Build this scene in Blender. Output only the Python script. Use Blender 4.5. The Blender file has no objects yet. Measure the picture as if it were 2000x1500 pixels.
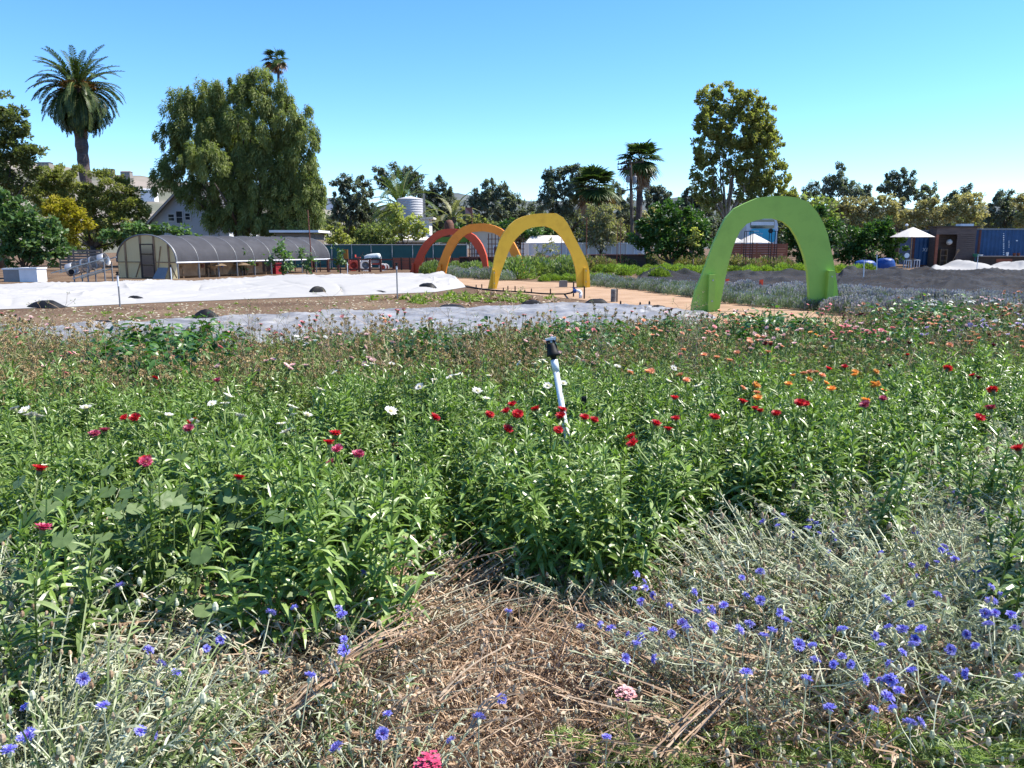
import bpy, math, random
import numpy as np
from mathutils import Vector
R = np.random.RandomState(7)
random.seed(7)
SC = bpy.context.scene
COL = SC.collection
rad = math.radians

# ------------------------------------------------------------------ camera maths
CAM_H = 1.7
FPX = 1540.0                      # focal length in pixels of a 2000 px wide frame
PITCH = math.atan(269.0 / FPX)
CP, SP = math.cos(PITCH), math.sin(PITCH)

def ray(px, py):
    return np.array([px - 1000.0, FPX * CP - (py - 750.0) * SP, -FPX * SP - (py - 750.0) * CP])
def G(px, py, z=0.0):             # point seen at (px, py) that lies at height z
    d = ray(px, py); t = (z - CAM_H) / d[2]
    return np.array([d[0] * t, d[1] * t, z])
def at(px, py, Y):                # point seen at (px, py) at depth Y
    d = ray(px, py); t = Y / d[1]
    return np.array([d[0] * t, Y, CAM_H + d[2] * t])
def pix(x, y, z):
    dz = z - CAM_H
    f = y * CP - dz * SP; u = y * SP + dz * CP
    return 1000 + FPX * x / f, 750 - FPX * u / f
def mpp(Y):
    return Y / 1562.0

# ------------------------------------------------------------------ tagging
def tag(o, label=None, cat=None, group=None, kind=None):
    if label: o['label'] = label
    if cat: o['category'] = cat
    if group: o['group'] = group
    if kind: o['kind'] = kind
    return o
def thing(name, loc, label, cat, group=None, rz=0.0):
    o = bpy.data.objects.new(name, None); COL.objects.link(o)
    o.location = [float(v) for v in loc]; o.rotation_euler = (0, 0, rz)
    o.empty_display_size = 0.2
    return tag(o, label, cat, group)
def origin(o):
    v = np.zeros(3)
    while o is not None:
        v += np.array(o.location); o = o.parent
    return v
def copy_tree(root, loc, rz=0.0, sc=1.0, label=None, group=None):
    r = root.copy(); COL.objects.link(r)
    r.location = [float(v) for v in loc]; r.rotation_euler = (0, 0, rz); r.scale = (sc, sc, sc)
    if label: r['label'] = label
    if group: r['group'] = group
    for ch in list(root.children):
        c = ch.copy(); COL.objects.link(c); c.parent = r
        for g in ch.children:
            d = g.copy(); COL.objects.link(d); d.parent = c
    return r

# ------------------------------------------------------------------ numpy geometry
def unit(v):
    v = np.asarray(v, float)
    return v / np.maximum(np.linalg.norm(v, axis=-1, keepdims=True), 1e-9)

class GB:
    """collects numpy quads and triangles, links them as ONE mesh object"""
    def __init__(s):
        s.V = []; s.Q = []; s.T = []; s.n = 0; s.rq = []; s.rt = []; s.mq = []; s.mt = []
    def add(s, V, Q=None, T=None, rnd=None, mi=0):
        V = np.asarray(V, float).reshape(-1, 3); s.V.append(V)
        if Q is not None and len(Q):
            Q = np.asarray(Q, int).reshape(-1, 4); s.Q.append(Q + s.n)
            s.rq.append(np.full(len(Q), R.rand()) if rnd is None else np.broadcast_to(np.asarray(rnd, float), (len(Q),)))
            s.mq.append(np.full(len(Q), mi))
        if T is not None and len(T):
            T = np.asarray(T, int).reshape(-1, 3); s.T.append(T + s.n)
            s.rt.append(np.full(len(T), R.rand()) if rnd is None or np.ndim(rnd) else np.full(len(T), rnd))
            s.mt.append(np.full(len(T), mi))
        s.n += len(V)
    # ---- hard shapes
    def box(s, c, size, rz=0.0, rx=0.0, ry=0.0, mi=0):
        h = np.array(size) / 2.0
        V = np.array([[x, y, z] for x in (-1, 1) for y in (-1, 1) for z in (-1, 1)]) * h
        if rx: a, b = math.cos(rx), math.sin(rx); V = V @ np.array([[1, 0, 0], [0, a, -b], [0, b, a]]).T
        if ry: a, b = math.cos(ry), math.sin(ry); V = V @ np.array([[a, 0, b], [0, 1, 0], [-b, 0, a]]).T
        if rz: a, b = math.cos(rz), math.sin(rz); V = V @ np.array([[a, -b, 0], [b, a, 0], [0, 0, 1]]).T
        Q = [[0, 1, 3, 2], [4, 6, 7, 5], [0, 4, 5, 1], [2, 3, 7, 6], [0, 2, 6, 4], [1, 5, 7, 3]]
        s.add(V + np.array(c), Q, mi=mi)
    def bar(s, a, b, w, d=None, mi=0):
        a = np.array(a, float); b = np.array(b, float); d = d or w
        t = unit(b - a); u = np.array([0, 0, 1.0]) if abs(t[2]) < .9 else np.array([0, 1.0, 0])
        x = unit(np.cross(t, u)); y = np.cross(x, t)
        V = []
        for p in (a, b):
            for i, j in ((-1, -1), (1, -1), (1, 1), (-1, 1)): V.append(p + x * i * w / 2 + y * j * d / 2)
        s.add(V, [[0, 3, 2, 1], [4, 5, 6, 7], [0, 1, 5, 4], [1, 2, 6, 5], [2, 3, 7, 6], [3, 0, 4, 7]], mi=mi)
    def tube(s, pts, r, n=8, cap=True, mi=0):
        pts = np.array(pts, float); k = len(pts); r = np.broadcast_to(np.asarray(r, float), (k,))
        V = np.zeros((k, n, 3)); ref = None
        for i in range(k):
            t = unit(pts[min(i + 1, k - 1)] - pts[max(i - 1, 0)])
            if ref is None: ref = np.array([1.0, 0, 0]) if abs(t[0]) < .9 else np.array([0, 1.0, 0])
            x = unit(ref - t * np.dot(ref, t)); y = np.cross(t, x); ref = x
            for j in range(n):
                a = 2 * math.pi * j / n; V[i, j] = pts[i] + r[i] * (x * math.cos(a) + y * math.sin(a))
        Q = [[i * n + j, i * n + (j + 1) % n, (i + 1) * n + (j + 1) % n, (i + 1) * n + j] for i in range(k - 1) for j in range(n)]
        V = V.reshape(-1, 3); T = []
        if cap:
            V = np.vstack([V, pts[:1], pts[-1:]]); m = k * n
            for j in range(n):
                T.append([m, (j + 1) % n, j]); T.append([m + 1, (k - 1) * n + j, (k - 1) * n + (j + 1) % n])
        s.add(V, Q, T, mi=mi)
    def lathe(s, c, prof, n=16, axis=None, mi=0):      # prof: (radius, height) pairs
        c = np.array(c, float); k = len(prof)
        ax = unit(np.array(axis if axis is not None else (0, 0, 1.0)))
        x = unit(np.cross(ax, (0, 1, 0) if abs(ax[1]) < .9 else (1, 0, 0))); y = np.cross(ax, x)
        V = [c + ax * h + r * (x * math.cos(2 * math.pi * j / n) + y * math.sin(2 * math.pi * j / n)) for r, h in prof for j in range(n)]
        Q = [[i * n + j, i * n + (j + 1) % n, (i + 1) * n + (j + 1) % n, (i + 1) * n + j] for i in range(k - 1) for j in range(n)]
        s.add(V, Q, mi=mi)
    def poly(s, pts, mi=0):                            # fan polygon (convex)
        s.add(pts, T=[[0, i, i + 1] for i in range(1, len(pts) - 1)], mi=mi)
    def arch(s, outer, inner, thick, mi=0):            # two matching polylines -> solid band
        o = np.array(outer); i = np.array(inner); k = len(o)
        nrm = np.array(thick, float)
        V = np.vstack([o - nrm / 2, i - nrm / 2, o + nrm / 2, i + nrm / 2]); Q = []
        for a in range(k - 1):
            b = a + 1
            Q += [[a, b, k + b, k + a], [2 * k + a, 3 * k + a, 3 * k + b, 2 * k + b], [a, 2 * k + a, 2 * k + b, b], [k + a, k + b, 3 * k + b, 3 * k + a]]
        Q += [[0, k, 3 * k, 2 * k], [k - 1, 3 * k - 1, 4 * k - 1, 2 * k - 1][::1]]
        Q[-1] = [k - 1, 3 * k - 1, 4 * k - 1, 2 * k - 1]
        s.add(V, Q, mi=mi)
    # ---- vegetation
    def leaves(s, base, d, up, L, W, bend=0.0, seg=3, fold=0.0, prof=None, rnd=None, mi=0):
        base = np.asarray(base, float); n = len(base)
        if n == 0: return
        d = unit(d); L = np.broadcast_to(L, (n,)); W = np.broadcast_to(W, (n,)); bend = np.broadcast_to(bend, (n,))
        side = unit(np.cross(d, up)); nn = np.cross(side, d)
        t = np.linspace(0, 1, seg + 1)
        if prof is None: prof = np.interp(t, [0, .15, .45, .75, 1], [.3, .75, 1, .7, .04])
        cen = base[:, None, :] + d[:, None, :] * (L[:, None] * t)[..., None] - np.array([0, 0, 1.0]) * ((bend * L)[:, None] * t ** 2)[..., None]
        hw = (W[:, None] * np.asarray(prof) / 2)[..., None]
        l = cen - side[:, None, :] * hw; r = cen + side[:, None, :] * hw
        rn = R.rand(n) if rnd is None else np.broadcast_to(rnd, (n,))
        k = seg + 1
        if fold > 0:
            up_ = nn[:, None, :] * hw * fold
            V = np.stack([l + up_, cen, r + up_], 2).reshape(-1, 3)
            loc = np.array([[3 * i, 3 * i + 1, 3 * i + 4, 3 * i + 3] for i in range(seg)] + [[3 * i + 1, 3 * i + 2, 3 * i + 5, 3 * i + 4] for i in range(seg)])
            Q = (np.arange(n)[:, None, None] * 3 * k + loc[None]).reshape(-1, 4); m = 2 * seg
        else:
            V = np.stack([l, r], 2).reshape(-1, 3)
            loc = np.array([[2 * i, 2 * i + 1, 2 * i + 3, 2 * i + 2] for i in range(seg)])
            Q = (np.arange(n)[:, None, None] * 2 * k + loc[None]).reshape(-1, 4); m = seg
        s.add(V, Q, rnd=np.repeat(rn, m), mi=mi)
    def cards(s, c, d, up, L, W, rnd=None, mi=0):      # one lozenge leaf each
        c = np.asarray(c, float); n = len(c)
        d = unit(d); side = unit(np.cross(d, up)); L = np.broadcast_to(L, (n,))[:, None]; W = np.broadcast_to(W, (n,))[:, None]
        V = np.stack([c - d * L / 2, c + side * W / 2 - d * L * .08, c + d * L / 2, c - side * W / 2 - d * L * .08], 1).reshape(-1, 3)
        Q = np.arange(n * 4).reshape(n, 4)
        s.add(V, Q, rnd=R.rand(n) if rnd is None else rnd, mi=mi)
    def stems(s, P, rad_, rnd=None, mi=0):             # P (n,k,3) polylines -> three sided tubes
        P = np.asarray(P, float); n, k, _ = P.shape
        rad_ = np.broadcast_to(rad_, (n, k))
        t = unit(np.gradient(P, axis=1)); x = unit(np.cross(t, np.array([.31, .95, .05]))); y = np.cross(t, x)
        ang = [0, 2.094, 4.189]
        V = np.stack([P + rad_[..., None] * (x * math.cos(a) + y * math.sin(a)) for a in ang], 2).reshape(-1, 3)
        loc = np.array([[3 * i + j, 3 * i + (j + 1) % 3, 3 * i + 3 + (j + 1) % 3, 3 * i + 3 + j] for i in range(k - 1) for j in range(3)])
        Q = (np.arange(n)[:, None, None] * 3 * k + loc[None]).reshape(-1, 4)
        s.add(V, Q, rnd=np.repeat(R.rand(n) if rnd is None else np.broadcast_to(rnd, (n,)), len(loc)), mi=mi)
    # ---- output
    def build(s, name, mats, parent=None, loc=None, smooth=False):
        me = bpy.data.meshes.new(name)
        V = np.vstack(s.V) if s.V else np.zeros((0, 3))
        org = origin(parent) if parent is not None else np.zeros(3)
        if loc is not None and parent is None: org = np.array(loc, float)
        V = V - org
        Q = np.vstack(s.Q) if s.Q else np.zeros((0, 4), int); T = np.vstack(s.T) if s.T else np.zeros((0, 3), int)
        nq, nt = len(Q), len(T)
        me.vertices.add(len(V)); me.vertices.foreach_set('co', V.astype(np.float32).ravel())
        me.loops.add(nq * 4 + nt * 3); me.loops.foreach_set('vertex_index', np.concatenate([Q.ravel(), T.ravel()]).astype(np.int32))
        me.polygons.add(nq + nt)
        st = np.concatenate([np.arange(nq) * 4, nq * 4 + np.arange(nt) * 3]).astype(np.int32)
        me.polygons.foreach_set('loop_start', st)
        me.polygons.foreach_set('material_index', np.concatenate(s.mq + s.mt + [np.zeros(0)]).astype(np.int32))
        me.polygons.foreach_set('use_smooth', np.full(nq + nt, smooth))
        me.update(calc_edges=True)
        a = me.attributes.new('rnd', 'FLOAT', 'FACE'); a.data.foreach_set('value', np.concatenate(s.rq + s.rt + [np.zeros(0)]).astype(np.float32))
        for m in (mats if isinstance(mats, (list, tuple)) else [mats]): me.materials.append(m)
        o = bpy.data.objects.new(name, me); COL.objects.link(o)
        if parent is not None: o.parent = parent
        elif loc is not None: o.location = [float(v) for v in loc]
        return o

_pm = R.rand(256, 256)
def noise(x, y):
    x = np.asarray(x, float); y = np.asarray(y, float)
    xi = np.floor(x).astype(int); yi = np.floor(y).astype(int); fx = x - xi; fy = y - yi
    fx = fx * fx * (3 - 2 * fx); fy = fy * fy * (3 - 2 * fy)
    g = lambda a, b: _pm[a % 256, b % 256]
    return (g(xi, yi) * (1 - fx) + g(xi + 1, yi) * fx) * (1 - fy) + (g(xi, yi + 1) * (1 - fx) + g(xi + 1, yi + 1) * fx) * fy
def fbm(x, y, o=4):
    v = 0; a = .5
    for i in range(o): v = v + a * noise(x * 2 ** i + 17 * i, y * 2 ** i + 31 * i); a *= .5
    return v
def creases(V, seed, n, ang, da, ln, wd, amp):
    # sharp fabric folds: short ridges and valleys in the ground plane
    rs = np.random.RandomState(seed); x, y = V[..., 0], V[..., 1]; h = np.zeros_like(x); ny, nx = x.shape
    for _ in range(n):
        j, i = rs.randint(ny), rs.randint(nx); a = ang + rs.randn() * da; c, s = math.cos(a), math.sin(a); L = rs.uniform(*ln); w = rs.uniform(*wd)
        dx, dy = x - x[j, i], y - y[j, i]; t = dx * c + dy * s; d = -dx * s + dy * c + .12 * np.sin(t * 1.3 + rs.rand() * 6)
        h += rs.uniform(.4, 1) * (1 if rs.rand() < .62 else -1) * amp * np.exp(-np.abs(d) / w) * np.clip(1 - (np.abs(t) / L) ** 2, 0, 1)
    return h
def rdir(n):
    v = R.normal(size=(n, 3)); return unit(v)

# ------------------------------------------------------------------ materials
def _nt(name):
    m = bpy.data.materials.new(name); m.use_nodes = True; nt = m.node_tree
    for n in list(nt.nodes): nt.nodes.remove(n)
    return m, nt, nt.nodes, nt.links
def _ramp(nodes, cols):
    r = nodes.new('ShaderNodeValToRGB'); e = r.color_ramp.elements
    while len(e) > 1: e.remove(e[-1])
    for i, (p, c) in enumerate(cols):
        el = e[0] if i == 0 else e.new(p)
        el.position = p; el.color = (*c, 1)
    return r
def leafmat(name, cols, trans=.35, rough=.5, spec=.35, objvar=.25, tcol=(1.15, 1.35, .55)):
    m, nt, N, L = _nt(name)
    a = N.new('ShaderNodeAttribute'); a.attribute_name = 'rnd'
    k = len(cols); r = _ramp(N, [(i / max(k - 1, 1), c) for i, c in enumerate(cols)])
    L.new(a.outputs['Fac'], r.inputs['Fac'])
    oi = N.new('ShaderNodeObjectInfo'); mr = N.new('ShaderNodeMapRange')
    mr.inputs['To Min'].default_value = 1 - objvar; mr.inputs['To Max'].default_value = 1 + objvar
    L.new(oi.outputs['Random'], mr.inputs['Value'])
    hs = N.new('ShaderNodeHueSaturation'); L.new(r.outputs['Color'], hs.inputs['Color']); L.new(mr.outputs['Result'], hs.inputs['Value'])
    p = N.new('ShaderNodeBsdfPrincipled'); p.inputs['Roughness'].default_value = rough; p.inputs['Specular IOR Level'].default_value = spec
    L.new(hs.outputs['Color'], p.inputs['Base Color'])
    out = N.new('ShaderNodeOutputMaterial')
    if trans > 0:
        t = N.new('ShaderNodeBsdfTranslucent'); mx = N.new('ShaderNodeMix'); mx.data_type = 'RGBA'; mx.blend_type = 'MULTIPLY'
        mx.inputs['Factor'].default_value = 1; L.new(hs.outputs['Color'], mx.inputs['A']); mx.inputs['B'].default_value = (*tcol, 1)
        L.new(mx.outputs['Result'], t.inputs['Color'])
        ms = N.new('ShaderNodeMixShader'); ms.inputs['Fac'].default_value = trans
        L.new(p.outputs[0], ms.inputs[1]); L.new(t.outputs[0], ms.inputs[2]); L.new(ms.outputs[0], out.inputs['Surface'])
    else: L.new(p.outputs[0], out.inputs['Surface'])
    return m
def mat(name, col, rough=.7, spec=.3, metal=0.0, col2=None, scale=3.0, detail=6, bump=0.0, bscale=None, trans=0.0, alpha=None, bdist=.02, stretch=None, ramp=(.35, .65)):
    """procedural: two colours over an object-space noise, optional bump, translucency and see-through weave"""
    m, nt, N, L = _nt(name)
    if col2 is not None: col2 = tuple(c * .62 for c in col2)
    col = tuple(c * .62 for c in col)
    p = N.new('ShaderNodeBsdfPrincipled'); out = N.new('ShaderNodeOutputMaterial')
    p.inputs['Roughness'].default_value = rough; p.inputs['Specular IOR Level'].default_value = spec; p.inputs['Metallic'].default_value = metal
    tc = N.new('ShaderNodeTexCoord'); mp = N.new('ShaderNodeMapping'); L.new(tc.outputs['Object'], mp.inputs['Vector'])
    if stretch: mp.inputs['Scale'].default_value = stretch
    nz = N.new('ShaderNodeTexNoise'); nz.inputs['Scale'].default_value = scale; nz.inputs['Detail'].default_value = detail; nz.inputs['Roughness'].default_value = .6
    L.new(mp.outputs['Vector'], nz.inputs['Vector'])
    c2 = col2 if col2 is not None else tuple(c * .86 for c in col)
    r = _ramp(N, [(ramp[0], c2), (ramp[1], col)]); L.new(nz.outputs['Fac'], r.inputs['Fac']); L.new(r.outputs['Color'], p.inputs['Base Color'])
    if bump:
        b = N.new('ShaderNodeBump'); b.inputs['Strength'].default_value = bump; b.inputs['Distance'].default_value = bdist
        n2 = N.new('ShaderNodeTexNoise'); n2.inputs['Scale'].default_value = bscale or scale * 4; n2.inputs['Detail'].default_value = 5
        L.new(mp.outputs['Vector'], n2.inputs['Vector']); L.new(n2.outputs['Fac'], b.inputs['Height']); L.new(b.outputs['Normal'], p.inputs['Normal'])
    sh = p.outputs[0]
    if trans:
        t = N.new('ShaderNodeBsdfTranslucent'); L.new(r.outputs['Color'], t.inputs['Color'])
        ms = N.new('ShaderNodeMixShader'); ms.inputs['Fac'].default_value = trans; L.new(sh, ms.inputs[1]); L.new(t.outputs[0], ms.inputs[2]); sh = ms.outputs[0]
    if alpha is not None:
        t = N.new('ShaderNodeBsdfTransparent'); ms = N.new('ShaderNodeMixShader'); ms.inputs['Fac'].default_value = alpha
        L.new(t.outputs[0], ms.inputs[1]); L.new(sh, ms.inputs[2]); sh = ms.outputs[0]
    L.new(sh, out.inputs['Surface'])
    return m
def glassmat(name, col=(.04, .05, .06)):
    m, nt, N, L = _nt(name); p = N.new('ShaderNodeBsdfPrincipled'); out = N.new('ShaderNodeOutputMaterial')
    p.inputs['Base Color'].default_value = (*col, 1); p.inputs['Roughness'].default_value = .08; p.inputs['Specular IOR Level'].default_value = .8
    L.new(p.outputs[0], out.inputs['Surface']); return m

M = {}
M['bark'] = mat('bark', (.16, .12, .09), col2=(.07, .05, .04), scale=4, bump=.6, stretch=(1, 1, .25))
M['pale_bark'] = mat('pale_bark', (.42, .36, .30), col2=(.2, .16, .12), scale=3, bump=.3, stretch=(1, 1, .4))
M['palm_bark'] = mat('palm_bark', (.17, .13, .12), col2=(.07, .05, .045), scale=6, bump=.8, stretch=(.4, .4, 2))
M['wood_dark'] = mat('wood_dark', (.10, .065, .05), col2=(.05, .033, .026), scale=3, bump=.2, stretch=(.3, 1, 6))
M['wood_grey'] = mat('wood_grey', (.30, .26, .22), col2=(.18, .15, .13), scale=3, bump=.2, stretch=(.3, 1, 6))
M['wood_red'] = mat('wood_red', (.50, .16, .085), col2=(.32, .095, .055), scale=3, bump=.2, stretch=(.3, 1, 8))
M['wood_tan'] = mat('wood_tan', (.45, .30, .18), col2=(.3, .19, .11), scale=3)
M['rust'] = mat('rust', (.26, .09, .055), col2=(.14, .05, .04), scale=9)
M['steel'] = mat('steel', (.62, .63, .65), rough=.35, metal=.6, scale=5)
M['grey_metal'] = mat('grey_metal', (.34, .35, .37), rough=.5, metal=.2, scale=5)
M['black_plastic'] = mat('black_plastic', (.016, .016, .018), rough=.6, spec=.22, scale=5)
M['black_iron'] = mat('black_iron', (.03, .022, .022), rough=.6)
M['white_paint'] = mat('white_paint', (1.15, 1.16, 1.18), rough=.6, col2=(1.0, 1.01, 1.04), scale=2)
M['pvc'] = mat('pvc', (1.05, 1.10, 1.18), rough=.4, spec=.5, col2=(.9, .96, 1.04), scale=14)
M['concrete'] = mat('concrete', (.36, .33, .30), scale=8, bump=.3)
M['glass_dark'] = glassmat('glass_dark')
M['canvas'] = mat('canvas', (1.15, 1.10, 1.02), rough=.85, col2=(1.05, 1.0, .93), scale=2, trans=.28)
M['white_cover'] = mat('white_cover', (.60, .59, .575), rough=.9, spec=.1, col2=(.56, .55, .54), scale=1.3, bump=.4, bscale=3, bdist=.05, stretch=(.5, 1.6, 1), trans=.12)
M['mulch'] = mat('mulch', (.46, .45, .44), rough=.5, spec=.35, col2=(.22, .22, .23), scale=1.6, detail=10, bump=.8, bscale=4.5, bdist=.05, stretch=(1, 1, 1))
M['net'] = mat('net', (.066, .067, .073), rough=.85, spec=.15, col2=(.036, .037, .042), scale=.9, detail=4, alpha=.72, ramp=(.4, .7))
M['tarp_blue'] = mat('tarp_blue', (.02, .09, .36), rough=.45, scale=3)
M['tarp_red'] = mat('tarp_red', (.40, .03, .04), rough=.5)
# ================================================================== SETTING
def groundmat():
    m, nt, N, L = _nt('soil')
    p = N.new('ShaderNodeBsdfPrincipled'); out = N.new('ShaderNodeOutputMaterial'); p.inputs['Roughness'].default_value = .95; p.inputs['Specular IOR Level'].default_value = .1
    tc = N.new('ShaderNodeTexCoord')
    n1 = N.new('ShaderNodeTexNoise'); n1.inputs['Scale'].default_value = .35; n1.inputs['Detail'].default_value = 8; L.new(tc.outputs['Object'], n1.inputs['Vector'])
    n2 = N.new('ShaderNodeTexNoise'); n2.inputs['Scale'].default_value = 14; n2.inputs['Detail'].default_value = 8; L.new(tc.outputs['Object'], n2.inputs['Vector'])
    r1 = _ramp(N, [(.3, (.10, .062, .040)), (.55, (.17, .115, .075)), (.75, (.24, .17, .11))]); L.new(n1.outputs['Fac'], r1.inputs['Fac'])
    r2 = _ramp(N, [(.3, (.45, .45, .45)), (.7, (1.2, 1.2, 1.2))]); L.new(n2.outputs['Fac'], r2.inputs['Fac'])
    mx = N.new('ShaderNodeMix'); mx.data_type = 'RGBA'; mx.blend_type = 'MULTIPLY'; mx.inputs['Factor'].default_value = 1
    L.new(r1.outputs['Color'], mx.inputs['A']); L.new(r2.outputs['Color'], mx.inputs['B']); L.new(mx.outputs['Result'], p.inputs['Base Color'])
    b = N.new('ShaderNodeBump'); b.inputs['Strength'].default_value = .9; b.inputs['Distance'].default_value = .05; L.new(n2.outputs['Fac'], b.inputs['Height']); L.new(b.outputs['Normal'], p.inputs['Normal'])
    L.new(p.outputs[0], out.inputs['Surface']); return m
M['soil'] = groundmat()
M['path'] = mat('path', (.60, .41, .27), col2=(.45, .29, .18), rough=.95, spec=.1, scale=1.1, detail=10, bump=.35, bscale=60)

g = GB(); g.add([[-1500, -200, 0], [1500, -200, 0], [1500, 3000, 0], [-1500, 3000, 0]], [[0, 1, 2, 3]])
tag(g.build('ground', M['soil']), kind='structure')

def ribbon_mesh(A, B, nu, nv, z=.004):
    """sheet between two ground polylines (lists of xyz), resampled"""
    def rs(P, n):
        P = np.array(P, float); s = np.r_[0, np.cumsum(np.linalg.norm(np.diff(P, axis=0), axis=1))]; s /= s[-1]
        u = np.linspace(0, 1, n); return np.stack([np.interp(u, s, P[:, i]) for i in range(3)], 1)
    a = rs(A, nu); b = rs(B, nu); v = np.linspace(0, 1, nv)[:, None, None]
    V = a[None] * (1 - v) + b[None] * v; V[..., 2] += z
    return V
def grid_faces(nv, nu):
    i = np.arange(nv - 1)[:, None] * nu + np.arange(nu - 1)[None]
    return np.stack([i, i + 1, i + nu + 1, i + nu], -1).reshape(-1, 4)

lo = [G(905, 556), G(960, 568), G(1050, 577), G(1150, 588), G(1260, 600), G(1340, 612), G(1420, 640), G(1520, 668), G(1650, 690), G(1900, 700)]
hi = [G(885, 541), G(960, 546), G(1040, 551), G(1120, 553), G(1210, 563), G(1300, 574), G(1400, 585), G(1520, 600), G(1650, 612), G(1900, 640)]
V = ribbon_mesh(lo, hi, 60, 8); V[..., 2] += .012 * fbm(V[..., 0] * 1.5, V[..., 1] * 1.5)
g = GB(); g.add(V, grid_faces(8, 60)); tag(g.build('dirt_path', M['path'], smooth=True), kind='structure')

# hills beyond the trees
def hill(name, prof, D, depth, m, rough=6.0):
    px = np.array([p[0] for p in prof]); py = np.array([p[1] for p in prof])
    nx, ny = 160, 30
    xs = np.linspace(px[0], px[-1], nx); ys = np.interp(xs, px, py)
    X = (xs - 1000) * mpp(D); Z = np.maximum(np.array([at(0, q, D)[2] for q in ys]), 0)
    V = np.zeros((ny, nx, 3)); v = np.linspace(0, 1, ny)
    sh = np.interp(v, [0, .55, .7, 1], [0, .97, 1, .55]); sh = sh ** .9
    V[..., 0] = X[None]; V[..., 1] = D + (v[:, None] - .7) * depth; V[..., 2] = Z[None] * sh[:, None]
    V[..., 2] += (fbm(V[..., 0] / 22 + 9, V[..., 1] / 22) - .5) * rough * np.minimum(1, V[..., 2] / 12) * (v[:, None] < .6)
    V[..., 2] -= .3
    g = GB(); g.add(V, grid_faces(ny, nx)); return tag(g.build(name, m, smooth=True), kind='structure')
M['dry_hill'] = mat('dry_hill', (.40, .35, .31), col2=(.20, .21, .17), scale=.035, detail=9, rough=1, spec=0, ramp=(.38, .6))
M['hazy_hill'] = mat('hazy_hill', (.20, .22, .22), col2=(.11, .135, .145), scale=.03, detail=9, rough=1, spec=0)  # bluish grey: distance haze put into the far hill's colour
hill('hill', [(-900, 350), (-300, 322), (0, 314), (60, 316), (130, 321), (200, 335), (255, 343), (300, 347), (400, 362), (520, 374), (600, 385), (650, 396), (690, 425), (730, 462), (780, 480)], 380, 240, M['dry_hill'])
hill('far_hill', [(600, 470), (720, 420), (800, 395), (860, 384), (900, 382), (940, 390), (1000, 393), (1040, 396), (1060, 396), (1150, 398), (1250, 392), (1330, 387), (1400, 395), (1500, 400), (1700, 410), (2100, 400), (2600, 420)], 900, 420, M['hazy_hill'], 10)

# ================================================================== ROW COVERS AND SHEETS
def sheet(name, front, back, nu, nv, hf, m, label, cat, group=None, smooth=True):
    V = ribbon_mesh(front, back, nu, nv)
    u = np.linspace(0, 1, nu)[None].repeat(nv, 0); v = np.linspace(0, 1, nv)[:, None].repeat(nu, 1)
    V[..., 2] += hf(u, v, V)
    g = GB(); g.add(V, grid_faces(nv, nu))
    c = V.reshape(-1, 3).mean(0); c[2] = 0
    return tag(g.build(name, m, loc=c, smooth=smooth), label, cat, group)

def cover_h(u, v, V):
    x, y = V[..., 0], V[..., 1]
    edge = np.minimum(1, np.minimum(v, 1 - v) / .16) ** .6 * np.minimum(1, np.minimum(u + .02, 1 - u) / .03) ** .6
    amp = 1.15 * np.interp(u, [0, .12, .3, .42, .5, .62, .75, .84, .90, .96, 1], [.42, .40, .30, .26, .34, .50, .52, .40, .46, .42, .30])
    prof = np.sin(np.pi * np.clip(v, 0, 1)) ** .55 * (.9 + .25 * np.sin(v * 7 + u * 9))
    slow = .62 + .62 * fbm(u * 6, v * 1.2 + 3, 2)
    fold = creases(V, 21, 150, .72, .5, (.8, 3.6), (.05, .16), .105) + creases(V, 22, 60, 2.2, .5, (.4, 1.4), (.05, .12), .09)
    return np.maximum(.01, edge * (amp * prof * slow + fold))
front = [G(-260, 616), G(0, 605), G(140, 600), G(300, 592), G(480, 585), G(650, 579), G(850, 571), G(912, 561)]
back = [G(-260, 576), G(0, 569), G(140, 566), G(230, 562), G(330, 556), G(480, 549), G(560, 546), G(700, 545), G(790, 545), G(862, 548), G(886, 552)]
sheet('row_cover', front, back, 560, 110, cover_h, M['white_cover'], 'long white fabric row cover draped in folds over the bed left of the path', 'row cover')

def mulch_h(u, v, V):
    x, y = V[..., 0], V[..., 1]
    edge = np.minimum(1, np.minimum(v, 1 - v) / .08) * np.minimum(1, np.minimum(u, 1 - u) / .02)
    return .015 + edge * (creases(V, 31, 260, .35, .6, (.3, 1.6), (.025, .07), .05) + .02 + .06 * fbm(x * 2.6, y * 4.2, 4) + .05 * np.abs(np.sin(x * 2.2 + y * 1.5 + 7 * fbm(x * .7, y * .9))) ** 2)
mf = [G(-160, 700), G(0, 690), G(250, 680), G(500, 674), G(750, 668), G(1000, 664), G(1240, 654), G(1330, 640), G(1400, 622)]
mb = [G(-160, 652), G(0, 647), G(120, 641), G(300, 630), G(500, 619), G(700, 610), G(860, 605), G(1000, 600), G(1090, 594), G(1200, 598), G(1290, 606), G(1385, 616)]
sheet('plastic_mulch_sheet', mf, mb, 460, 90, mulch_h, M['mulch'], 'shiny grey plastic mulch sheet stretched over the bed between flowers and bare soil', 'plastic sheet')

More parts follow.
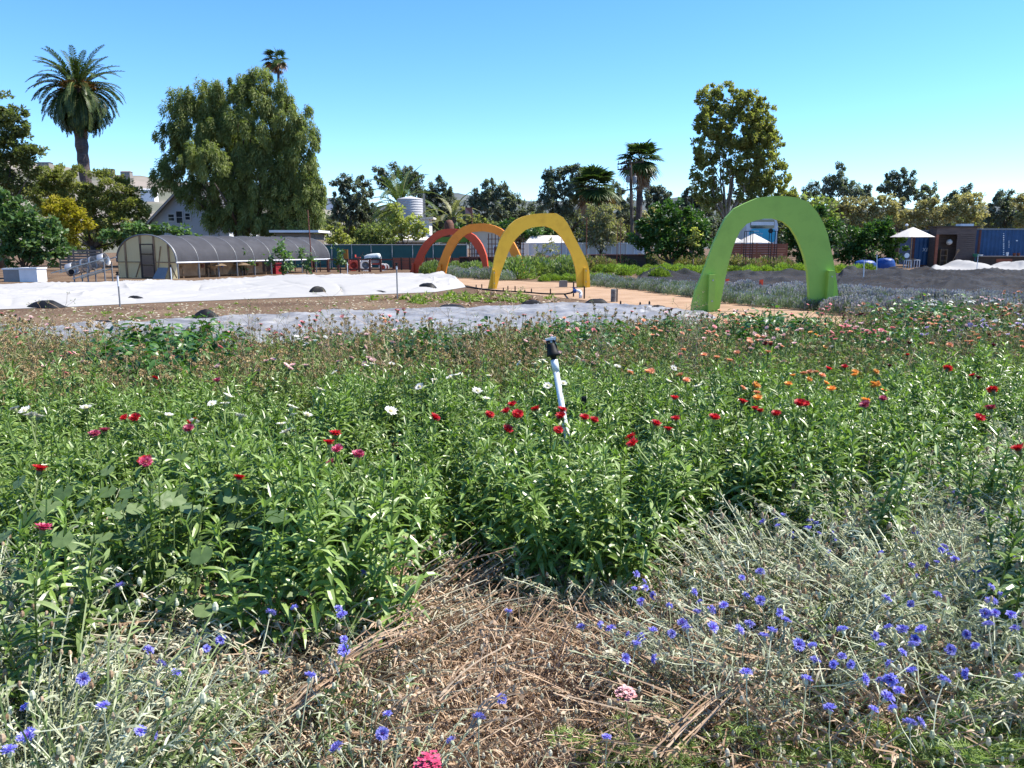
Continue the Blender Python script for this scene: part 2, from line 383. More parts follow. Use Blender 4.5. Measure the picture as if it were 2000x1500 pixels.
def net_h(peaks, base, seed, n, box):
    rs = np.random.RandomState(seed); P = []
    for (p, q, Y, hh, w) in peaks: c = at(p, q, Y); P.append((c[0], c[1], hh * .62, w * 2.4))
    for _ in range(n):
        c = G(rs.uniform(box[0], box[1]), rs.uniform(box[2], box[3])); P.append((c[0], c[1], .16 + .26 * rs.rand(), 1.3 + 1.5 * rs.rand()))
    def f(u, v, V):
        x, y = V[..., 0], V[..., 1]; h = base * (.5 + .5 * fbm(x * .5, y * .4, 1))
        for (cx, cy, hh, w) in P:
            dd = np.sqrt((x - cx) ** 2 + ((y - cy) * .75) ** 2) * (1 + .35 * np.sin(np.arctan2(y - cy, x - cx) * 4 + cx))
            h = np.maximum(h, base * .5 + hh * np.clip(1 - dd / w, 0, 1) ** 2.3)
        edge = np.minimum(1, np.minimum(v, 1 - v) / .08) * np.minimum(1, np.minimum(u, 1 - u) / .03)
        wr = .05 * (1 - np.abs(np.sin(x * 1.9 + y * 1.2 + 6 * noise(x * .4, y * .4)))) ** 4 + .05 * (1 - np.abs(np.sin(y * 1.6 - x * .7 + 6 * noise(x * .3 + 7, y * .3)))) ** 4 
        wr = wr + creases(V, seed + 50, n * 4, .1, .7, (.6, 2.6), (.05, .13), .085)
        return np.maximum(.02, (h + wr) * edge)
    return f
pk = [(1290, 506, 43, .95, .8), (1338, 512, 44, .8, .6), (1450, 524, 39, .6, .8), (1478, 520, 40, .7, .7), (1545, 512, 41, .9, 1.0), (1590, 520, 40, .7, .8)]
sheet('shade_net', [G(1238, 553), G(1330, 559), G(1420, 565), G(1500, 571), G(1640, 582)], [G(1250, 533), G(1340, 532), G(1450, 532), G(1560, 531), G(1680, 531)], 240, 90, net_h(pk, .14, 3, 16, (1260, 1640, 535, 570)), M['net'],
      'dark grey netting lying low over plants behind the green arch', 'shade net')
pk = [(1640, 512, 43, .8, 1.0), (1665, 510, 45, .9, .8), (1730, 514, 42, .8, 1.2), (1810, 513, 44, .9, 1.0), (1850, 520, 40, .7, 1.0), (1880, 538, 33, .6, .6), (1965, 545, 31, .6, .7), (1700, 528, 36, .5, 1.0), (1760, 520, 39, .7, .9), (1940, 515, 43, .8, 1.5)]
sheet('shade_net', [G(1612, 583), G(1720, 590), G(1830, 594), G(1950, 600), G(2120, 606)], [G(1640, 530), G(1760, 529), G(1860, 528.5), G(1960, 528.5), G(2120, 528)], 380, 140, net_h(pk, .16, 4, 60, (1640, 2100, 532, 592)), M['net'],
      'wide grey shade net bunched in peaks across the bed before the containers', 'shade net')
def wc_h(u, v, V):
    x, y = V[..., 0], V[..., 1]
    edge = np.minimum(1, np.minimum(v, 1 - v) / .25) * np.minimum(1, np.minimum(u, 1 - u) / .04)
    return np.maximum(.01, edge * (creases(V, 41, 70, .1, .8, (.3, 1.5), (.05, .12), .10) + .16 + .5 * np.abs(np.sin(x * .85 + .8)) ** 3 * (.4 + fbm(x * .6, y))))
sheet('row_cover', [G(1812, 528), G(1880, 528), G(1960, 528), G(2120, 528)], [G(1820, 524), G(1900, 524), G(1980, 524), G(2120, 524)], 160, 24, wc_h, M['white_cover'],
      'white row cover bunched in pointed heaps in front of the containers', 'row cover')

# black weights and flaps holding the sheets down
def flap(px, py, L, H, rz, label, seed):
    H *= 1.15; L *= 1.1; c = G(px, py); r = np.random.RandomState(seed); nu, nv = 16, 12
    u, v = np.meshgrid(np.linspace(-.5, .5, nu), np.linspace(-.5, .5, nv))
    x = u * L; y = v * L * .55
    env = np.clip(1 - np.abs(2 * u) ** 3, 0, 1) * np.clip(1 - np.abs(2 * v) ** 2.4, 0, 1)
    z = H * .8 * env * (.55 + .8 * fbm(u * 3 + seed, v * 3 + seed * 2, 3)) + .012
    a, b = math.cos(rz), math.sin(rz)
    g = GB(); g.add(np.stack([x * a - y * b + c[0], x * b + y * a + c[1], z], -1), grid_faces(nv, nu))
    tag(g.build('black_plastic_weight', M['black_plastic'], loc=c, smooth=True), label, 'plastic weight', 'black plastic weights holding down the sheets')
flap(90, 601, .9, .22, -.2, 'black plastic weight at the left end of the long white row cover', 1)
flap(265, 589, .55, .18, .1, 'flat black weight on the white row cover just right of the riser pipe', 2)
flap(620, 576, .62, .38, .5, 'tilted black weight tucked into the middle of the white row cover', 3)
flap(742, 573, .55, .10, .2, 'thin black flap lying along the lower edge of the white row cover', 4)
flap(832, 568, .9, .36, -.5, 'torn black strip sticking up from the right end of the white row cover', 5)
flap(205, 636, .55, .14, .15, 'low black weight on the far edge of the grey mulch sheet at left', 6)
flap(403, 625, .60, .26, .2, 'folded black plastic weight on the grey sheet behind the leafy green clump', 7)
flap(655, 609, .30, .10, .2, 'small black scrap on the back edge of the grey mulch sheet', 8)
flap(882, 606, .75, .20, .05, 'long black weight on the mulch sheet in front of the weedy strip', 9)
flap(1040, 598, .65, .22, -.1, 'lumpy black plastic weight on the mulch sheet left of the pipe elbow', 10)
flap(1165, 592, .6, .16, .0, 'crumpled black plastic by the grey valve post', 11)
flap(1285, 607, .5, .16, -.15, 'black plastic weight with a white edge near the green arch', 12)
flap(1868, 547, .9, .2, .0, 'black plastic bag lying on the wide shade net', 13)

# ================================================================== ARCHES
def crop6(pts): return [(780 + x / 5, 380 + y / 5) for x, y in pts]
def resample(P, n):
    P = np.array(P, float); s = np.r_[0, np.cumsum(np.linalg.norm(np.diff(P, axis=0), axis=1))]; s /= s[-1]
    u = np.linspace(0, 1, n); return np.stack([np.interp(u, s, P[:, i]) for i in range(2)], 1)
def arch(name, outer, inner, Yl, Yr, cols, label, posts):
    o = resample(outer, 25); i = resample(inner, 25)
    xl = (o[0, 0] - 1000) * mpp(Yl); xr = (o[-1, 0] - 1000) * mpp(Yr)
    def P(p):                                    # point on the vertical plane through both feet
        d = ray(*p); nx, ny = (Yr - Yl), -(xr - xl)
        t = (nx * xl + ny * Yl) / (nx * d[0] + ny * d[1]); return d * t + np.array([0, 0, CAM_H])
    O = np.array([P(p) for p in o]); I = np.array([P(p) for p in i])
    O[[0, -1], 2] = -.02; I[[0, -1], 2] = -.02
    nrm = unit(np.array([(Yr - Yl), -(xr - xl), 0]))
    if nrm[1] > 0: nrm = -nrm
    th = .11
    m = mat(name + '_paint', cols[0], col2=cols[1], rough=.55, spec=.35, scale=2.4, detail=12, bump=.12, bscale=25, ramp=(.30, .52))
    c = (O[0] + O[-1]) / 2; c[2] = 0
    t = thing(name, c, label, 'garden arch', 'painted wooden arches over the path')
    g = GB(); g.arch(O, I, nrm * th); g.build('arch_panel', m, t)
    alongv = unit(np.cross(nrm, (0, 0, 1)))
    for (p0, p1, pt, pb) in posts:
        b = P(((p0 + p1) / 2, pb)); tp = P(((p0 + p1) / 2, pt)); b[2] = -.05
        w = (p1 - p0) * mpp((Yl + Yr) / 2)
        g = GB()
        off = nrm * (th / 2 + w * .5 + .003)
        g.bar(b + off, np.array([b[0], b[1], tp[2]]) + off, w, w)
        po = g.build('support_post', m, t)
        g = GB()
        for k in (.3, .85):
            q = np.array([b[0], b[1], tp[2] * k]) + off + nrm * w * .5
            g.lathe(q, [(.022, 0), (.022, .012), (.0, .014)], 8, axis=nrm)
        g.build('bolt', M['steel'], po)
    return t
green_o = [(1349, 614), (1352, 590), (1358, 564), (1372, 534), (1382, 504), (1396, 466), (1414, 428), (1435, 405), (1480, 386), (1512, 382), (1548, 384), (1575, 393), (1598, 418), (1613, 450), (1624, 500), (1632, 545), (1638, 606)]
green_i = [(1402, 614), (1408, 580), (1418, 528), (1428, 490), (1440, 456), (1458, 436), (1482, 428), (1504, 426), (1524, 430), (1541, 443), (1556, 466), (1568, 498), (1575, 524), (1578, 560), (1579, 606)]
arch('lime_green_arch', green_o, green_i, 20.7, 21.3, ((.44, .74, .12), (.38, .65, .105)), 'lime green wooden arch, nearest of the four, standing at the right end of the path', [(1377, 1389, 536, 614), (1606, 1618, 528, 606)])
yo = crop6([(865, 925), (905, 740), (930, 600), (985, 420), (1050, 320), (1110, 260), (1235, 200), (1380, 183), (1530, 182), (1590, 215), (1640, 280), (1680, 360), (1730, 460), (1790, 570), (1835, 670), (1855, 760), (1858, 905)])
yi = crop6([(945, 925), (985, 770), (1040, 620), (1090, 500), (1140, 425), (1220, 350), (1300, 318), (1440, 308), (1510, 340), (1570, 400), (1630, 490), (1680, 590), (1710, 680), (1730, 790), (1735, 905)])
arch('yellow_arch', yo, yi, 32.0, 33.2, ((1.08, .66, .05), (.92, .54, .04)), 'mustard yellow wooden arch standing between the orange and the green one', [(961, 966, 527, 565), (1138, 1144, 523, 561)])
oo = crop6([(350, 800), (385, 680), (430, 560), (480, 450), (540, 380), (610, 320), (690, 290), (800, 280), (900, 292), (980, 322), (1045, 370), (1100, 430), (1150, 520), (1195, 620), (1210, 700), (1235, 838)])
oi = crop6([(447, 800), (470, 690), (500, 590), (540, 520), (590, 440), (650, 390), (720, 365), (820, 358), (920, 375), (980, 408), (1040, 470), (1085, 570), (1120, 660), (1140, 750), (1158, 838)])
arch('orange_arch', oo, oi, 44.5, 42.0, ((1.2, .38, .03), (1.02, .31, .025)), 'orange wooden arch standing between the red and the yellow one', [(859, 864, 516, 545), (1014, 1019, 512, 547)])
ro = crop6([(100, 770), (150, 660), (180, 580), (225, 490), (300, 410), (370, 360), (440, 335), (530, 333), (600, 340), (680, 360), (760, 410), (820, 500), (855, 600), (866, 700), (878, 815)])
ri = crop6([(182, 770), (220, 680), (245, 600), (290, 520), (350, 450), (420, 410), (490, 392), (580, 395), (640, 410), (700, 460), (750, 530), (790, 600), (815, 680), (826, 740), (832, 815)])
arch('red_arch', ro, ri, 51.5, 48.0, ((.92, .11, .035), (.78, .09, .03)), 'brick red wooden arch, farthest of the four, at the far end of the path', [(807, 811, 514, 534)])

# ================================================================== HOOP GREENHOUSE
GA = np.array([.413, .911]); GW = np.array([-.911, .413])     # along the house / across it (to the left)
g0 = np.array([(345 - 1000) * mpp(42), 42.0])
GL, GWID, EAVE, PEAK = 12.9, 4.45, .88, 2.32
def gh(a, w, z): p = g0 + GA * a + GW * w; return np.array([p[0], p[1], z])
def arc(n=25): 
    th = np.linspace(0, math.pi, n); return np.stack([GWID / 2 * (1 - np.cos(th)), EAVE + (PEAK - EAVE) * np.sin(th) ** .92], 1)
M['panel'] = mat('panel', (1.4, 1.25, .80), col2=(1.25, 1.12, .70), rough=.5, spec=.2, scale=5, stretch=(14, 14, .3), trans=.6)
M['shade_cloth'] = mat('shade_cloth', (.115, .115, .13), rough=.8, spec=.2, col2=(.085, .085, .097), scale=1.5, trans=.1, bump=.1, bscale=60, alpha=.88)
house = thing('hoop_greenhouse', gh(0, 0, 0), 'long hoop greenhouse under grey shade cloth with a yellowish end wall', 'greenhouse')
A = arc(33)
g = GB()                                                       # near end wall, corrugated
ws = np.linspace(0, GWID, 120); zt = np.interp(ws, A[:, 0], A[:, 1]) - .03; zt[[0, -1]] = EAVE - .03
rip = np.where(np.arange(120) % 2, .012, 0)
V = np.array([[gh(rip[i], ws[i], 0), gh(rip[i], ws[i], zt[i])] for i in range(120)]).reshape(-1, 3)
dl, dr = 1.62, 2.55                                             # door gap (w from the right corner)
Q = [[2 * i, 2 * i + 2, 2 * i + 3, 2 * i + 1] for i in range(119)]
g.add(V, Q); g.build('end_wall', M['panel'], house)
fr = GB()
for w in (.55, dl - .04, dr + .04, 3.75):
    z = float(np.interp(w, A[:, 0], A[:, 1])); fr.bar(gh(-.05, w, 0), gh(-.05, w, z - .02), .09, .06)
fr.bar(gh(-.055, .02, .86), gh(-.055, dl - .08, .86), .08, .05); fr.bar(gh(-.055, dr + .08, .86), gh(-.055, GWID, .86), .08, .05)
fr.bar(gh(-.04, dl - .1, .05), gh(-.04, 1.1, 1.7), .05, .04); fr.bar(gh(-.04, .6, .9), gh(-.04, .1, .05), .05, .04); fr.bar(gh(-.04, dr + .1, .9), gh(-.04, 3.1, .05), .05, .04)  # diagonal bars modelled in place of slanting purlin shadows on the wall
fr.build('wall_frame_shadow_bars', M['wood_tan'], house)
rim = GB(); rim.tube([gh(-.06, a, z) for a, z in A] , .035, 6); rim.build('end_hoop', M['grey_metal'], house)
dd = GB()
dd.bar(gh(-.07, dl, 0), gh(-.07, dl, 1.83), .07, .07); dd.bar(gh(-.07, dr, 0), gh(-.07, dr, 1.83), .07, .07)
for z in (.04, .70, 1.28, 1.80): dd.bar(gh(-.07, dl + .036, z), gh(-.07, dr - .036, z), .07, .06)
door = dd.build('door', M['wood_dark'], house)
gl = GB()
for a, b in ((.08, .66), (.74, 1.24), (1.32, 1.76)):
    gl.add([gh(-.075, dl + .03, a), gh(-.075, dr - .03, a), gh(-.075, dr - .03, b), gh(-.075, dl + .03, b)], [[0, 1, 2, 3]])
gl.build('door_pane', M['glass_dark'], door)
g = GB(); na = 97
aa = np.linspace(-.12, GL + .1, na); V = np.zeros((na, 33, 3))
for i, a in enumerate(aa):
    ph = (a / GL * 9) % 1; sag = .06 * math.sin(math.pi * ph)
    for j, (w, z) in enumerate(A):
        n2 = unit(np.array([w - GWID / 2, z - EAVE])); V[i, j] = gh(a, w - n2[0] * sag, z - n2[1] * sag)
g.add(V, grid_faces(na, 33)); g.build('roof_cover', M['shade_cloth'], house, smooth=True)
for k in range(10):
    g = GB(); g.tube([gh(GL * k / 9, w, z - .006) for w, z in A], .018, 5); g.build('hoop', M['grey_metal'], house)
g = GB(); g.tube([gh(-.1, -.02, EAVE - .03), gh(GL, -.02, EAVE - .03)], .045, 6); g.build('eave_rail', M['white_paint'], house)
for k in range(10):
    g = GB(); g.bar(gh(GL * k / 9, .0, 0), gh(GL * k / 9, .0, EAVE - .05), .06, .06); g.build('post', M['grey_metal'], house)
g = GB(); g.add([gh(0, GWID, 0), gh(GL, GWID, 0), gh(GL, GWID, EAVE), gh(0, GWID, EAVE)], [[0, 1, 2, 3]]); g.build('side_wall', M['wood_dark'], house)
g = GB()                                                        # far end: open slatted frame
for w in np.linspace(.1, GWID - .1, 7):
    z = float(np.interp(w, A[:, 0], A[:, 1])); g.bar(gh(GL, w, 0), gh(GL, w, z - .05), .06, .05)
g.bar(gh(GL, 0, .45), gh(GL, GWID, .45), .05, .04); g.build('far_end_frame', M['wood_dark'], house)

# inside the greenhouse: benches with trays, red crates, small thatched parasols
def bench(a0, a1, w, label):
    c = gh((a0 + a1) / 2, w, 0); t = thing('potting_bench', c, label, 'bench', 'benches inside the greenhouse')
    g = GB(); V = [gh(a0, w - .4, .5), gh(a1, w - .4, .5), gh(a1, w + .4, .5), gh(a0, w + .4, .5)]
    g.bar(gh(a0, w, .5), gh(a1, w, .5), .04, .8); g.build('bench_top', M['wood_tan'], t)
    for a in (a0 + .1, a1 - .1):
        for ww in (w - .35, w + .35):
            g = GB(); g.bar(gh(a, ww, 0), gh(a, ww, .48), .06, .06); g.build('leg', M['wood_tan'], t)
bench(.6, 2.6, .75, 'tan wooden bench nearest the end wall inside the greenhouse')
bench(3.0, 5.0, .75, 'second tan wooden bench inside the greenhouse behind the row cover')
bench(5.4, 7.2, .75, 'farthest tan wooden bench inside the greenhouse beside the red crates')
for k in range(9):
    a = .8 + k * .72; c = gh(a, .55 + .3 * (k % 2), .525)
    g = GB(); hgt = .12 + .08 * R.rand(); g.lathe(c, [(.0, 0), (.075, 0), (.10, hgt), (.085, hgt), (.07, .02)], 10)
    col = [M['wood_tan'], M['tarp_blue'], M['rust']][k % 3]
    tag(g.build('plant_pot', col, loc=c), ['tan plant pot on a bench in the greenhouse', 'blue plant pot on a bench in the greenhouse', 'rust brown plant pot on a bench in the greenhouse'][k % 3], 'plant pot', 'pots on the greenhouse benches')
M['thatch'] = mat('thatch', (.30, .21, .12), col2=(.17, .11, .06), scale=9, bump=.5)
for k, (a, sc_) in enumerate(((3.1, .45), (4.9, .5))):
    c = gh(a, .2, 0); t = thing('thatched_parasol', c, ['small brown thatched parasol under the greenhouse eave, nearer the door', 'grey brown thatched parasol under the greenhouse eave, nearer the red crates'][k], 'parasol', 'thatched parasols')
    g = GB(); g.lathe(gh(a, .2, .62), [(sc_, 0), (sc_ * .5, .11), (.0, .2)], 12); g.build('canopy', M['thatch'], t)
    g = GB(); g.tube([gh(a, .2, 0), gh(a, .2, .7)], .03, 6); g.build('pole', M['wood_grey'], t)
for k in range(5):
    c = gh(8.0, .35, .14 * k); g = GB(); ang = math.atan2(GA[1], GA[0])
    for s in (-1, 1):
        g.box(gh(8.0 + s * .26, .35, .14 * k + .065), (.02, .4, .13), rz=ang); g.box(gh(8.0, .35 + s * .19, .14 * k + .065), (.50, .02, .13), rz=ang)
    g.box(gh(8.0, .35, .14 * k + .01), (.50, .36, .016), rz=ang)
    tag(g.build('red_crate', M['tarp_red'], loc=c), ['red crate at the bottom of the stack', 'second red crate from the bottom of the stack', 'middle red crate of the stack', 'second red crate from the top of the stack', 'topmost red crate of the stack'][k] + ' under the greenhouse eave', 'crate', 'stacked red crates')
g = GB(); c = gh(-.25, .95, 0)
pp = [gh(-.45, 1.42, 0), gh(-.45, .52, 0), gh(-.12, .58, .58), gh(-.12, 1.30, .58)]
g.add(pp + [p + np.array([.01, .03, 0]) for p in pp], [[0, 1, 2, 3], [4, 7, 6, 5], [0, 4, 5, 1], [1, 5, 6, 2], [2, 6, 7, 3], [3, 7, 4, 0]])
tag(g.build('black_board', M['grey_metal'], loc=c), 'dark sheet of board leaning against the greenhouse end wall', 'board')

# rotating wire drum beside the greenhouse
Yd = 38.5
def D(px, py, dy=0): return at(px, py, Yd + dy)
p0, p1 = D(134, 528), D(208, 506); ax = unit(p1 - p0); Ld = np.linalg.norm(p1 - p0); rd = .31
t = thing('wire_drum', (p0[0] + 1, Yd, 0), 'tilted silver cylindrical wire drum on a frame in front of the greenhouse', 'drum machine')
x_ = unit(np.cross(ax, (0, 1, 0))); y_ = np.cross(ax, x_)
g = GB(); g.lathe(p0, [(rd, 0), (rd, Ld * .17), (rd * .97, Ld * .17), (rd * .97, 0), (rd, 0)], 24, axis=ax); g.lathe(p0, [(rd, Ld * .84), (rd, Ld), (rd * .97, Ld), (rd * .97, Ld * .84), (rd, Ld * .84)], 24, axis=ax); g.build('drum_band', M['steel'], t, smooth=True)
g = GB()
for f in (.40, .62): g.lathe(p0, [(rd + .01, Ld * f), (rd + .01, Ld * f + .07), (rd - .01, Ld * f + .07), (rd - .01, Ld * f), (rd + .01, Ld * f)], 24, axis=ax)
g.build('hoop_ring', M['steel'], t)
g = GB()
for j in range(40):
    a = 2 * math.pi * j / 40; o = rd * .97 * (x_ * math.cos(a) + y_ * math.sin(a)); g.bar(p0 + o + ax * Ld * .15, p0 + o + ax * Ld * .86, .008)
for f in np.linspace(.18, .83, 26): g.lathe(p0, [(rd * .97, Ld * f), (rd * .97, Ld * f + .008)], 24, axis=ax)
g.build('wire_mesh', M['grey_metal'], t)
for s in (-1, 1):
    g = GB(); off = np.array([0, s * .36, .0])
    g.bar(D(108, 533) + off, D(220, 503) + off + np.array([0, 0, .02]), .05); g.bar(D(150, 544) + off, D(212, 525) + off, .06)
    g.build('frame_rail', M['steel'], t)
for px_, top in ((152, 533), (178, 524), (210, 512)):
    for s in (-1, 1):
        a = D(px_, top) + np.array([0, s * .36, 0]); g = GB(); g.bar(a, [a[0], a[1], 0], .05); g.build('leg', M['grey_metal'], t)
g = GB(); g.lathe(D(140, 531, -.37), [(.13, 0), (.13, .05), (.0, .06)], 14, axis=(0, -1, 0)); g.build('drive_wheel', M['black_plastic'], t)

# plastic bins under the fig tree, slatted fence behind
def bin_(px0, px1, pyt, pyb, Y, label, m, rz=0.05):
    a = at(px0, pyb, Y); b = at(px1, pyt, Y); w = b[0] - a[0]; h = b[2]; c = np.array([(a[0] + b[0]) / 2, Y + .4, 0]); k = w * .47
    t = thing('harvest_bin', c, label, 'bin', 'bins under the fig tree')
    g = GB()
    for s in (-1, 1):
        g.box(c + np.array([s * (w / 2 - .02), 0, h / 2]), (.04, .8, h)); g.box(c + np.array([0, s * .38, h / 2]), (w - .083, .04, h))
    g.box(c + np.array([0, 0, .03]), (w - .083, .715, .05))
    g.build('bin_body', m, t)
    g = GB()
    for s in (-1, 1): g.box(c + np.array([0, s * .42, h - .03]), (w + .06, .04, .07)); g.box(c + np.array([s * (w / 2 + .018), 0, h - .03]), (.035, .79, .07))
    g.build('rim', M['white_paint'], t)
bin_(8, 38, 524, 552, 38.5, 'grey plastic bin at the far left under the fig tree', M['grey_metal'])
bin_(39, 71, 523, 551, 38.4, 'pale plastic bin with a bright stained side under the fig tree', M['white_paint'])
def fence_slats(name, x0, x1, py_t, py_b, Y, n, m, label, cat, gap=.35, posts=4):
    a = at(x0, py_b, Y); b = at(x1, py_t, Y); t = thing(name, ((a[0] + b[0]) / 2, Y, 0), label, cat)
    z0, z1 = max(a[2], .05), b[2]; h = (z1 - z0) / n; g = GB()
    for k in range(n): g.box(((a[0] + b[0]) / 2, Y + .004 * (k % 2), z0 + h * (k + .5)), (b[0] - a[0], .03, h * (1 - gap)))
    g.build('slat_panel', m, t)
    for i in range(posts):
        g = GB(); x = a[0] + (b[0] - a[0]) * i / (posts - 1); g.box((x, Y + .07, (z1 + .04) / 2), (.1, .1, z1 + .04)); g.build('post', m, t)
    return t
fence_slats('slatted_fence', 118, 197, 487, 520, 52, 6, M['wood_grey'], 'grey slatted wooden fence between the fig tree and the greenhouse', 'fence', .3)

# ================================================================== HOUSE BEHIND THE PINE
M['siding'] = mat('siding', (.98, 1.03, 1.10), col2=(.85, .90, .98), scale=4, stretch=(.2, .2, 14))
M['shingle'] = mat('shingle', (.17, .16, .17), col2=(.10, .10, .11), scale=5)
Yh = 75
def H(px, py, dy=0): return at(px, py, Yh + dy)
t = thing('gabled_house', (H(365, 470)[0], Yh, 0), 'pale blue gabled house half hidden behind the big feathery tree', 'house')
apx, ev = H(366, 358), H(296, 432); xl, xr = ev[0], 2 * apx[0] - ev[0]; ze = ev[2]; za = apx[2]
g = GB(); V = []
for dy in (0, 9): V += [[xl, Yh + dy, 0], [xr, Yh + dy, 0], [xr, Yh + dy, ze], [apx[0], Yh + dy, za], [xl, Yh + dy, ze]]
g.add(V, [[0, 1, 2, 4], [5, 9, 7, 6], [0, 4, 9, 5], [1, 6, 7, 2]], [[4, 2, 3], [9, 8, 7]]); g.build('wall', M['siding'], t)
g = GB(); ov = .45
for s, x in ((-1, xl), (1, xr)):
    e = np.array([x + s * ov, 0, ze - ov * (za - ze) / (apx[0] - xl)]); tp = np.array([apx[0], 0, za + .02])
    P = [[tp[0], Yh - .5, tp[2]], [tp[0], Yh + 9.5, tp[2]], [e[0], Yh + 9.5, e[2]], [e[0], Yh - .5, e[2]]]
    g.add(np.vstack([P, np.array(P) + [0, 0, .18]]), [[0, 1, 2, 3], [4, 7, 6, 5], [0, 4, 5, 1], [1, 5, 6, 2], [2, 6, 7, 3], [3, 7, 4, 0]])
g.build('roof', M['shingle'], t)
g = GB()
for s, x in ((-1, xl), (1, xr)): g.bar([x + s * .4, Yh - .53, ze - .42], [apx[0], Yh - .53, za - .02], .28, .05)
g.build('bargeboard', M['white_paint'], t)
for (a, b, c, d) in ((329, 341, 418, 432), (345, 357, 412, 437), (362, 372, 416, 430), (393, 402, 425, 438)):
    lo_, hi_ = H(a, d), H(b, c); g = GB(); cx, cz = (lo_[0] + hi_[0]) / 2, (lo_[2] + hi_[2]) / 2; w, h = hi_[0] - lo_[0], hi_[2] - lo_[2]
    for s in (-1, 1): g.box((cx + s * w / 2, Yh - .06, cz), (.09, .08, h + .09)); g.box((cx, Yh - .058, cz + s * h / 2), (w - .09, .08, .09))
    g.box((cx, Yh - .055, cz), (w - .09, .05, .05)); wi = g.build('window', M['white_paint'], t)
    g = GB(); g.box((cx, Yh - .03, cz), (w - .05, .03, h - .05)); g.build('pane', M['glass_dark'], wi)

# houses on the hill
def small_house(px, py, w, h, D, label, wall, roof):
    s = mpp(D); c = at(px, py, D); z0 = c[2] - h * s; t = thing('hillside_house', (c[0], D, z0), label, 'house', 'houses far up on the hill')
    W, Hh = w * s, h * s; g = GB(); g.box((c[0], D, z0 + Hh / 2 - 1), (W, W * .7, Hh + 2)); g.build('wall', wall, t)
    g = GB(); V = [[c[0] - W * .55, D - W * .4, z0 + Hh], [c[0] + W * .55, D - W * .4, z0 + Hh], [c[0] + W * .55, D + W * .4, z0 + Hh], [c[0] - W * .55, D + W * .4, z0 + Hh], [c[0] - W * .45, D, z0 + Hh * 1.25], [c[0] + W * .45, D, z0 + Hh * 1.25]]
    g.add(V, [[0, 1, 5, 4], [2, 3, 4, 5], [0, 3, 2, 1]], [[1, 2, 5], [3, 0, 4]]); g.build('roof', roof, t)
    for k in range(3):
        g = GB(); g.box((c[0] + (k - 1) * W * .3, D - W * .35 - .05, z0 + Hh * .55), (W * .16, .12, Hh * .4)); g.build('window', M['glass_dark'], t)
small_house(247, 336, 18, 9, 330, 'square tan house standing on the hill ridge right of the tall date palm', M['concrete'], M['concrete'])
small_house(214, 331, 16, 6, 335, 'low brown house on the ridge beside the date palm trunk', M['wood_grey'], M['shingle'])
small_house(291, 371, 26, 9, 235, 'wide white house lower on the hill beside the feathery tree', M['white_paint'], M['siding'])
small_house(88, 318, 22, 6, 340, 'low house on the ridge left of the date palm', M['concrete'], M['shingle'])
small_house(646, 388, 16, 8, 235, 'pale house on the brown slope right of the feathery tree', M['white_paint'], M['concrete'])

# low flat roofed shed behind the greenhouse
a, b = at(535, 470, 64), at(620, 452, 64)
t = thing('flat_roof_shed', ((a[0] + b[0]) / 2, 64, 0), 'low shed with a thin white flat roof behind the greenhouse', 'shed')
g = GB(); g.box(((a[0] + b[0]) / 2, 65.5, 1.35), (b[0] - a[0] - .4, 3, 2.7)); g.build('wall', M['wood_grey'], t)
g = GB(); g.box(((a[0] + b[0]) / 2, 65.5, b[2]), (b[0] - a[0] + .4, 4, .18)); g.build('roof', M['white_paint'], t)
# ================================================================== FENCES, TRACTOR, TRELLIS
M['screen'] = mat('screen', (.05, .16, .15), rough=.8, col2=(.04, .13, .122), scale=1.2, bump=.1)
Yf = 62
a, b = at(560, 500, Yf), at(912, 478, Yf)
t = thing('screened_fence', ((a[0] + b[0]) / 2, Yf, 0), 'chain link fence covered with dark green privacy screen behind the tractor', 'fence')
g = GB(); nu, nv = 80, 8; U, Vv = np.meshgrid(np.linspace(a[0], b[0], nu), np.linspace(.05, b[2] - .03, nv))
g.add(np.stack([U, Yf + .05 * fbm(U * .8, Vv), Vv], -1), grid_faces(nv, nu)); g.build('privacy_screen', M['screen'], t, smooth=True)
for px_ in (560, 610, 648, 687, 725, 766, 806, 846, 880, 912):
    x = (px_ - 1000) * mpp(Yf); g = GB(); g.tube([[x, Yf - .05, 0], [x, Yf - .05, b[2] + .05]], .035, 6); g.build('post', M['steel'], t)
g = GB(); g.tube([[a[0], Yf - .05, b[2]], [b[0], Yf - .05, b[2]]], .03, 6); g.build('top_rail', M['steel'], t)

a, b = at(768, 528, 58), at(900, 506, 58)
t = thing('board_wall', ((a[0] + b[0]) / 2, 58, 0), 'low red brown board wall in front of the green screened fence', 'wall')
n = 8; w = (b[0] - a[0]) / n
for k in range(n):
    g = GB()
    for j in range(4): g.box((a[0] + w * (k + .5), 58 + .006 * (j % 2), .12 + .215 * j), (w - .09, .06, .2))
    g.build('board_panel', M['wood_red'], t)
for k in range(n + 1):
    g = GB(); g.box((a[0] + w * k, 57.97, .46), (.09, .12, .92)); g.build('post', M['wood_dark'], t)

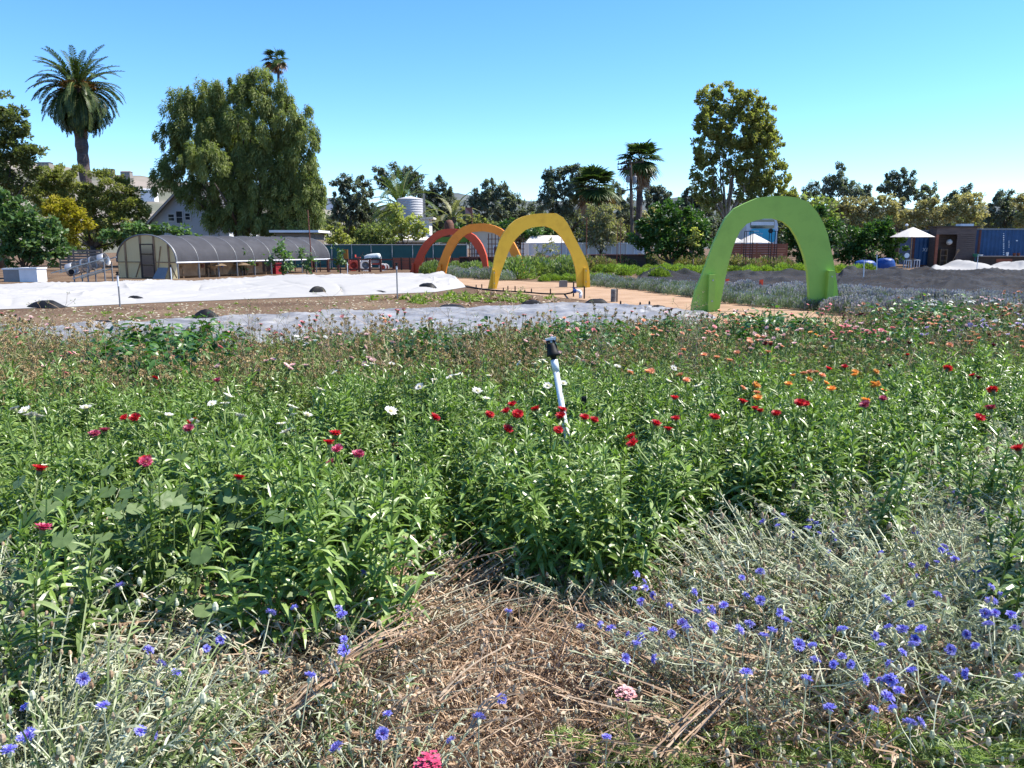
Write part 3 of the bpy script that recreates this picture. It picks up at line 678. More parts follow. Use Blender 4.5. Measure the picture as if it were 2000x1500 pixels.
Yr = 53.5
t = thing('rail_fence', (at(680, 520, Yr)[0], Yr, 0), 'rust brown post and rail fence in front of the old tractor', 'fence')
for px_ in (612, 640, 660, 679, 701, 722, 743):
    p = at(px_, 506, Yr); g = GB(); g.box((p[0], Yr, p[2] / 2), (.13, .13, p[2])); g.build('post', M['rust'], t)
for q in (507, 526):
    a, b = at(605, q, Yr), at(768, q, Yr); g = GB(); g.box(((a[0] + b[0]) / 2, Yr + .1, a[2]), (b[0] - a[0], .05, .09)); g.build('rail', M['rust'], t)
p = at(675, 487, 55); g = GB(); g.box((p[0], 55, p[2] - .5), (.30, .08, 1.0)); g.box((p[0], 55, .3), (.1, .07, p[2] - 1.0))
tag(g.build('orange_sign', mat('orange_paint', (.62, .25, .04)), loc=(p[0], 55, 0)), 'plain orange marker board behind the rail fence left of the tractor', 'sign')

# old tractor
s_ = mpp(55.5); Yt = 55.5
t = thing('tractor', (at(722, 520, Yt)[0], Yt, 0), 'old grey tractor with red wheel hubs behind the rail fence', 'tractor')
M['tyre'] = mat('tyre', (.05, .047, .045), rough=.9, scale=9); M['tyre_dusty'] = mat('tyre_dusty', (.95, .90, .86), rough=.9, scale=9)
M['red_paint'] = mat('red_paint', (.65, .10, .07), rough=.55, scale=5); M['grey_paint'] = mat('grey_paint', (1.0, 1.02, 1.0), rough=.45, scale=5, col2=(.7, .82, .80))
def wheel(px_, py_, rpx, wid, Y, tyre, hub, lug, name='rear_wheel', ang=.35):
    c = at(px_, py_, Y); r = rpx * s_; c[2] = r; axw = unit(np.array([math.sin(ang), -math.cos(ang), 0]))
    g = GB(); prof = [(r * .62, -wid / 2), (r * .93, -wid / 2), (r, -wid * .3), (r, wid * .3), (r * .93, wid / 2), (r * .62, wid / 2), (r * .62, -wid / 2)]
    g.lathe(c, prof, 28, axis=axw)
    if lug:
        x = unit(np.cross(axw, (0, 0, 1))); y = np.cross(axw, x)
        for k in range(18):
            th = 2 * math.pi * k / 18; d = x * math.cos(th) + y * math.sin(th)
            for sg in (-1, 1):
                th2 = th + sg * .13; d2 = x * math.cos(th2) + y * math.sin(th2)
                g.bar(c + d * r * 1.0, c + d2 * r * 1.01 + axw * sg * wid * .5, .06, .05)
    wh = g.build(name, tyre, t)
    g = GB(); g.lathe(c, [(0, wid * .28), (r * .16, wid * .28), (r * .2, wid * .1), (r * .45, wid * .02), (r * .55, wid * .36), (r * .63, wid * .40), (r * .63, -wid * .40), (r * .55, -wid * .36), (r * .42, -.02), (0, -.02)], 20, axis=axw); g.build('rim', hub, wh)
wheel(690, 514, 11, .34, Yt - .2, M['red_paint'], M['red_paint'], True)
wheel(713, 513, 11.5, .34, Yt - .6, M['tyre_dusty'], M['grey_metal'], True)
wheel(747, 517, 7.5, .16, Yt - .3, M['tyre_dusty'], M['red_paint'], False, 'front_wheel')
wheel(753, 517, 7.0, .16, Yt + .5, M['tyre_dusty'], M['red_paint'], False, 'front_wheel')
def T(px_, py_, dy=0): return at(px_, py_, Yt + dy)
g = GB(); sec = []
for f, (px_, top, bot, hw) in enumerate([(712, 500, 505, .16), (718, 497, 504, .22), (728, 495.3, 503, .23), (738, 494.6, 502.5, .24), (741.5, 495.5, 503.5, .24), (743, 498, 504.5, .21)]):
    x = T(px_, 500)[0]; zt_, zb = T(px_, top)[2], T(px_, bot)[2]
    sec.append([[x, Yt - hw, zb], [x, Yt - hw, zt_ - .08], [x, Yt - hw * .6, zt_], [x, Yt + hw * .6, zt_], [x, Yt + hw, zt_ - .08], [x, Yt + hw, zb]])
g.add(np.array(sec), grid_faces(6, 6)); g.poly(sec[0]); g.poly(sec[-1]); g.build('hood', M['grey_paint'], t, smooth=True)
g = GB(); gx = T(742.7, 500)[0]; g.box((gx + .03, Yt, T(742, 506)[2]), (.07, .40, .34)); g.build('grille', M['grey_metal'], t)
g = GB(); ex, ez = T(731, 510)[0], T(731, 510)[2]; g.box((ex, Yt, ez), (.62, .26, .26)); g.box((ex - .28, Yt, ez - .05), (.3, .36, .3)); g.tube([[ex - .1, Yt - .16, ez + .05], [ex + .22, Yt - .16, ez + .03]], .05, 8); g.build('engine', M['grey_metal'], t)
g = GB(); g.bar([T(700, 514)[0], Yt, T(700, 514)[2]], [T(745, 515)[0], Yt, T(745, 515)[2]], .14, .16); g.bar([T(750, 516)[0], Yt - .45, .26], [T(750, 516)[0], Yt + .6, .26], .08); g.build('chassis', M['red_paint'], t)
g = GB(); c = T(707, 497); g.lathe(c, [(.19, 0), (.21, .012), (.19, .024), (.185, .012), (.19, 0)], 16, axis=(-.7, 0, .6)); g.tube([c, T(714, 502)], .015, 5); g.build('steering_wheel', M['black_iron'], t)
g = GB(); c = T(699, 503); g.box(c, (.34, .4, .05)); g.box(c + np.array([-.17, 0, .1]), (.04, .4, .2)); g.box(c + np.array([0, 0, -.13]), (.05, .05, .2)); g.build('seat', M['red_paint'], t)
g = GB(); c = T(725, 492); g.tube([T(725, 496), c], .025, 6); g.build('exhaust_pipe', M['black_iron'], t)

# rebar trellis towers between the arches
Yx = 54.0
def trellis(px0, px1, pyt, label, solid=False):
    t = thing('rusty_trellis', (at((px0 + px1) / 2, 520, Yx)[0], Yx, 0), label, 'trellis', 'rusty grid trellises behind the arches')
    x0, x1 = (px0 - 1000) * mpp(Yx), (px1 - 1000) * mpp(Yx); zt_ = at(px0, pyt, Yx)[2]; dep = (x1 - x0) * .6
    for (dy, nm) in ((0, 'front_grid'), (dep, 'back_grid')):
        g = GB()
        for x in np.linspace(x0, x1, max(4, int((x1 - x0) / .22))): g.box((x, Yx + dy, (zt_ + .1) / 2), (.045, .045, zt_ + .1))
        for z in np.arange(.2, zt_, .33): g.box(((x0 + x1) / 2, Yx + dy - .048, z), (x1 - x0 + .16, .045, .045))
        g.build(nm, M['rust'], t)
    g = GB()
    for x in (x0, x1):
        for z in np.arange(.2, zt_, .33): g.box((x, Yx + dep / 2, z + .05), (.04, dep - .1, .04))
    g.build('side_grid', M['rust'], t)
trellis(917, 931, 478, 'narrow rusty grid tower between the legs of the red arch')
trellis(954, 974, 459, 'rusty grid trellis seen between the orange arch and the yellow one')
trellis(1008, 1022, 460, 'rusty grid trellis right behind the left leg of the yellow arch')
t = thing('garden_bench_wall', (at(985, 520, 55)[0], 55, 0), 'long low rust brown planter wall behind the arches', 'planter')
a, b = at(898, 503, 55.2), at(1085, 503, 55.2)
g = GB(); g.box(((a[0] + b[0]) / 2, 55.2, .44), (b[0] - a[0], .25, .88)); g.build('planter_side', M['wood_dark'], t)
g = GB(); g.box(((a[0] + b[0]) / 2, 55.2, .93), (b[0] - a[0] + .1, .4, .09)); g.build('planter_cap', M['rust'], t)
a, b = at(918, 520, 64), at(1004, 449, 64)
t = thing('tan_building', ((a[0] + b[0]) / 2, 65, 0), 'pale tan building behind the rusty grid trellises', 'building')
g = GB(); g.box(((a[0] + b[0]) / 2, 66.5, b[2] / 2), (b[0] - a[0], 3, b[2])); g.build('wall', mat('tan_wall', (.95, .78, .60), col2=(.85, .69, .52), scale=1.2), t)
g = GB(); g.box(((a[0] + b[0]) / 2, 66.4, b[2] + .06), (b[0] - a[0] + .4, 3.4, .12)); g.build('roof', M['shingle'], t)
for s in (.22, .62):
    g = GB(); g.box((a[0] + (b[0] - a[0]) * s, 64.98, 1.35), (.7, .06, .8)); wi = g.build('window', M['white_paint'], t)
    g = GB(); g.box((a[0] + (b[0] - a[0]) * s, 64.955, 1.35), (.58, .03, .68)); g.build('pane', M['glass_dark'], wi)
# green roofed stand with a pale board below, and a stone monument behind
t = thing('market_stand', (at(890, 520, 66)[0], 66, 0), 'small stand with a flat lime green roof edge behind the red arch', 'stand')
a, b = at(852, 473, 66), at(914, 463, 66)
g = GB(); g.box(((a[0] + b[0]) / 2, 67, (a[2] + b[2]) / 2), (b[0] - a[0], 2.6, b[2] - a[2])); g.build('roof', mat('lime_roof', (.20, .36, .05)), t)
for s in (.05, .95):
    g = GB(); x = a[0] + (b[0] - a[0]) * s; g.box((x, 66.1, a[2] / 2), (.1, .1, a[2])); g.build('post', M['white_paint'], t)
g = GB(); g.box(((a[0] + b[0]) / 2, 67.5, a[2] / 2 - .02), (b[0] - a[0] - .4, 1.2, a[2] - .05)); g.build('back_wall', M['white_paint'], t)
p = at(915, 405, 70); t = thing('square_sign', (p[0], 70, 0), 'square sign with a pink and a brown half on a tall thin pole', 'sign')
g = GB(); g.tube([[p[0] + .28, 70.08, 0], [p[0] + .28, 70.08, p[2]]], .045, 6); g.build('pole', M['rust'], t)
hw = 6.4 * mpp(70); c = np.array([p[0], 70, at(915, 412, 70)[2]]); 
g = GB(); g.add([c + [-hw, 0, hw], c + [-hw, 0, -hw * .6], c + [hw, 0, -hw * 1.1], c + [hw, 0, hw]], [[0, 1, 2, 3]], mi=0); g.box(c + np.array([0, .04, 0]), (hw * 1.9, .05, hw * 1.7), mi=0)
g.add([c + [-hw, -.005, hw], c + [hw, -.005, -hw * 1.1], c + [hw, -.005, hw]], T=[[0, 1, 2]], mi=1)
g.build('sign_panel', [mat('pink_paint', (.55, .28, .27)), mat('brown_paint', (.32, .11, .09))], t)

# water tank, white building
Yk = 84
a, b = at(772, 388, Yk), at(824, 440, Yk); rr = (b[0] - a[0]) / 2; c = np.array([(a[0] + b[0]) / 2, Yk + rr, 0])
t = thing('water_tank', c, 'large round pale corrugated water tank behind the sycamore bush', 'water tank')
prof = [(rr, 0)]; zz = 0; top = a[2]
for k in range(26): prof += [(rr, top * k / 26), (rr - .03, top * (k + .5) / 26)]
prof += [(rr, top), (rr * .96, top + .06), (0, top + .35)]
g = GB(); g.lathe(c, prof, 40); g.build('tank_body', mat('tank_grey', (.72, .73, .77), col2=(.6, .61, .66), scale=1.2), t, smooth=False)
g = GB(); x = at(827, 400, Yk)[0]
for s in (0, .35): g.tube([[x + s * .3, Yk - .1 + s, 0], [x + s * .3, Yk - .1 + s, top + .5]], .05, 6)
for z in np.arange(1, top, .4): g.bar([x, Yk - .1, z], [x + .1, Yk + .25, z], .04)
g.bar([x, Yk - .1, top + .5], [c[0], Yk, top + .45], .05); g.build('ladder', M['grey_metal'], t)
a, b = at(818, 460, 80), at(838, 428, 80)
t = thing('white_shed', ((a[0] + b[0]) / 2, 81, 0), 'white shed with a bright flat roof beside the water tank', 'shed')
g = GB(); g.box(((a[0] + b[0]) / 2, 81.5, b[2] / 2), (b[0] - a[0], 3, b[2])); g.build('wall', M['white_paint'], t)
g = GB(); g.box(((a[0] + b[0]) / 2 + .2, 81.5, b[2] + .1), (b[0] - a[0] + .5, 3.5, .2)); g.build('roof', M['canvas'], t)
a, b = at(772, 480, 74), at(832, 466, 74)
t = thing('low_shed', ((a[0] + b[0]) / 2, 75, 0), 'low pale roofed shed behind the green screened fence', 'shed')
g = GB(); g.box(((a[0] + b[0]) / 2, 75.5, 1.1), (b[0] - a[0], 3, 2.2)); g.build('wall', M['grey_metal'], t)
g = GB(); g.box(((a[0] + b[0]) / 2, 75.2, b[2]), (b[0] - a[0] + .6, 4, .2), rx=.12); g.build('roof', M['canvas'], t)

# white panel fence, white tent roofs
Yw = 68
a, b = at(1018, 500, Yw), at(1262, 474, Yw)
t = thing('white_panel_fence', ((a[0] + b[0]) / 2, Yw, 0), 'white panelled fence with two rows of squares behind the yellow arch', 'fence')
g = GB(); g.box(((a[0] + b[0]) / 2, Yw + .05, b[2] / 2), (b[0] - a[0], .05, b[2])); g.build('fence_panel', mat('fence_white', (.92, .93, .96), col2=(.85, .86, .89), scale=1.5), t)
for x in np.arange(a[0], b[0] + .1, 14.7 * mpp(Yw)):
    g = GB(); g.box((x, Yw - .03, b[2] / 2), (.09, .10, b[2])); g.build('post', M['white_paint'], t)
for z in (.12, b[2] * .48, b[2] - .05):
    g = GB(); g.box(((a[0] + b[0]) / 2, Yw - .01, z), (b[0] - a[0], .06, .09)); g.build('rail', M['white_paint'], t)
Yn = 74
t = thing('white_tent', (at(1065, 470, Yn)[0], Yn, 0), 'low white sloped tent roof behind the white panelled fence', 'tent')
a, b, c_ = at(1026, 475, Yn), at(1110, 475, Yn), at(1066, 459, Yn)
V = [[a[0], Yn, a[2]], [b[0], Yn, b[2]], [b[0], Yn + 5, b[2]], [a[0], Yn + 5, a[2]], [a[0] + .6, Yn + 2.5, c_[2]], [b[0] - .8, Yn + 2.5, c_[2]]]
g = GB(); g.add(V, [[0, 1, 5, 4], [2, 3, 4, 5]], [[1, 2, 5], [3, 0, 4]]); g.build('roof', M['canvas'], t)
for x in (a[0], b[0]):
    for dy in (0, 5): g = GB(); g.tube([[x, Yn + dy, 0], [x, Yn + dy, a[2]]], .04, 6); g.build('pole', M['steel'], t)
t = thing('timber_planter', (at(1205, 510, 58)[0], 58, 0), 'low rust brown timber planter in front of the white panelled fence', 'planter')
a, b = at(1152, 510, 58), at(1262, 499, 58); g = GB(); g.box(((a[0] + b[0]) / 2, 58.4, b[2] / 2), (b[0] - a[0], .9, b[2] - .002)); g.build('planter_side', M['wood_dark'], t)
g = GB(); g.box(((a[0] + b[0]) / 2, 58.4, b[2] + .04), (b[0] - a[0] + .1, 1.1, .08)); g.build('planter_cap', M['rust'], t)

# thin rods
def rod(px_, pyt, pyb, Y, label, lean=0, m=None, r=.022):
    tp = at(px_, pyt, Y); g = GB(); g.tube([[tp[0] + lean, Y, 0], [tp[0], Y, tp[2]]], r, 5)
    tag(g.build('thin_rod', m or M['rust'], loc=(tp[0], Y, 0)), label, 'rod', 'thin upright rods in the garden')
rod(601, 410, 492, 50, 'tall thin brown rod standing in front of the greenhouse roof', lean=.12, r=.035)
rod(1146, 424, 505, 55, 'tall thin rod just right of the yellow arch', r=.03)
rod(1206, 440, 500, 55, 'left one of two close thin rods before the white fence')
rod(1213, 424, 500, 55, 'right one of two close thin rods before the white fence')
rod(1190, 453, 474, 66, 'short slanting pale yellow pole above the white fence', lean=-.4, m=M['wood_tan'])
rod(1097, 465, 505, 56, 'short thin rod seen through the yellow arch')

# utility pole
Yp = 76
def U(px_, py_, dy=0): return at(px_, py_, Yp + dy)
t = thing('utility_pole', (U(1237, 470)[0], Yp, 0), 'wooden utility pole with crossarms and two transformers in front of a fan palm', 'utility pole')
top = U(1231.5, 313); bot = U(1237, 470); bot[2] = 0
g = GB(); g.tube([bot, bot * .5 + top * .5, top], [.19, .16, .12], 8); g.build('pole', M['bark'], t)
for (x0, x1, y0, y1) in ((1206, 1257, 320.5, 316), (1206, 1232, 331, 329), (1215, 1248, 373, 367)):
    g = GB(); g.bar(U(x0, y0, -.2), U(x1, y1, -.2), .14, .12); ca = g.build('crossarm', M['wood_dark'], t)
    for f in (.04, .3, .7, .96):
        c = U(x0 + (x1 - x0) * f, y0 + (y1 - y0) * f, -.2) + np.array([0, 0, .07]); g = GB(); g.lathe(c, [(.03, 0), (.03, .1), (.07, .11), (.07, .17), (.03, .22), (0, .23)], 8); g.build('insulator', M['grey_metal'], ca)
for (px_, y0, y1, r) in ((1226, 345, 356, .19), (1239.5, 344, 358, .20)):
    a, b = U(px_, y1, -.25), U(px_, y0, -.25); g = GB(); h = b[2] - a[2]
    g.lathe(a, [(0, 0), (r * .9, 0), (r, .04), (r, h - .06), (r * .8, h), (0, h + .03)], 12); tr = g.build('transformer', M['grey_metal'], t, smooth=False)
    g = GB(); g.lathe(b + np.array([.05, 0, 0]), [(.04, 0), (.05, .06), (.03, .12), (.05, .18), (0, .26)], 8); g.build('bushing', M['concrete'], tr)
g = GB(); g.tube([U(1221, 345, -.25), U(1216, 368, -.2)], .012, 4); g.tube([U(1207, 331, -.2), U(1226, 344, -.25)], .012, 4); g.build('wire', M['black_iron'], t)

# red brown fence, bus, parasols on the right
fence_slats('plank_fence', 1418, 1538, 476, 514, 62, 8, M['wood_red'], 'red brown horizontal plank fence seen through the green arch', 'fence', .06, 5)
Yb = 74
def B(px_, py_, dy=0): return at(px_, py_, Yb + dy)
t = thing('double_decker_bus', (B(1488, 480)[0], Yb, 0), 'white and teal double decker bus facing us behind the plank fence', 'bus')
x0, x1, zt_ = B(1457, 450)[0], B(1520, 450)[0], B(1490, 427)[2]; cx = (x0 + x1) / 2; W = x1 - x0
prof = [(-.5, .35), (-.5, zt_ * .55), (-.485, zt_ * .85), (-.44, zt_ * .97), (-.35, zt_), (.35, zt_), (.44, zt_ * .97), (.485, zt_ * .85), (.5, zt_ * .55), (.5, .35)]
g = GB(); V = [[cx + p * W, Yb + dy, z] for dy in (0, 9.5) for p, z in prof]
k = len(prof); g.add(V, [[i, (i + 1) % k, k + (i + 1) % k, k + i] for i in range(k)]); g.poly(V[:k]); g.poly(V[k:]); g.build('body', mat('bus_white', (1.0, 1.01, 1.06), rough=.35, spec=.5), t)
def rrect(xa, xb, za, zb, y, r, n=5):
    pts = []
    for (qx, qz, a0) in ((xb - r, zb - r, 0), (xa + r, zb - r, 90), (xa + r, za + r, 180), (xb - r, za + r, 270)):
        for i in range(n): a = rad(a0 + 90 * i / (n - 1)); pts.append([qx + r * math.cos(a), y, qz + r * math.sin(a)])
    return pts
def plate(pts, th, nm, m, par):
    p = np.array(pts); k = len(p); g = GB(); q = p + [0, th, 0]
    g.poly(p); g.add(np.vstack([p, q]), [[i, (i + 1) % k, k + (i + 1) % k, k + i] for i in range(k)]); return g.build(nm, m, par)
wa, wb = B(1465, 446), B(1513, 428.5)
win = plate(rrect(wa[0], wb[0], wa[2], wb[2], Yb - .05, .16), .05, 'windscreen', M['glass_dark'], t)
wa, wb = B(1466.5, 440), B(1511.5, 433.5)
plate(rrect(wa[0], wb[0], wa[2], wb[2], Yb - .06, .03), .009, 'sunblind', M['white_paint'], win)
wa, wb = B(1462, 474), B(1516, 446.5)
fp = plate(rrect(wa[0], wb[0], wa[2], wb[2], Yb - .04, .4), .04, 'teal_panel', mat('teal_paint', (.06, .60, .85), rough=.35, spec=.5), t)
for s in (-1, 1):
    g = GB(); g.lathe((cx + s * W * .42, Yb + 1.6, .5), [(0, -.14), (.5, -.14), (.5, .14), (0, .14)], 20, axis=(1, 0, 0)); g.build('wheel', M['tyre'], t)
def text(body, loc, size, m, parent=None, name='lettering', spacing=1.0):
    cu = bpy.data.curves.new(name, 'FONT'); cu.body = body; cu.size = size; cu.extrude = .004; cu.space_character = spacing
    cu.materials.append(m); o = bpy.data.objects.new(name, cu); COL.objects.link(o)
    o.rotation_euler = (math.pi / 2, 0, 0); L0 = np.array(loc, float)
    if parent is not None: o.parent = parent; L0 = L0 - origin(parent)
    bpy.context.view_layer.update(); me = bpy.data.meshes.new_from_object(o.evaluated_get(bpy.context.evaluated_depsgraph_get())); bpy.data.objects.remove(o)
    o = bpy.data.objects.new(name, me); COL.objects.link(o); o.rotation_euler = (math.pi / 2, 0, 0); o.parent = parent
    if not me.materials: me.materials.append(m)
    o.location = [float(v) for v in L0]; return o
for body, px_, py_ in (('Creative', 1465, 452.6), ('Solutions for', 1465, 457.8), ('Living', 1477, 463)):
    text(body, B(px_, py_) + np.array([0, -.05, 0]), .23, M['white_paint'], fp)
def parasol(px_, py_t, hw, drop, Y, label, pole=True):
    tp = at(px_, py_t, Y); s = mpp(Y); t = thing('canvas_parasol', (tp[0], Y, 0), label, 'parasol', 'off white canvas parasols')
    r = hw * s; h = drop * s; n = 8; g = GB(); V = [tp]; rings = ((.12, .10), (.5, .48), (1, 1))
    for f, hh in rings:
        for j in range(n * 3):
            a = 2 * math.pi * j / (n * 3) + .2; q = 1 - .045 * f * (1 - math.cos(n * (a - .2))) / 2 * 2
            V.append(tp + np.array([r * f * q * math.cos(a), r * f * q * math.sin(a), -h * hh]))
    m_ = n * 3; T_ = [[0, 1 + (j + 1) % m_, 1 + j] for j in range(m_)]
    Q = [[1 + i * m_ + j, 1 + i * m_ + (j + 1) % m_, 1 + (i + 1) * m_ + (j + 1) % m_, 1 + (i + 1) * m_ + j] for i in range(2) for j in range(m_)]
    g.add(V, Q, T_); g.build('canopy', M['canvas'], t)
    g = GB()
    for j in range(n): a = 2 * math.pi * j / n + .2; g.bar(tp + np.array([0, 0, -h * .7]), tp + np.array([r * .62 * math.cos(a), r * .62 * math.sin(a), -h * .64]), .04)
    g.build('ribs', M['wood_tan'], t)
    g = GB(); g.tube([[tp[0], Y, 0], tp], .04, 8); g.build('pole', M['wood_tan'], t)
parasol(1472, 456.5, 34, 17, 65, 'off white parasol in front of the teal bus, above the plank fence')
parasol(1434, 462, 24, 12, 67, 'off white parasol partly hidden by the left leg of the green arch')
parasol(1783, 443.5, 40, 19, 64, 'off white parasol standing beside the dark wooden shack')
def obelisk(px0, px1, pyt, Y, label):
    t = thing('metal_plant_frame', (at((px0 + px1) / 2, 510, Y)[0], Y, 0), label, 'plant frame', 'black metal plant frames')
    a, b = at(px0, pyt, Y), at(px1, pyt, Y); g = GB()
    for x in (a[0], b[0]):
        for dy in (0, .5): g.bar([x, Y + dy, 0], [x, Y + dy, a[2]], .04)
    for z in (a[2],):
        g.bar([a[0], Y, z], [b[0], Y, z], .04); g.bar([a[0], Y + .5, z], [b[0], Y + .5, z], .04); g.bar([a[0], Y, z], [a[0], Y + .5, z], .035); g.bar([b[0], Y, z], [b[0], Y + .5, z], .035)
    g.build('frame', M['black_iron'], t); return t
obelisk(1458.5, 1471, 451.5, 56, 'tall black metal frame in front of the left parasol')
ob = obelisk(1507.5, 1519, 451.5, 56, 'tall black metal frame topped by a round black disc')
c = at(1505, 451, 55.9); g = GB(); g.lathe(c, [(0, .0), (4.6 * mpp(56), .0), (4.6 * mpp(56), .05), (0, .05)], 20, axis=(0, -1, 0)); g.build('disc', M['black_iron'], ob)

# containers and shack
M['container'] = mat('container', (.028, .12, .30), rough=.55, spec=.4, col2=(.02, .085, .21), scale=1.4)
def container(name, px0, px1, pyt, Y, label, dpt=2.4):
    a, b = at(px0, 520, Y), at(px1, pyt, Y); t = thing(name, ((a[0] + b[0]) / 2, Y, 0), label, 'shipping container', 'dark blue shipping containers')
    L_ = b[0] - a[0]; n = int(L_ / .085); g = GB(); V = []
    for i in range(n + 1):
        ph = (i % 4); off = 0 if ph in (0, 1) else .05
        V += [[a[0] + L_ * i / n, Y + off, .15], [a[0] + L_ * i / n, Y + off, b[2] - .12]]
    g.add(V, [[2 * i, 2 * i + 2, 2 * i + 3, 2 * i + 1] for i in range(n)])
    g.box(((a[0] + b[0]) / 2, Y + dpt / 2 + .06, b[2] / 2), (L_ - .02, dpt - .02, b[2] - .3)); g.build('side_wall', M['container'], t)
    g = GB(); g.box(((a[0] + b[0]) / 2, Y + dpt / 2, b[2] - .06), (L_ + .05, dpt + .06, .12)); g.build('roof', M['grey_metal'], t)
    g = GB(); g.box(((a[0] + b[0]) / 2, Y + .02, .08), (L_ + .05, .12, .15)); g.build('bottom_rail', M['rust'], t)
    for x in (a[0], b[0]):
        g = GB(); g.box((x, Y + .01, b[2] / 2), (.14, .14, b[2] - .25)); g.build('corner_post', M['rust'], t)
    return t
Yc = 67.2
c1 = container('shipping_container', 1781, 1850, 449, Yc, 'dark blue container with white letters behind the parasol')
text('XIN', at(1801, 491, Yc) + np.array([0, -.012, 0]), .42, M['white_paint'], c1, spacing=1.15)
c2 = container('shipping_container', 1908, 2062, 446, 67.2, 'dark blue container with a vertical line of small white marks, right of the shack')
g = GB()
for k in range(11):
    c = at(1960, 456 + k * 4.1, 67.2); g.box(c + np.array([0, -.012, 0]), (.10, .012, .10 if k % 4 else .05))
for k in range(5):
    c = at(1970.5, 471 + k * 3.0, 67.2); g.box(c + np.array([0, -.012, 0]), (.06, .012, .07))
c = at(1986, 470, 67.2); g.box(c + np.array([0, -.012, 0]), (.16, .012, .09)); g.build('stencilled_marks', M['white_paint'], c2)
Ys = 66
t = thing('wooden_shack', (at(1866, 520, Ys)[0], Ys, 0), 'dark weathered plank shack with an open doorway between the two containers', 'shack')
a, b = at(1823, 520, Ys), at(1908, 444, Ys); dx0, dx1 = at(1830, 500, Ys)[0], at(1866, 500, Ys)[0]; zt_ = b[2]; dz = at(0, 458, Ys)[2]
M['shack'] = mat('shack', (.22, .155, .13), col2=(.12, .085, .075), scale=3, bump=.3, stretch=(.3, 1, 7))
g = GB(); n = 16
for k in range(n): g.box(((dx1 + b[0]) / 2, Ys + .012 * (k % 2), dz * (k + .5) / n), (b[0] - dx1, .05, dz / n - .02))
g.build('plank_wall', M['shack'], t)
g = GB(); g.box(((a[0] + dx0) / 2, Ys, dz / 2), (dx0 - a[0], .1, dz)); g.build('door_jamb', M['wood_red'], t)
g = GB(); g.box(((a[0] + b[0]) / 2, Ys, (dz + zt_) / 2), (b[0] - a[0], .08, zt_ - dz - .004)); g.build('fascia', M['shack'], t)
g = GB(); g.box(((a[0] + b[0]) / 2, Ys + .5, zt_ + .05), (b[0] - a[0] + .3, 1.3, .1)); g.build('roof', M['wood_dark'], t)
g = GB(); g.box((a[0] + .05, Ys + .58, zt_ / 2), (.08, 1.0, zt_ - .05)); g.box((b[0] - .05, Ys + .58, zt_ / 2), (.08, 1.0, zt_ - .05)); g.box(((a[0] + b[0]) / 2, Ys + 1.06, zt_ / 2), (b[0] - a[0] - .19, .04, zt_ - .05)); g.build('inner_wall', M['shack'], t)
g = GB(); g.box((at(1892, 443, Ys)[0], Ys + .6, zt_ + .2), (1.1, .7, .18)); tag(g.build('roof_box', M['white_paint'], loc=(at(1892, 443, Ys)[0], Ys + .6, zt_ + .12)), 'flat white box lying on the roof of the wooden shack', 'box')
c = at(1854, 473, Ys + .4); g = GB(); g.lathe(c, [(.02, -.24)] + [(.24 * math.sin(x), -.24 * math.cos(x)) for x in np.linspace(.15, 3.0, 12)], 16); tl = thing('paper_lantern', c, 'round pale paper lantern hanging in the doorway of the shack', 'lantern')
g.build('globe', M['canvas'], tl, smooth=True); g = GB(); g.tube([c + [0, 0, .24], [c[0], c[1], zt_]], .01, 4); g.build('cord', M['black_iron'], tl)
c = at(1832, 510, Ys + .5); t2 = thing('wooden_shelf', (c[0], c[1], 0), 'small wooden shelf just inside the doorway of the shack', 'shelf'); g = GB()
for z in (.5, .95, 1.4): g.box((c[0] + .35, c[1], z), (.5, .4, .04))
g.build('shelf_board', M['wood_tan'], t2); g = GB()
for s in (.08, .62): g.box((c[0] + s, c[1] + .0, .72), (.04, .38, 1.44))
g.build('upright', M['wood_tan'], t2)
# broom, chair, blue tarp, counter with pots
g = GB(); p, q = at(1858, 513, 64.5), at(1869, 494, 64.5); g.tube([[p[0] - .12, 64.5, 0.02], q], .022, 6); t2 = thing('broom', (p[0], 64.5, 0), 'long handled tan broom leaning at the shack wall', 'broom'); g.build('handle', M['wood_tan'], t2)
g = GB(); g.lathe(q, [(.03, -.05), (.1, .18), (.11, .3), (0, .3)], 8, axis=(.4, 0, .9)); g.build('bristles', M['wood_tan'], t2)
Yq = 63
t2 = thing('white_chair', (at(1772, 520, Yq)[0], Yq, 0), 'white plastic chair with a round back under the right parasol', 'chair'); s = mpp(Yq)
c = at(1771, 499, Yq); g = GB(); g.lathe(c, [(0, 0), (.17, 0), (.2, .02), (.2, .03), (0, .035)], 16, axis=(0, -1, 0)); g.build('backrest', M['white_paint'], t2)
zs = at(0, 508, Yq)[2]; g = GB(); g.box((c[0], Yq - .22, zs), (.42, .42, .04)); g.build('seat', M['white_paint'], t2)
for sx in (-1, 1):
    for sy in (-1, 1): g = GB(); g.bar([c[0] + sx * .2, Yq - .22 + sy * .19, 0], [c[0] + sx * .17, Yq - .22 + sy * .17, zs], .04); g.build('leg', M['white_paint'], t2)
for (x0_, x1_, pt, lab, m_) in ((1775, 1785, 506, 'tan wooden side table beside the white chair', M['wood_tan']), (1784, 1794, 508, 'small white table beside the container wall', M['white_paint'])):
    a, b = at(x0_, pt, Yq + .3), at(x1_, pt, Yq + .3); t2 = thing('side_table', ((a[0] + b[0]) / 2, Yq + .3, 0), lab, 'table'); g = GB(); g.box(((a[0] + b[0]) / 2, Yq + .3, a[2]), (b[0] - a[0] + .08, .45, .05)); g.build('tabletop', m_, t2)
    for x in (a[0], b[0]):
        for dy in (.12, .48): g = GB(); g.bar([x, Yq + dy, 0], [x, Yq + dy, a[2] - .03], .05); g.build('leg', m_, t2)
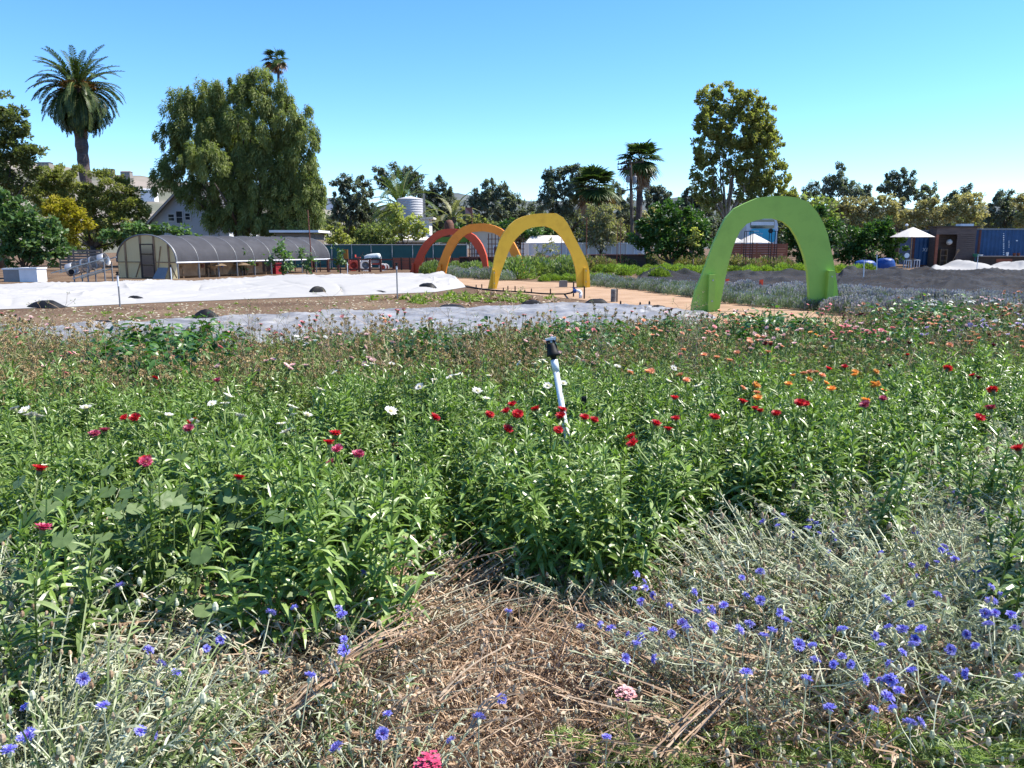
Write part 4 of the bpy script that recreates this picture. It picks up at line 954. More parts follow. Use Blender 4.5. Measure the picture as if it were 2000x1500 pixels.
def tarp(px_, wpx, pyt, Y, label, seed):
    c = at(px_, pyt, Y); w = wpx * mpp(Y) / 2; h = c[2]; nu, nv = 30, 24
    th, ph = np.meshgrid(np.linspace(0, 2 * math.pi, nu), np.linspace(0, math.pi / 2, nv))
    rr_ = 1 + .16 * (fbm(th * 1.6 + seed, ph * 3, 3) - .5) * np.minimum(1, (2 * math.pi - th) * 2); z = h * np.sin(ph) ** .8 * (1 + .10 * (fbm(th * 2, ph * 4 + seed) - .5)); rr_[:, -1] = rr_[:, 0]
    g = GB(); g.add(np.stack([c[0] + w * rr_ * np.cos(th) * np.cos(ph) ** .5, Y + w * .6 * rr_ * np.sin(th) * np.cos(ph) ** .5, z], -1), grid_faces(nv, nu))
    tag(g.build('blue_tarp', M['tarp_blue'], loc=(c[0], Y, 0)), label, 'tarp')
tarp(1730, 40, 504, 61, 'dark blue tarp thrown over a heap left of the white chair', 2)
tarp(1690, 46, 508, 60.5, 'light blue tarp lying flat in front of the dark hedge', 5)
t2 = thing('plywood_counter', (at(1960, 515, 65)[0], 65, 0), 'long plywood potting counter in front of the right container', 'counter')
a, b = at(1911, 515, 65), at(2060, 501, 65); g = GB(); g.box(((a[0] + b[0]) / 2, 65.4, b[2]), (b[0] - a[0], 1.0, .07)); g.build('counter_top', M['wood_grey'], t2)
g = GB()
for k in range(6): w = (b[0] - a[0]) / 6; g.box((a[0] + w * (k + .5), 65.1, b[2] / 2 - .02), (w - .02, .05, b[2] - .05))
g.build('counter_front', M['wood_dark'], t2)
g = GB(); g.box((at(1962, 508, 65)[0], 65.05, b[2] * .62), (1.3, .03, .3)); g.build('front_board', M['wood_red'], t2)
for px_, col, r, h, lab in ((1968, 'white_paint', .10, .30, 'white pot standing on the plywood counter'), (1982, 'rust', .13, .24, 'left terracotta pot on the plywood counter'), (1990, 'rust', .13, .24, 'right terracotta pot on the plywood counter'), (1916, 'white_paint', .2, .12, 'shallow white basin at the left end of the plywood counter')):
    c = np.array([(px_ - 1000) * mpp(65.3), 65.3, b[2] + .035]); g = GB(); g.lathe(c, [(0, 0), (r * .7, 0), (r, h), (r * .85, h), (r * .6, .03), (0, .03)], 12); tag(g.build('plant_pot', M[col], loc=c), lab, 'plant pot')
g = GB(); c = np.array([(1907 - 1000) * mpp(63.6), 63.6, 0]); g.tube([c, c + [0, 0, .85]], .03, 6); g.lathe(c + [0, 0, .85], [(.02, 0), (.2, .04), (.26, .26), (.22, .26), (.0, .06)], 12); tag(g.build('green_planter', mat('green_plastic', (.02, .18, .12)), loc=c), 'green plastic bowl on a stem beside the shack corner', 'planter')
g = GB(); p = at(1771, 440, 70); g.tube([[p[0], 70, 0], [p[0], 70, p[2]]], .05, 6); t2 = thing('lamp_post', (p[0], 70, 0), 'thin post with a white lamp behind the right parasol', 'lamp post'); g.build('pole', M['wood_grey'], t2)
g = GB(); g.lathe(p, [(.0, -.1), (.12, -.05), (.12, .08), (0, .14)], 10); g.build('lamp_head', M['white_paint'], t2)

# ================================================================== IRRIGATION
def riser(px_, pyt, pyb, Y, label, white=.35, tilt=0.0):
    tp = at(px_, pyt, Y); z0 = 0; t = thing('sprinkler_riser', (tp[0] + tilt, Y, 0), label, 'sprinkler riser', 'white pipe sprinkler risers')
    b = np.array([tp[0] + tilt, Y, 0]); mid = b + (tp - b) * .92
    g = GB(); g.tube([b, mid], .022, 8); g.build('pipe', M['pvc'] if white > .5 else M['grey_metal'], t)
    if white <= .5:
        g = GB(); q = b + (mid - b) * (1 - white); g.tube([q, mid + (mid - q) * .01], .026, 8); g.build('pipe_top', M['pvc'], t)
    d = (mid - b) / np.linalg.norm(mid - b)
    g = GB(); g.lathe(mid, [(.02, 0), (.05, 0), (.05, .03), (.03, .035), (.03, .07), (.045, .075), (.045, .1), (0, .11)], 10, axis=d); g.build('nozzle', M['black_plastic'], t)
riser(229, 532, 604, 22.5, 'thin dark riser pipe with a pale top before the white row cover at left')
riser(333, 519, 546, 36, 'short white riser pipe in front of the greenhouse end wall', 1)
riser(678, 509, 530, 44, 'small white riser pipe below the left tractor wheel', 1)
riser(774.5, 514, 577, 26, 'dark riser pipe with a white cap in front of the middle of the white cover', .1)
riser(1688, 503, 555, 36, 'pale blue riser pipe standing in the wide shade net, front one of two', 1, .05)
riser(1713, 493, 530, 44, 'pale riser pipe standing at the back of the shade net', 1, .08)
riser(1911, 493, 523, 57, 'white riser pipe in front of the shack corner', 1)
# elbow valve, hose, post, block, stakes
Ye = G(1133, 583)[1]; c = G(1134, 583); t = thing('pipe_elbow', c, 'white pipe elbow with a blue valve at the edge of the path', 'irrigation pipe')
g = GB(); th = np.linspace(0, math.pi / 2, 8); g.tube([c + [0, 0, 0], c + [0, 0, .16]] + [c + [-.09 + .09 * math.cos(x), 0, .16 + .09 * math.sin(x)] for x in th] + [c + [-.17, 0, .25]], .055, 10); g.build('elbow', M['pvc'], t, smooth=True)
g = GB(); g.lathe(c + [-.17, 0, .25], [(.0, -.01), (.075, -.01), (.075, .08), (0, .09)], 12, axis=(-1, 0, 0)); g.box(c + np.array([-.2, 0, .36]), (.16, .03, .025)); g.box(c + np.array([-.2, 0, .33]), (.03, .03, .05)); g.build('valve', M['tarp_blue'], t)
pts = [G(885, 556), G(915, 562), G(950, 567), G(985, 570), G(1020, 572), G(1060, 575), G(1085, 576), G(1104, 576)]; pts = [p + [0, .05 * math.sin(i * 2.1), .03] for i, p in enumerate(pts)]; pts += [at(1116, 572, Ye), at(1124, 566, Ye), c + [-.26, 0, .25]]
g = GB(); g.tube(pts, .03, 6); tag(g.build('irrigation_hose', M['black_plastic'], loc=G(1000, 572), smooth=True), 'black irrigation hose running along the left edge of the path to the elbow', 'hose')
c = G(1198, 590); tp = at(1198, 565, c[1]); t = thing('valve_post', c, 'short weathered grey post with peeling paint beside the plastic sheet', 'post'); g = GB(); g.lathe(c, [(.085, 0), (.085, tp[2]), (.06, tp[2] + .01), (0, tp[2] + .01)], 12); g.build('post_body', mat('peeling', (.42, .40, .38), col2=(.12, .10, .09), scale=9), t)
g = GB(); g.box(c + np.array([.11, 0, tp[2] * .5]), (.04, .03, tp[2] * 1.0)); g.build('strap', M['wood_grey'], t)
c = G(1100, 561); g = GB(); g.box(c + np.array([0, 0, .13]), (.34, .2, .25)); g.box(c + np.array([0, 0, .27]), (.30, .16, .02)); tag(g.build('concrete_block', M['concrete'], loc=c), 'grey brown concrete block lying on the path through the yellow arch', 'block')
stk = [(983, 568), (992, 567), (1006, 570), (1025, 572), (1038, 573), (1075, 576), (1212, 596), (1250, 602), (1268, 604), (930, 562), (941, 563), (1120, 580), (1141, 584)]
for i, (px_, py_) in enumerate(stk):
    c = G(px_, py_); g = GB(); h = .10 + .05 * (i % 3) + (.3 if i > 10 else 0); g.box(c + np.array([0, 0, h / 2]), (.045, .045, h)); g.add([c + [-.022, -.022, h], c + [.022, -.022, h], c + [.022, .022, h], c + [-.022, .022, h], c + [0, 0, h + .04]], T=[[0, 1, 4], [1, 2, 4], [2, 3, 4], [3, 0, 4]])
    tag(g.build('wooden_stake', M['wood_dark'], loc=c), 'short dark wooden stake along the left edge of the path' if i < 11 else ('tall wooden stake beside the pipe elbow, left of it' if i == 11 else 'tall wooden stake beside the pipe elbow, right of it'), 'stake', 'short stakes edging the path')
for px_, py_, lab in ((1415, 566, 'orange marker flag in the lavender near the left leg of the green arch'), (1481, 568, 'orange red marker flag in the lavender, right one of the two')):
    c = G(px_, py_ + 6); g = GB(); g.tube([c, c + [0, 0, .5]], .008, 4); t = thing('marker_flag', c, lab, 'marker flag', 'orange marker flags'); g.build('wire', M['steel'], t)
    g = GB(); g.add([c + [0, 0, .5], c + [.17, .05, .52], c + [.16, .02, .28], c + [0, 0, .24], c + [0, .012, .5], c + [.17, .062, .52], c + [.16, .032, .28], c + [0, .012, .24]], [[0, 1, 2, 3], [4, 7, 6, 5]]); g.build('flag', mat('flag_orange', (.85, .10, .04), trans=.3), t)
# the near sprinkler standing in the flowers
Yz = 4.9
tp, lowp = at(1077, 672, Yz), at(1112, 880, Yz - .15); d = unit(tp - lowp); b = lowp - d * (lowp[2] / d[2])
t = thing('garden_sprinkler', (b[0], b[1], 0), 'leaning white pipe sprinkler with a black head standing in the flower bed', 'sprinkler')
g = GB(); g.tube([b, tp - d * .10], .0185, 12, mi=0); pipe = g.build('pipe', M['pvc'], t, smooth=True)
g = GB(); g.tube([tp - d * .10 - d * .075, tp - d * .10], .0225, 12); g.build('coupling', M['pvc'], pipe, smooth=True)
q = tp - d * .10
g = GB(); g.lathe(q, [(0, 0), (.018, 0), (.018, .022), (.040, .024), (.042, .034), (.034, .05), (.024, .085), (.018, .105), (0, .108)], 16, axis=d); hd = g.build('sprinkler_head', M['black_plastic'], t, smooth=True)
g = GB()
for s in (-1, 1): g.bar(q + d * .03 + np.array([s * .034, 0, 0]), q + d * .115 + np.array([s * .022, 0, 0]), .009, .014)
g.bar(q + d * .115 + np.array([-.03, 0, 0]), q + d * .118 + np.array([.03, 0, 0]), .012, .014); g.build('bridge', M['black_plastic'], hd)
g = GB(); g.bar(q + d * .128 + np.array([-.034, 0, 0]), q + d * .136 + np.array([.034, 0, .004]), .013, .014); g.bar(q + d * .11, q + d * .15 + np.array([.01, 0, 0]), .012); g.bar(q + d * .13 + np.array([.024, 0, 0]), q + d * .10 + np.array([.026, 0, 0]), .010); g.build('spinner', M['white_paint'], hd)
tp = at(1141, 775, Yz + .1); g = GB(); g.box((tp[0], tp[1], tp[2] / 2), (.036, .014, tp[2])); g.box((tp[0], tp[1] - .012, tp[2] / 2), (.012, .01, tp[2] - .01))
tag(g.build('black_stake', M['black_plastic'], loc=(tp[0], tp[1], 0)), 'flat black stake standing upright just right of the leaning sprinkler', 'stake')
# ================================================================== TREES
LM = {
 'pine': leafmat('leaf_feathery', [(.09, .115, .042), (.165, .195, .07), (.27, .295, .125)], trans=.45, spec=.2),
 'euc': leafmat('leaf_eucalyptus', [(.075, .092, .062), (.125, .145, .10), (.21, .225, .16)], trans=.32, spec=.3),
 'citrus': leafmat('leaf_citrus', [(.03, .075, .016), (.06, .13, .028), (.12, .22, .05)], trans=.35, spec=.35, rough=.45),
 'syc': leafmat('leaf_sycamore', [(.24, .255, .085), (.35, .35, .125), (.46, .44, .18)], trans=.5, spec=.2),
 'autumn': leafmat('leaf_autumn', [(.23, .225, .10), (.34, .32, .15), (.46, .42, .24)], trans=.45, spec=.2, tcol=(1.1, 1.1, .7)),
 'olive': leafmat('leaf_olive', [(.19, .21, .065), (.28, .295, .095), (.39, .38, .14)], trans=.45, spec=.2),
 'yellow': leafmat('leaf_yellow', [(.26, .23, .03), (.42, .35, .035), (.54, .45, .07)], trans=.5, spec=.2),
 'fig': leafmat('leaf_fig', [(.045, .095, .03), (.085, .155, .05), (.17, .24, .10)], trans=.35, spec=.35, rough=.4),
 'grey': leafmat('leaf_grey', [(.15, .155, .085), (.24, .235, .13), (.33, .31, .19)], trans=.38),
 'palm': leafmat('leaf_palm', [(.03, .055, .018), (.055, .09, .026), (.09, .13, .04)], trans=.28, spec=.25, rough=.45),
 'palm_dead': leafmat('leaf_palm_dead', [(.16, .08, .04), (.26, .15, .08), (.36, .25, .15)], trans=.15),
}
def crown(g, Y, blobs, L, W, cover=3.2, droop=0.0, wind=(0, 0), sub=.34, mi=0, spread=.75, flat=.8, jit=.5):
    s = mpp(Y); cents = []
    for bl in blobs:
        px, py, rx, ry = bl[:4]; dy = bl[4] if len(bl) > 4 else 0
        rx *= s; ry *= s; rz = (rx + ry) / 2 * spread
        c = at(px, py, Y + dy + (R.rand() - .5) * rz * jit)
        cents.append(c)
        area = math.pi * rx * ry
        rsub = max(sub * math.sqrt(rx * ry), L * 1.6)
        k = max(6, int(3.2 * area / (math.pi * rsub ** 2)))
        d = rdir(k); rr = (.35 + .65 * R.rand(k) ** .55)
        sc = c + d * rr[:, None] * np.array([rx, rz, ry])
        n = max(8, int(cover * area * 1.5 / (L * W * .5) / k))
        sr = rsub * (.5 + .8 * R.rand(k))
        idx = np.repeat(np.arange(k), n)
        off = rdir(len(idx)) * (R.rand(len(idx)) ** .45)[:, None]
        P = sc[idx] + off * sr[idx][:, None] * np.array([1, 1, flat]) * (.75 if flat > 1 else 1)
        out = unit(P - c)
        dirs = unit(off * .7 + out * .5 + rdir(len(idx)) * .7 + np.array([wind[0], 0, wind[1] - droop]))
        up = unit(rdir(len(idx)) * .8 + np.array([0, 0, .9]) + off * .4)
        tone = np.clip(.5 + .28 * (R.rand(k) - .5)[idx] * 2 + .3 * (R.rand(len(idx)) - .5), 0, 1)
        g.cards(P, dirs, up, L * (.6 + .8 * R.rand(len(idx))), W * (.6 + .8 * R.rand(len(idx))), rnd=tone, mi=mi)
    return cents
def limbs(g, base, cents, r0, fork=.35, top=.7):
    base = np.array(base, float); cm = np.mean(cents, 0)
    fk = base + (cm - base) * fork; fk[:2] = base[:2] * .7 + cm[:2] * .3
    g.tube([base, base * .6 + fk * .4 + [R.randn() * r0 * .3, 0, 0], fk], [r0 * 1.25, r0, r0 * .8], 9)
    for c in cents:
        e = fk + (c - fk) * top; m_ = (fk + e) / 2 + R.randn(3) * .06 * np.linalg.norm(e - fk); rr = r0 * .34
        g.tube([fk - [0, 0, r0 * .4], m_, e], [rr, rr * .65, rr * .2], 6)
        for _ in range(2):
            e2 = m_ + (e - m_) * .7 + R.randn(3) * .22 * np.linalg.norm(e - fk); g.tube([m_, m_ + (e2 - m_) * .6], [rr * .4, rr * .1], 5)
def tree(name, label, Y, blobs, px_base, r0, leaf, L=.34, W=.2, bark='bark', cat='tree', group=None, fork=.35, **kw):
    bx = (px_base - 1000) * mpp(Y); t = thing(name, (bx, Y, 0), label, cat, group)
    g = GB(); cents = crown(g, Y, blobs, L, W, **kw); g.build('crown', LM[leaf], t)
    g = GB(); limbs(g, (bx, Y, 0), cents, r0, fork); g.build('trunk', M[bark], t, smooth=True)
    return t
# big feathery tree left of centre
tree('feathery_tree', 'huge dark green feathery tree towering over the greenhouse and house', 68, [
 (352, 212, 42, 30), (400, 200, 48, 34), (455, 190, 50, 34), (505, 168, 28, 28), (512, 200, 60, 42), (560, 240, 56, 50), (590, 290, 40, 60), (560, 330, 60, 60), (330, 262, 30, 20), (390, 260, 60, 48), (470, 270, 80, 60),
 (395, 315, 46, 30, -4), (360, 330, 50, 36), (320, 350, 32, 32), (430, 350, 60, 46), (500, 350, 64, 54), (580, 385, 48, 46), (615, 375, 32, 42), (520, 415, 70, 46), (455, 400, 54, 40), (590, 425, 42, 36), (410, 420, 26, 28), (375, 385, 30, 24), (485, 150, 14, 14), (440, 300, 70, 60, 4), (530, 320, 70, 70, 4), (470, 430, 70, 30), (540, 445, 60, 24), (600, 400, 36, 44), (440, 240, 60, 40, 3), (345, 300, 34, 26)],
 470, .55, 'pine', L=.34, W=.07, cover=4.6, droop=1.0, wind=(-.25, .1), sub=.24, flat=1.9)
# right sycamore
tree('tall_sycamore', 'tall yellowish green sycamore with pale forked trunks behind the green arch', 76, [
 (1385, 190, 26, 24), (1425, 195, 40, 30), (1470, 205, 36, 28), (1490, 235, 28, 36), (1400, 235, 44, 38), (1450, 250, 50, 40), (1385, 285, 34, 40), (1440, 300, 44, 40), (1495, 290, 40, 40), (1375, 335, 26, 34), (1500, 335, 46, 40), (1525, 370, 32, 34), (1470, 350, 30, 34), (1385, 375, 24, 24), (1500, 385, 54, 28), (1372, 245, 16, 24), (1368, 310, 16, 20), (1540, 392, 22, 22), (1395, 395, 26, 20), (1460, 385, 36, 26), (1372, 375, 18, 24), (1430, 345, 24, 26), (1480, 265, 36, 36)],
 1410, .34, 'syc', L=.24, W=.14, bark='pale_bark', cover=4.2, wind=(-.15, .1), sub=.24, flat=1.1, fork=.42)
for k, (a, b, c) in enumerate(((1398, 1380, 250), (1419, 1450, 280))):
    pass
# eucalyptus and other trees of the back row
euc = [
 ('dark eucalyptus just right of the feathery tree', 96, [(668, 358, 20, 16), (690, 372, 26, 28), (672, 395, 26, 30), (660, 415, 18, 20), (688, 420, 22, 22)], 676),
 ('slim dark eucalyptus left of the big date palm fronds', 97, [(708, 358, 13, 16), (712, 380, 17, 24), (704, 410, 20, 30), (718, 420, 18, 26)], 708),
 ('tall grey green eucalyptus behind the date palm fronds', 104, [(740, 332, 14, 12), (748, 350, 18, 18), (768, 336, 14, 16), (800, 338, 18, 15), (808, 358, 20, 22), (775, 362, 30, 22), (815, 385, 18, 24)], 775),
 ('dark eucalyptus behind the feathery pale palm', 106, [(843, 365, 13, 16), (858, 360, 10, 14), (868, 380, 18, 22), (845, 392, 20, 24), (872, 405, 24, 26), (850, 425, 30, 24)], 856),
 ('broad brownish eucalyptus behind the square sign', 100, [(958, 368, 22, 20), (985, 378, 22, 18), (935, 385, 24, 20), (965, 398, 46, 26), (1010, 400, 30, 20), (925, 410, 30, 22), (985, 420, 50, 22), (1040, 415, 24, 16)], 965),
 ('dark bluish eucalyptus left of the shaggy fan palm', 94, [(1072, 345, 12, 18), (1110, 345, 24, 24), (1085, 368, 26, 28), (1125, 340, 26, 18), (1095, 395, 36, 28), (1068, 398, 20, 20), (1130, 370, 26, 24), (1100, 425, 34, 24), (1200, 378, 18, 26), (1058, 380, 8, 8)], 1100),
 ('low eucalyptus between the shaggy palm and the utility pole', 110, [(1208, 385, 14, 16), (1222, 395, 18, 18), (1215, 415, 24, 22), (1232, 425, 18, 20)], 1216),
 ('green eucalyptus right of the tall fan palm', 112, [(1270, 378, 16, 14), (1288, 376, 16, 14), (1300, 388, 12, 14), (1275, 398, 24, 18), (1292, 405, 26, 18)], 1282),
 ('small eucalyptus left of the sycamore trunks', 112, [(1345, 377, 14, 10), (1356, 386, 18, 14), (1340, 394, 14, 12), (1330, 412, 22, 18), (1360, 415, 24, 20), (1385, 420, 22, 22), (1375, 400, 16, 14)], 1350),
 ('small dark eucalyptus just right of the sycamore crown', 118, [(1578, 378, 14, 12), (1590, 366, 10, 10), (1585, 392, 22, 16), (1600, 400, 16, 14)], 1585),
 ('tall dark eucalyptus with two peaks above the autumn trees', 116, [(1642, 332, 11, 12), (1640, 350, 16, 16), (1620, 356, 14, 14), (1652, 362, 16, 14), (1632, 375, 26, 18), (1615, 380, 14, 18)], 1634),
 ('rounded mid green eucalyptus right of the two peaked one', 114, [(1668, 372, 18, 12), (1690, 370, 16, 12), (1680, 385, 30, 16)], 1680),
 ('tall dark eucalyptus above the dark hedge', 116, [(1737, 340, 12, 12), (1758, 338, 14, 14), (1775, 350, 14, 16), (1745, 360, 22, 18), (1768, 372, 20, 18), (1725, 365, 12, 16), (1760, 390, 18, 20)], 1752),
 ('small eucalyptus above the right parasol', 118, [(1808, 370, 12, 10), (1825, 366, 8, 8), (1800, 384, 20, 16), (1820, 388, 16, 14)], 1812),
 ('low dark eucalyptus above the wooden shack', 120, [(1862, 378, 10, 10), (1884, 370, 14, 10), (1870, 390, 20, 14), (1850, 395, 14, 10)], 1872),
 ('dark eucalyptus behind the right container', 104, [(1960, 386, 24, 14), (1945, 410, 34, 26), (1985, 412, 26, 24), (1950, 432, 36, 18)], 1960),
]
for lab, Y, bl, pb in euc:
    tree('eucalyptus_tree', lab, Y, bl, pb, .26, 'euc', L=.38, W=.15, cover=4.0, droop=.5, group='eucalyptus trees along the skyline', sub=.28, flat=1.15)
aut = [
 ('tan leaved tree right behind the top of the green arch', 98, [(1640, 405, 26, 20), (1665, 400, 28, 20), (1690, 408, 22, 18), (1655, 430, 34, 18), (1690, 432, 26, 16)], 1662),
 ('tan leaved tree left of the lamp post', 98, [(1718, 398, 20, 16), (1745, 400, 22, 18), (1735, 424, 30, 20), (1765, 430, 18, 18)], 1738),
 ('tan leaved tree above the right parasol', 97, [(1800, 408, 24, 18), (1825, 402, 22, 16), (1815, 428, 34, 18), (1848, 418, 22, 18)], 1816),
 ('tall tan leaved tree above the shack roof', 97, [(1880, 395, 22, 18), (1905, 388, 20, 16), (1870, 418, 28, 18), (1905, 415, 26, 22), (1892, 438, 34, 14)], 1890),
 ('tan leaved tree at the right edge of the photo', 95, [(1990, 392, 18, 18), (2020, 400, 30, 26), (1992, 430, 14, 12), (2015, 430, 30, 16)], 2005),
]
for lab, Y, bl, pb in aut:
    tree('autumn_tree', lab, Y, bl, pb, .2, 'autumn', L=.30, W=.2, bark='pale_bark', cover=3.4, group='tan leaved trees behind the hedge', sub=.26)
cit = [
 ('large dark citrus tree left of the green arch', 58, [(1275, 430, 30, 26), (1310, 415, 34, 28), (1345, 430, 34, 26), (1255, 465, 28, 24), (1300, 462, 50, 34), (1350, 465, 36, 30), (1375, 455, 18, 28), (1280, 480, 44, 20), (1340, 485, 44, 18)], 1310),
 ('dark citrus tree seen through the right half of the green arch', 64, [(1560, 445, 24, 28), (1552, 480, 22, 26), (1590, 440, 34, 34), (1600, 480, 36, 36), (1625, 455, 22, 28), (1575, 500, 30, 18)], 1585),
 ('dark citrus hedge tree behind the blue tarps', 66, [(1665, 470, 26, 28), (1690, 460, 30, 24), (1725, 455, 26, 30), (1750, 480, 22, 32), (1700, 490, 50, 30), (1660, 498, 26, 22), (1725, 440, 14, 16)], 1705),
]
for lab, Y, bl, pb in cit:
    tree('citrus_tree', lab, Y, bl, pb, .22, 'citrus', L=.26, W=.17, cover=3.2, group='dark citrus trees', sub=.36, fork=.2)
tree('leafy_tree', 'green leafy tree rising behind the right shoulder of the green arch', 84, [(1590, 400, 26, 22), (1610, 420, 24, 24), (1578, 425, 24, 24)], 1595, .22, 'pine', L=.4, W=.24, cover=2.6)
tree('yellow_green_bush', 'bright yellow green branch clump at the right side of the dark citrus tree', 57, [(1352, 455, 11, 12), (1362, 468, 10, 12), (1346, 470, 9, 10)], 1355, .06, 'syc', L=.2, W=.14, cat='bush', cover=2.2)
tree('pale_bush', 'tall pale greyish bush below the shaggy fan palm', 66, [(1160, 425, 26, 26), (1185, 430, 26, 34), (1150, 455, 24, 24), (1180, 462, 34, 26), (1205, 450, 14, 26)], 1172, .14, 'grey', L=.26, W=.12, cat='bush', cover=2.2)
tree('yellow_leaved_tree', 'yellowish tree between the utility pole and the shaggy palm', 78, [(1196, 410, 16, 18), (1205, 432, 14, 20), (1200, 458, 16, 20)], 1200, .1, 'autumn', L=.3, W=.2, cover=2.2)
tree('yellow_leaved_tree', 'yellowish tree right behind the fan palm trunk', 92, [(1272, 418, 18, 14), (1262, 436, 14, 14), (1286, 432, 16, 14)], 1270, .1, 'autumn', L=.34, W=.24, cover=2.2)
tree('sycamore_bush', 'olive yellow sycamore bush in front of the water tank', 70, [(772, 408, 14, 16), (782, 425, 26, 20), (805, 438, 26, 20), (765, 440, 26, 16), (790, 455, 42, 18), (822, 452, 20, 16), (750, 448, 14, 10)], 790, .12, 'olive', L=.26, W=.2, cat='bush', cover=2.4)
tree('sycamore_bush', 'small golden sycamore bush right of the square sign pole', 80, [(932, 430, 14, 12), (950, 440, 18, 10), (925, 448, 14, 12), (965, 446, 12, 8)], 940, .08, 'olive', L=.28, W=.2, cat='bush', cover=2.4)
tree('round_green_bush', 'round dark green bush left of the water tank, behind the screened fence', 68, [(735, 452, 30, 22), (712, 462, 18, 18), (755, 468, 26, 18), (728, 475, 34, 16)], 732, .1, 'pine', L=.26, W=.14, cat='bush', cover=3.0)
tree('round_green_bush', 'dark green bush behind the orange arch top', 76, [(905, 455, 22, 16), (880, 448, 16, 16), (930, 462, 26, 14), (868, 462, 12, 12), (1000, 442, 30, 12), (1040, 452, 22, 12), (1005, 460, 34, 12)], 930, .1, 'citrus', L=.3, W=.18, cat='bush', cover=2.6)
tree('yellow_shrub', 'yellow green shrub at the foot of the brown slope right of the greenhouse', 72, [(650, 458, 26, 16), (628, 468, 16, 12), (682, 468, 26, 14), (655, 474, 40, 8)], 655, .08, 'olive', L=.26, W=.18, cat='bush', cover=2.4)
tree('yellow_shrub', 'leafy green shrub under the yellow arch against the white fence', 90, [(1065, 450, 22, 10), (1090, 452, 14, 8), (1045, 455, 14, 8)], 1066, .08, 'citrus', L=.34, W=.2, cat='bush', cover=2.4)
tree('slender_sapling', 'thin pale sapling growing by the white fence, seen through the yellow arch', 57, [(1070, 478, 14, 14), (1052, 490, 12, 12), (1082, 492, 12, 10), (1066, 500, 16, 8)], 1073, .05, 'grey', L=.16, W=.08, bark='pale_bark', cover=.8)
# left side
tree('leafy_tree', 'tall grey green tree cut off by the left edge of the photo', 62, [(-20, 205, 40, 36), (-10, 260, 50, 50), (30, 235, 28, 30), (40, 290, 34, 34), (0, 320, 50, 40), (52, 305, 24, 26), (20, 355, 50, 28), (62, 330, 18, 12), (78, 300, 12, 10)], 0, .35, 'pine', L=.30, W=.14, cover=3.6, sub=.24)
tree('olive_tree', 'wide olive green tree in front of the date palm trunk', 66, [(110, 355, 44, 30), (165, 352, 44, 28), (215, 365, 40, 28), (95, 385, 36, 34), (150, 390, 50, 36), (210, 400, 50, 34), (255, 405, 34, 28), (235, 440, 50, 30), (185, 440, 40, 30), (120, 450, 40, 30, 4), (210, 468, 50, 20, 3), (265, 460, 40, 22, 3), (150, 474, 44, 22, 5), (60, 400, 50, 50, 8), (282, 425, 16, 18), (125, 335, 20, 16), (255, 380, 20, 20)], 180, .25, 'olive', L=.26, W=.11, cover=4.2, sub=.24)
tree('yellow_tree', 'bright yellow leaved tree between the fig and the olive green tree', 56, [(108, 400, 26, 18), (135, 410, 28, 22), (160, 432, 22, 18), (128, 435, 26, 26), (135, 460, 18, 24), (105, 420, 20, 22)], 132, .12, 'yellow', L=.22, W=.13, cover=3.2)
tree('fig_tree', 'dense dark green fig tree at the left edge over the plastic bins', 43, [(10, 405, 44, 34), (50, 430, 36, 34), (85, 455, 34, 32), (20, 455, 60, 44), (70, 480, 54, 30), (110, 480, 26, 22), (20, 495, 50, 24), (0, 385, 24, 26), (85, 505, 28, 16)], 40, .2, 'fig', L=.24, W=.19, cover=3.6, fork=.2)
hed = [('leafy hedge bush behind the peak of the greenhouse', [(215, 462, 20, 16), (240, 452, 22, 16), (268, 450, 24, 15)], 240), ('leafy hedge bush behind the greenhouse roof, in front of the house', [(300, 450, 24, 14), (330, 452, 24, 13), (282, 458, 20, 12)], 305), ('pale leafy hedge bush at the right end behind the greenhouse roof', [(352, 454, 20, 14), (372, 460, 20, 12)], 360)]
for lab, bl, pb in hed: tree('hedge_bush', lab, 58, bl, pb, .1, 'fig', L=.24, W=.18, cat='bush', cover=2.8, group='leafy bushes behind the greenhouse')
sap = [('young fig sapling left of the tallest one before the greenhouse', 47, [(472, 500, 9, 8), (482, 512, 10, 9), (470, 520, 10, 10), (478, 494, 5, 6)], 476), ('tallest young fig sapling in front of the greenhouse roof', 45, [(552, 482, 9, 12), (542, 500, 16, 12), (562, 502, 16, 14), (550, 518, 22, 12), (528, 512, 10, 12)], 551),
       ('young fig sapling at the far end of the greenhouse', 46, [(592, 495, 9, 9), (602, 508, 12, 11), (598, 522, 12, 9)], 598), ('young fig sapling beside the orange board', 48, [(662, 492, 11, 9), (670, 505, 12, 11), (658, 515, 12, 9)], 664)]
for lab, Y, bl, pb in sap: tree('fig_sapling', lab, Y, bl, pb, .045, 'fig', L=.22, W=.15, cover=1.7, group='young fig saplings', sub=.5)

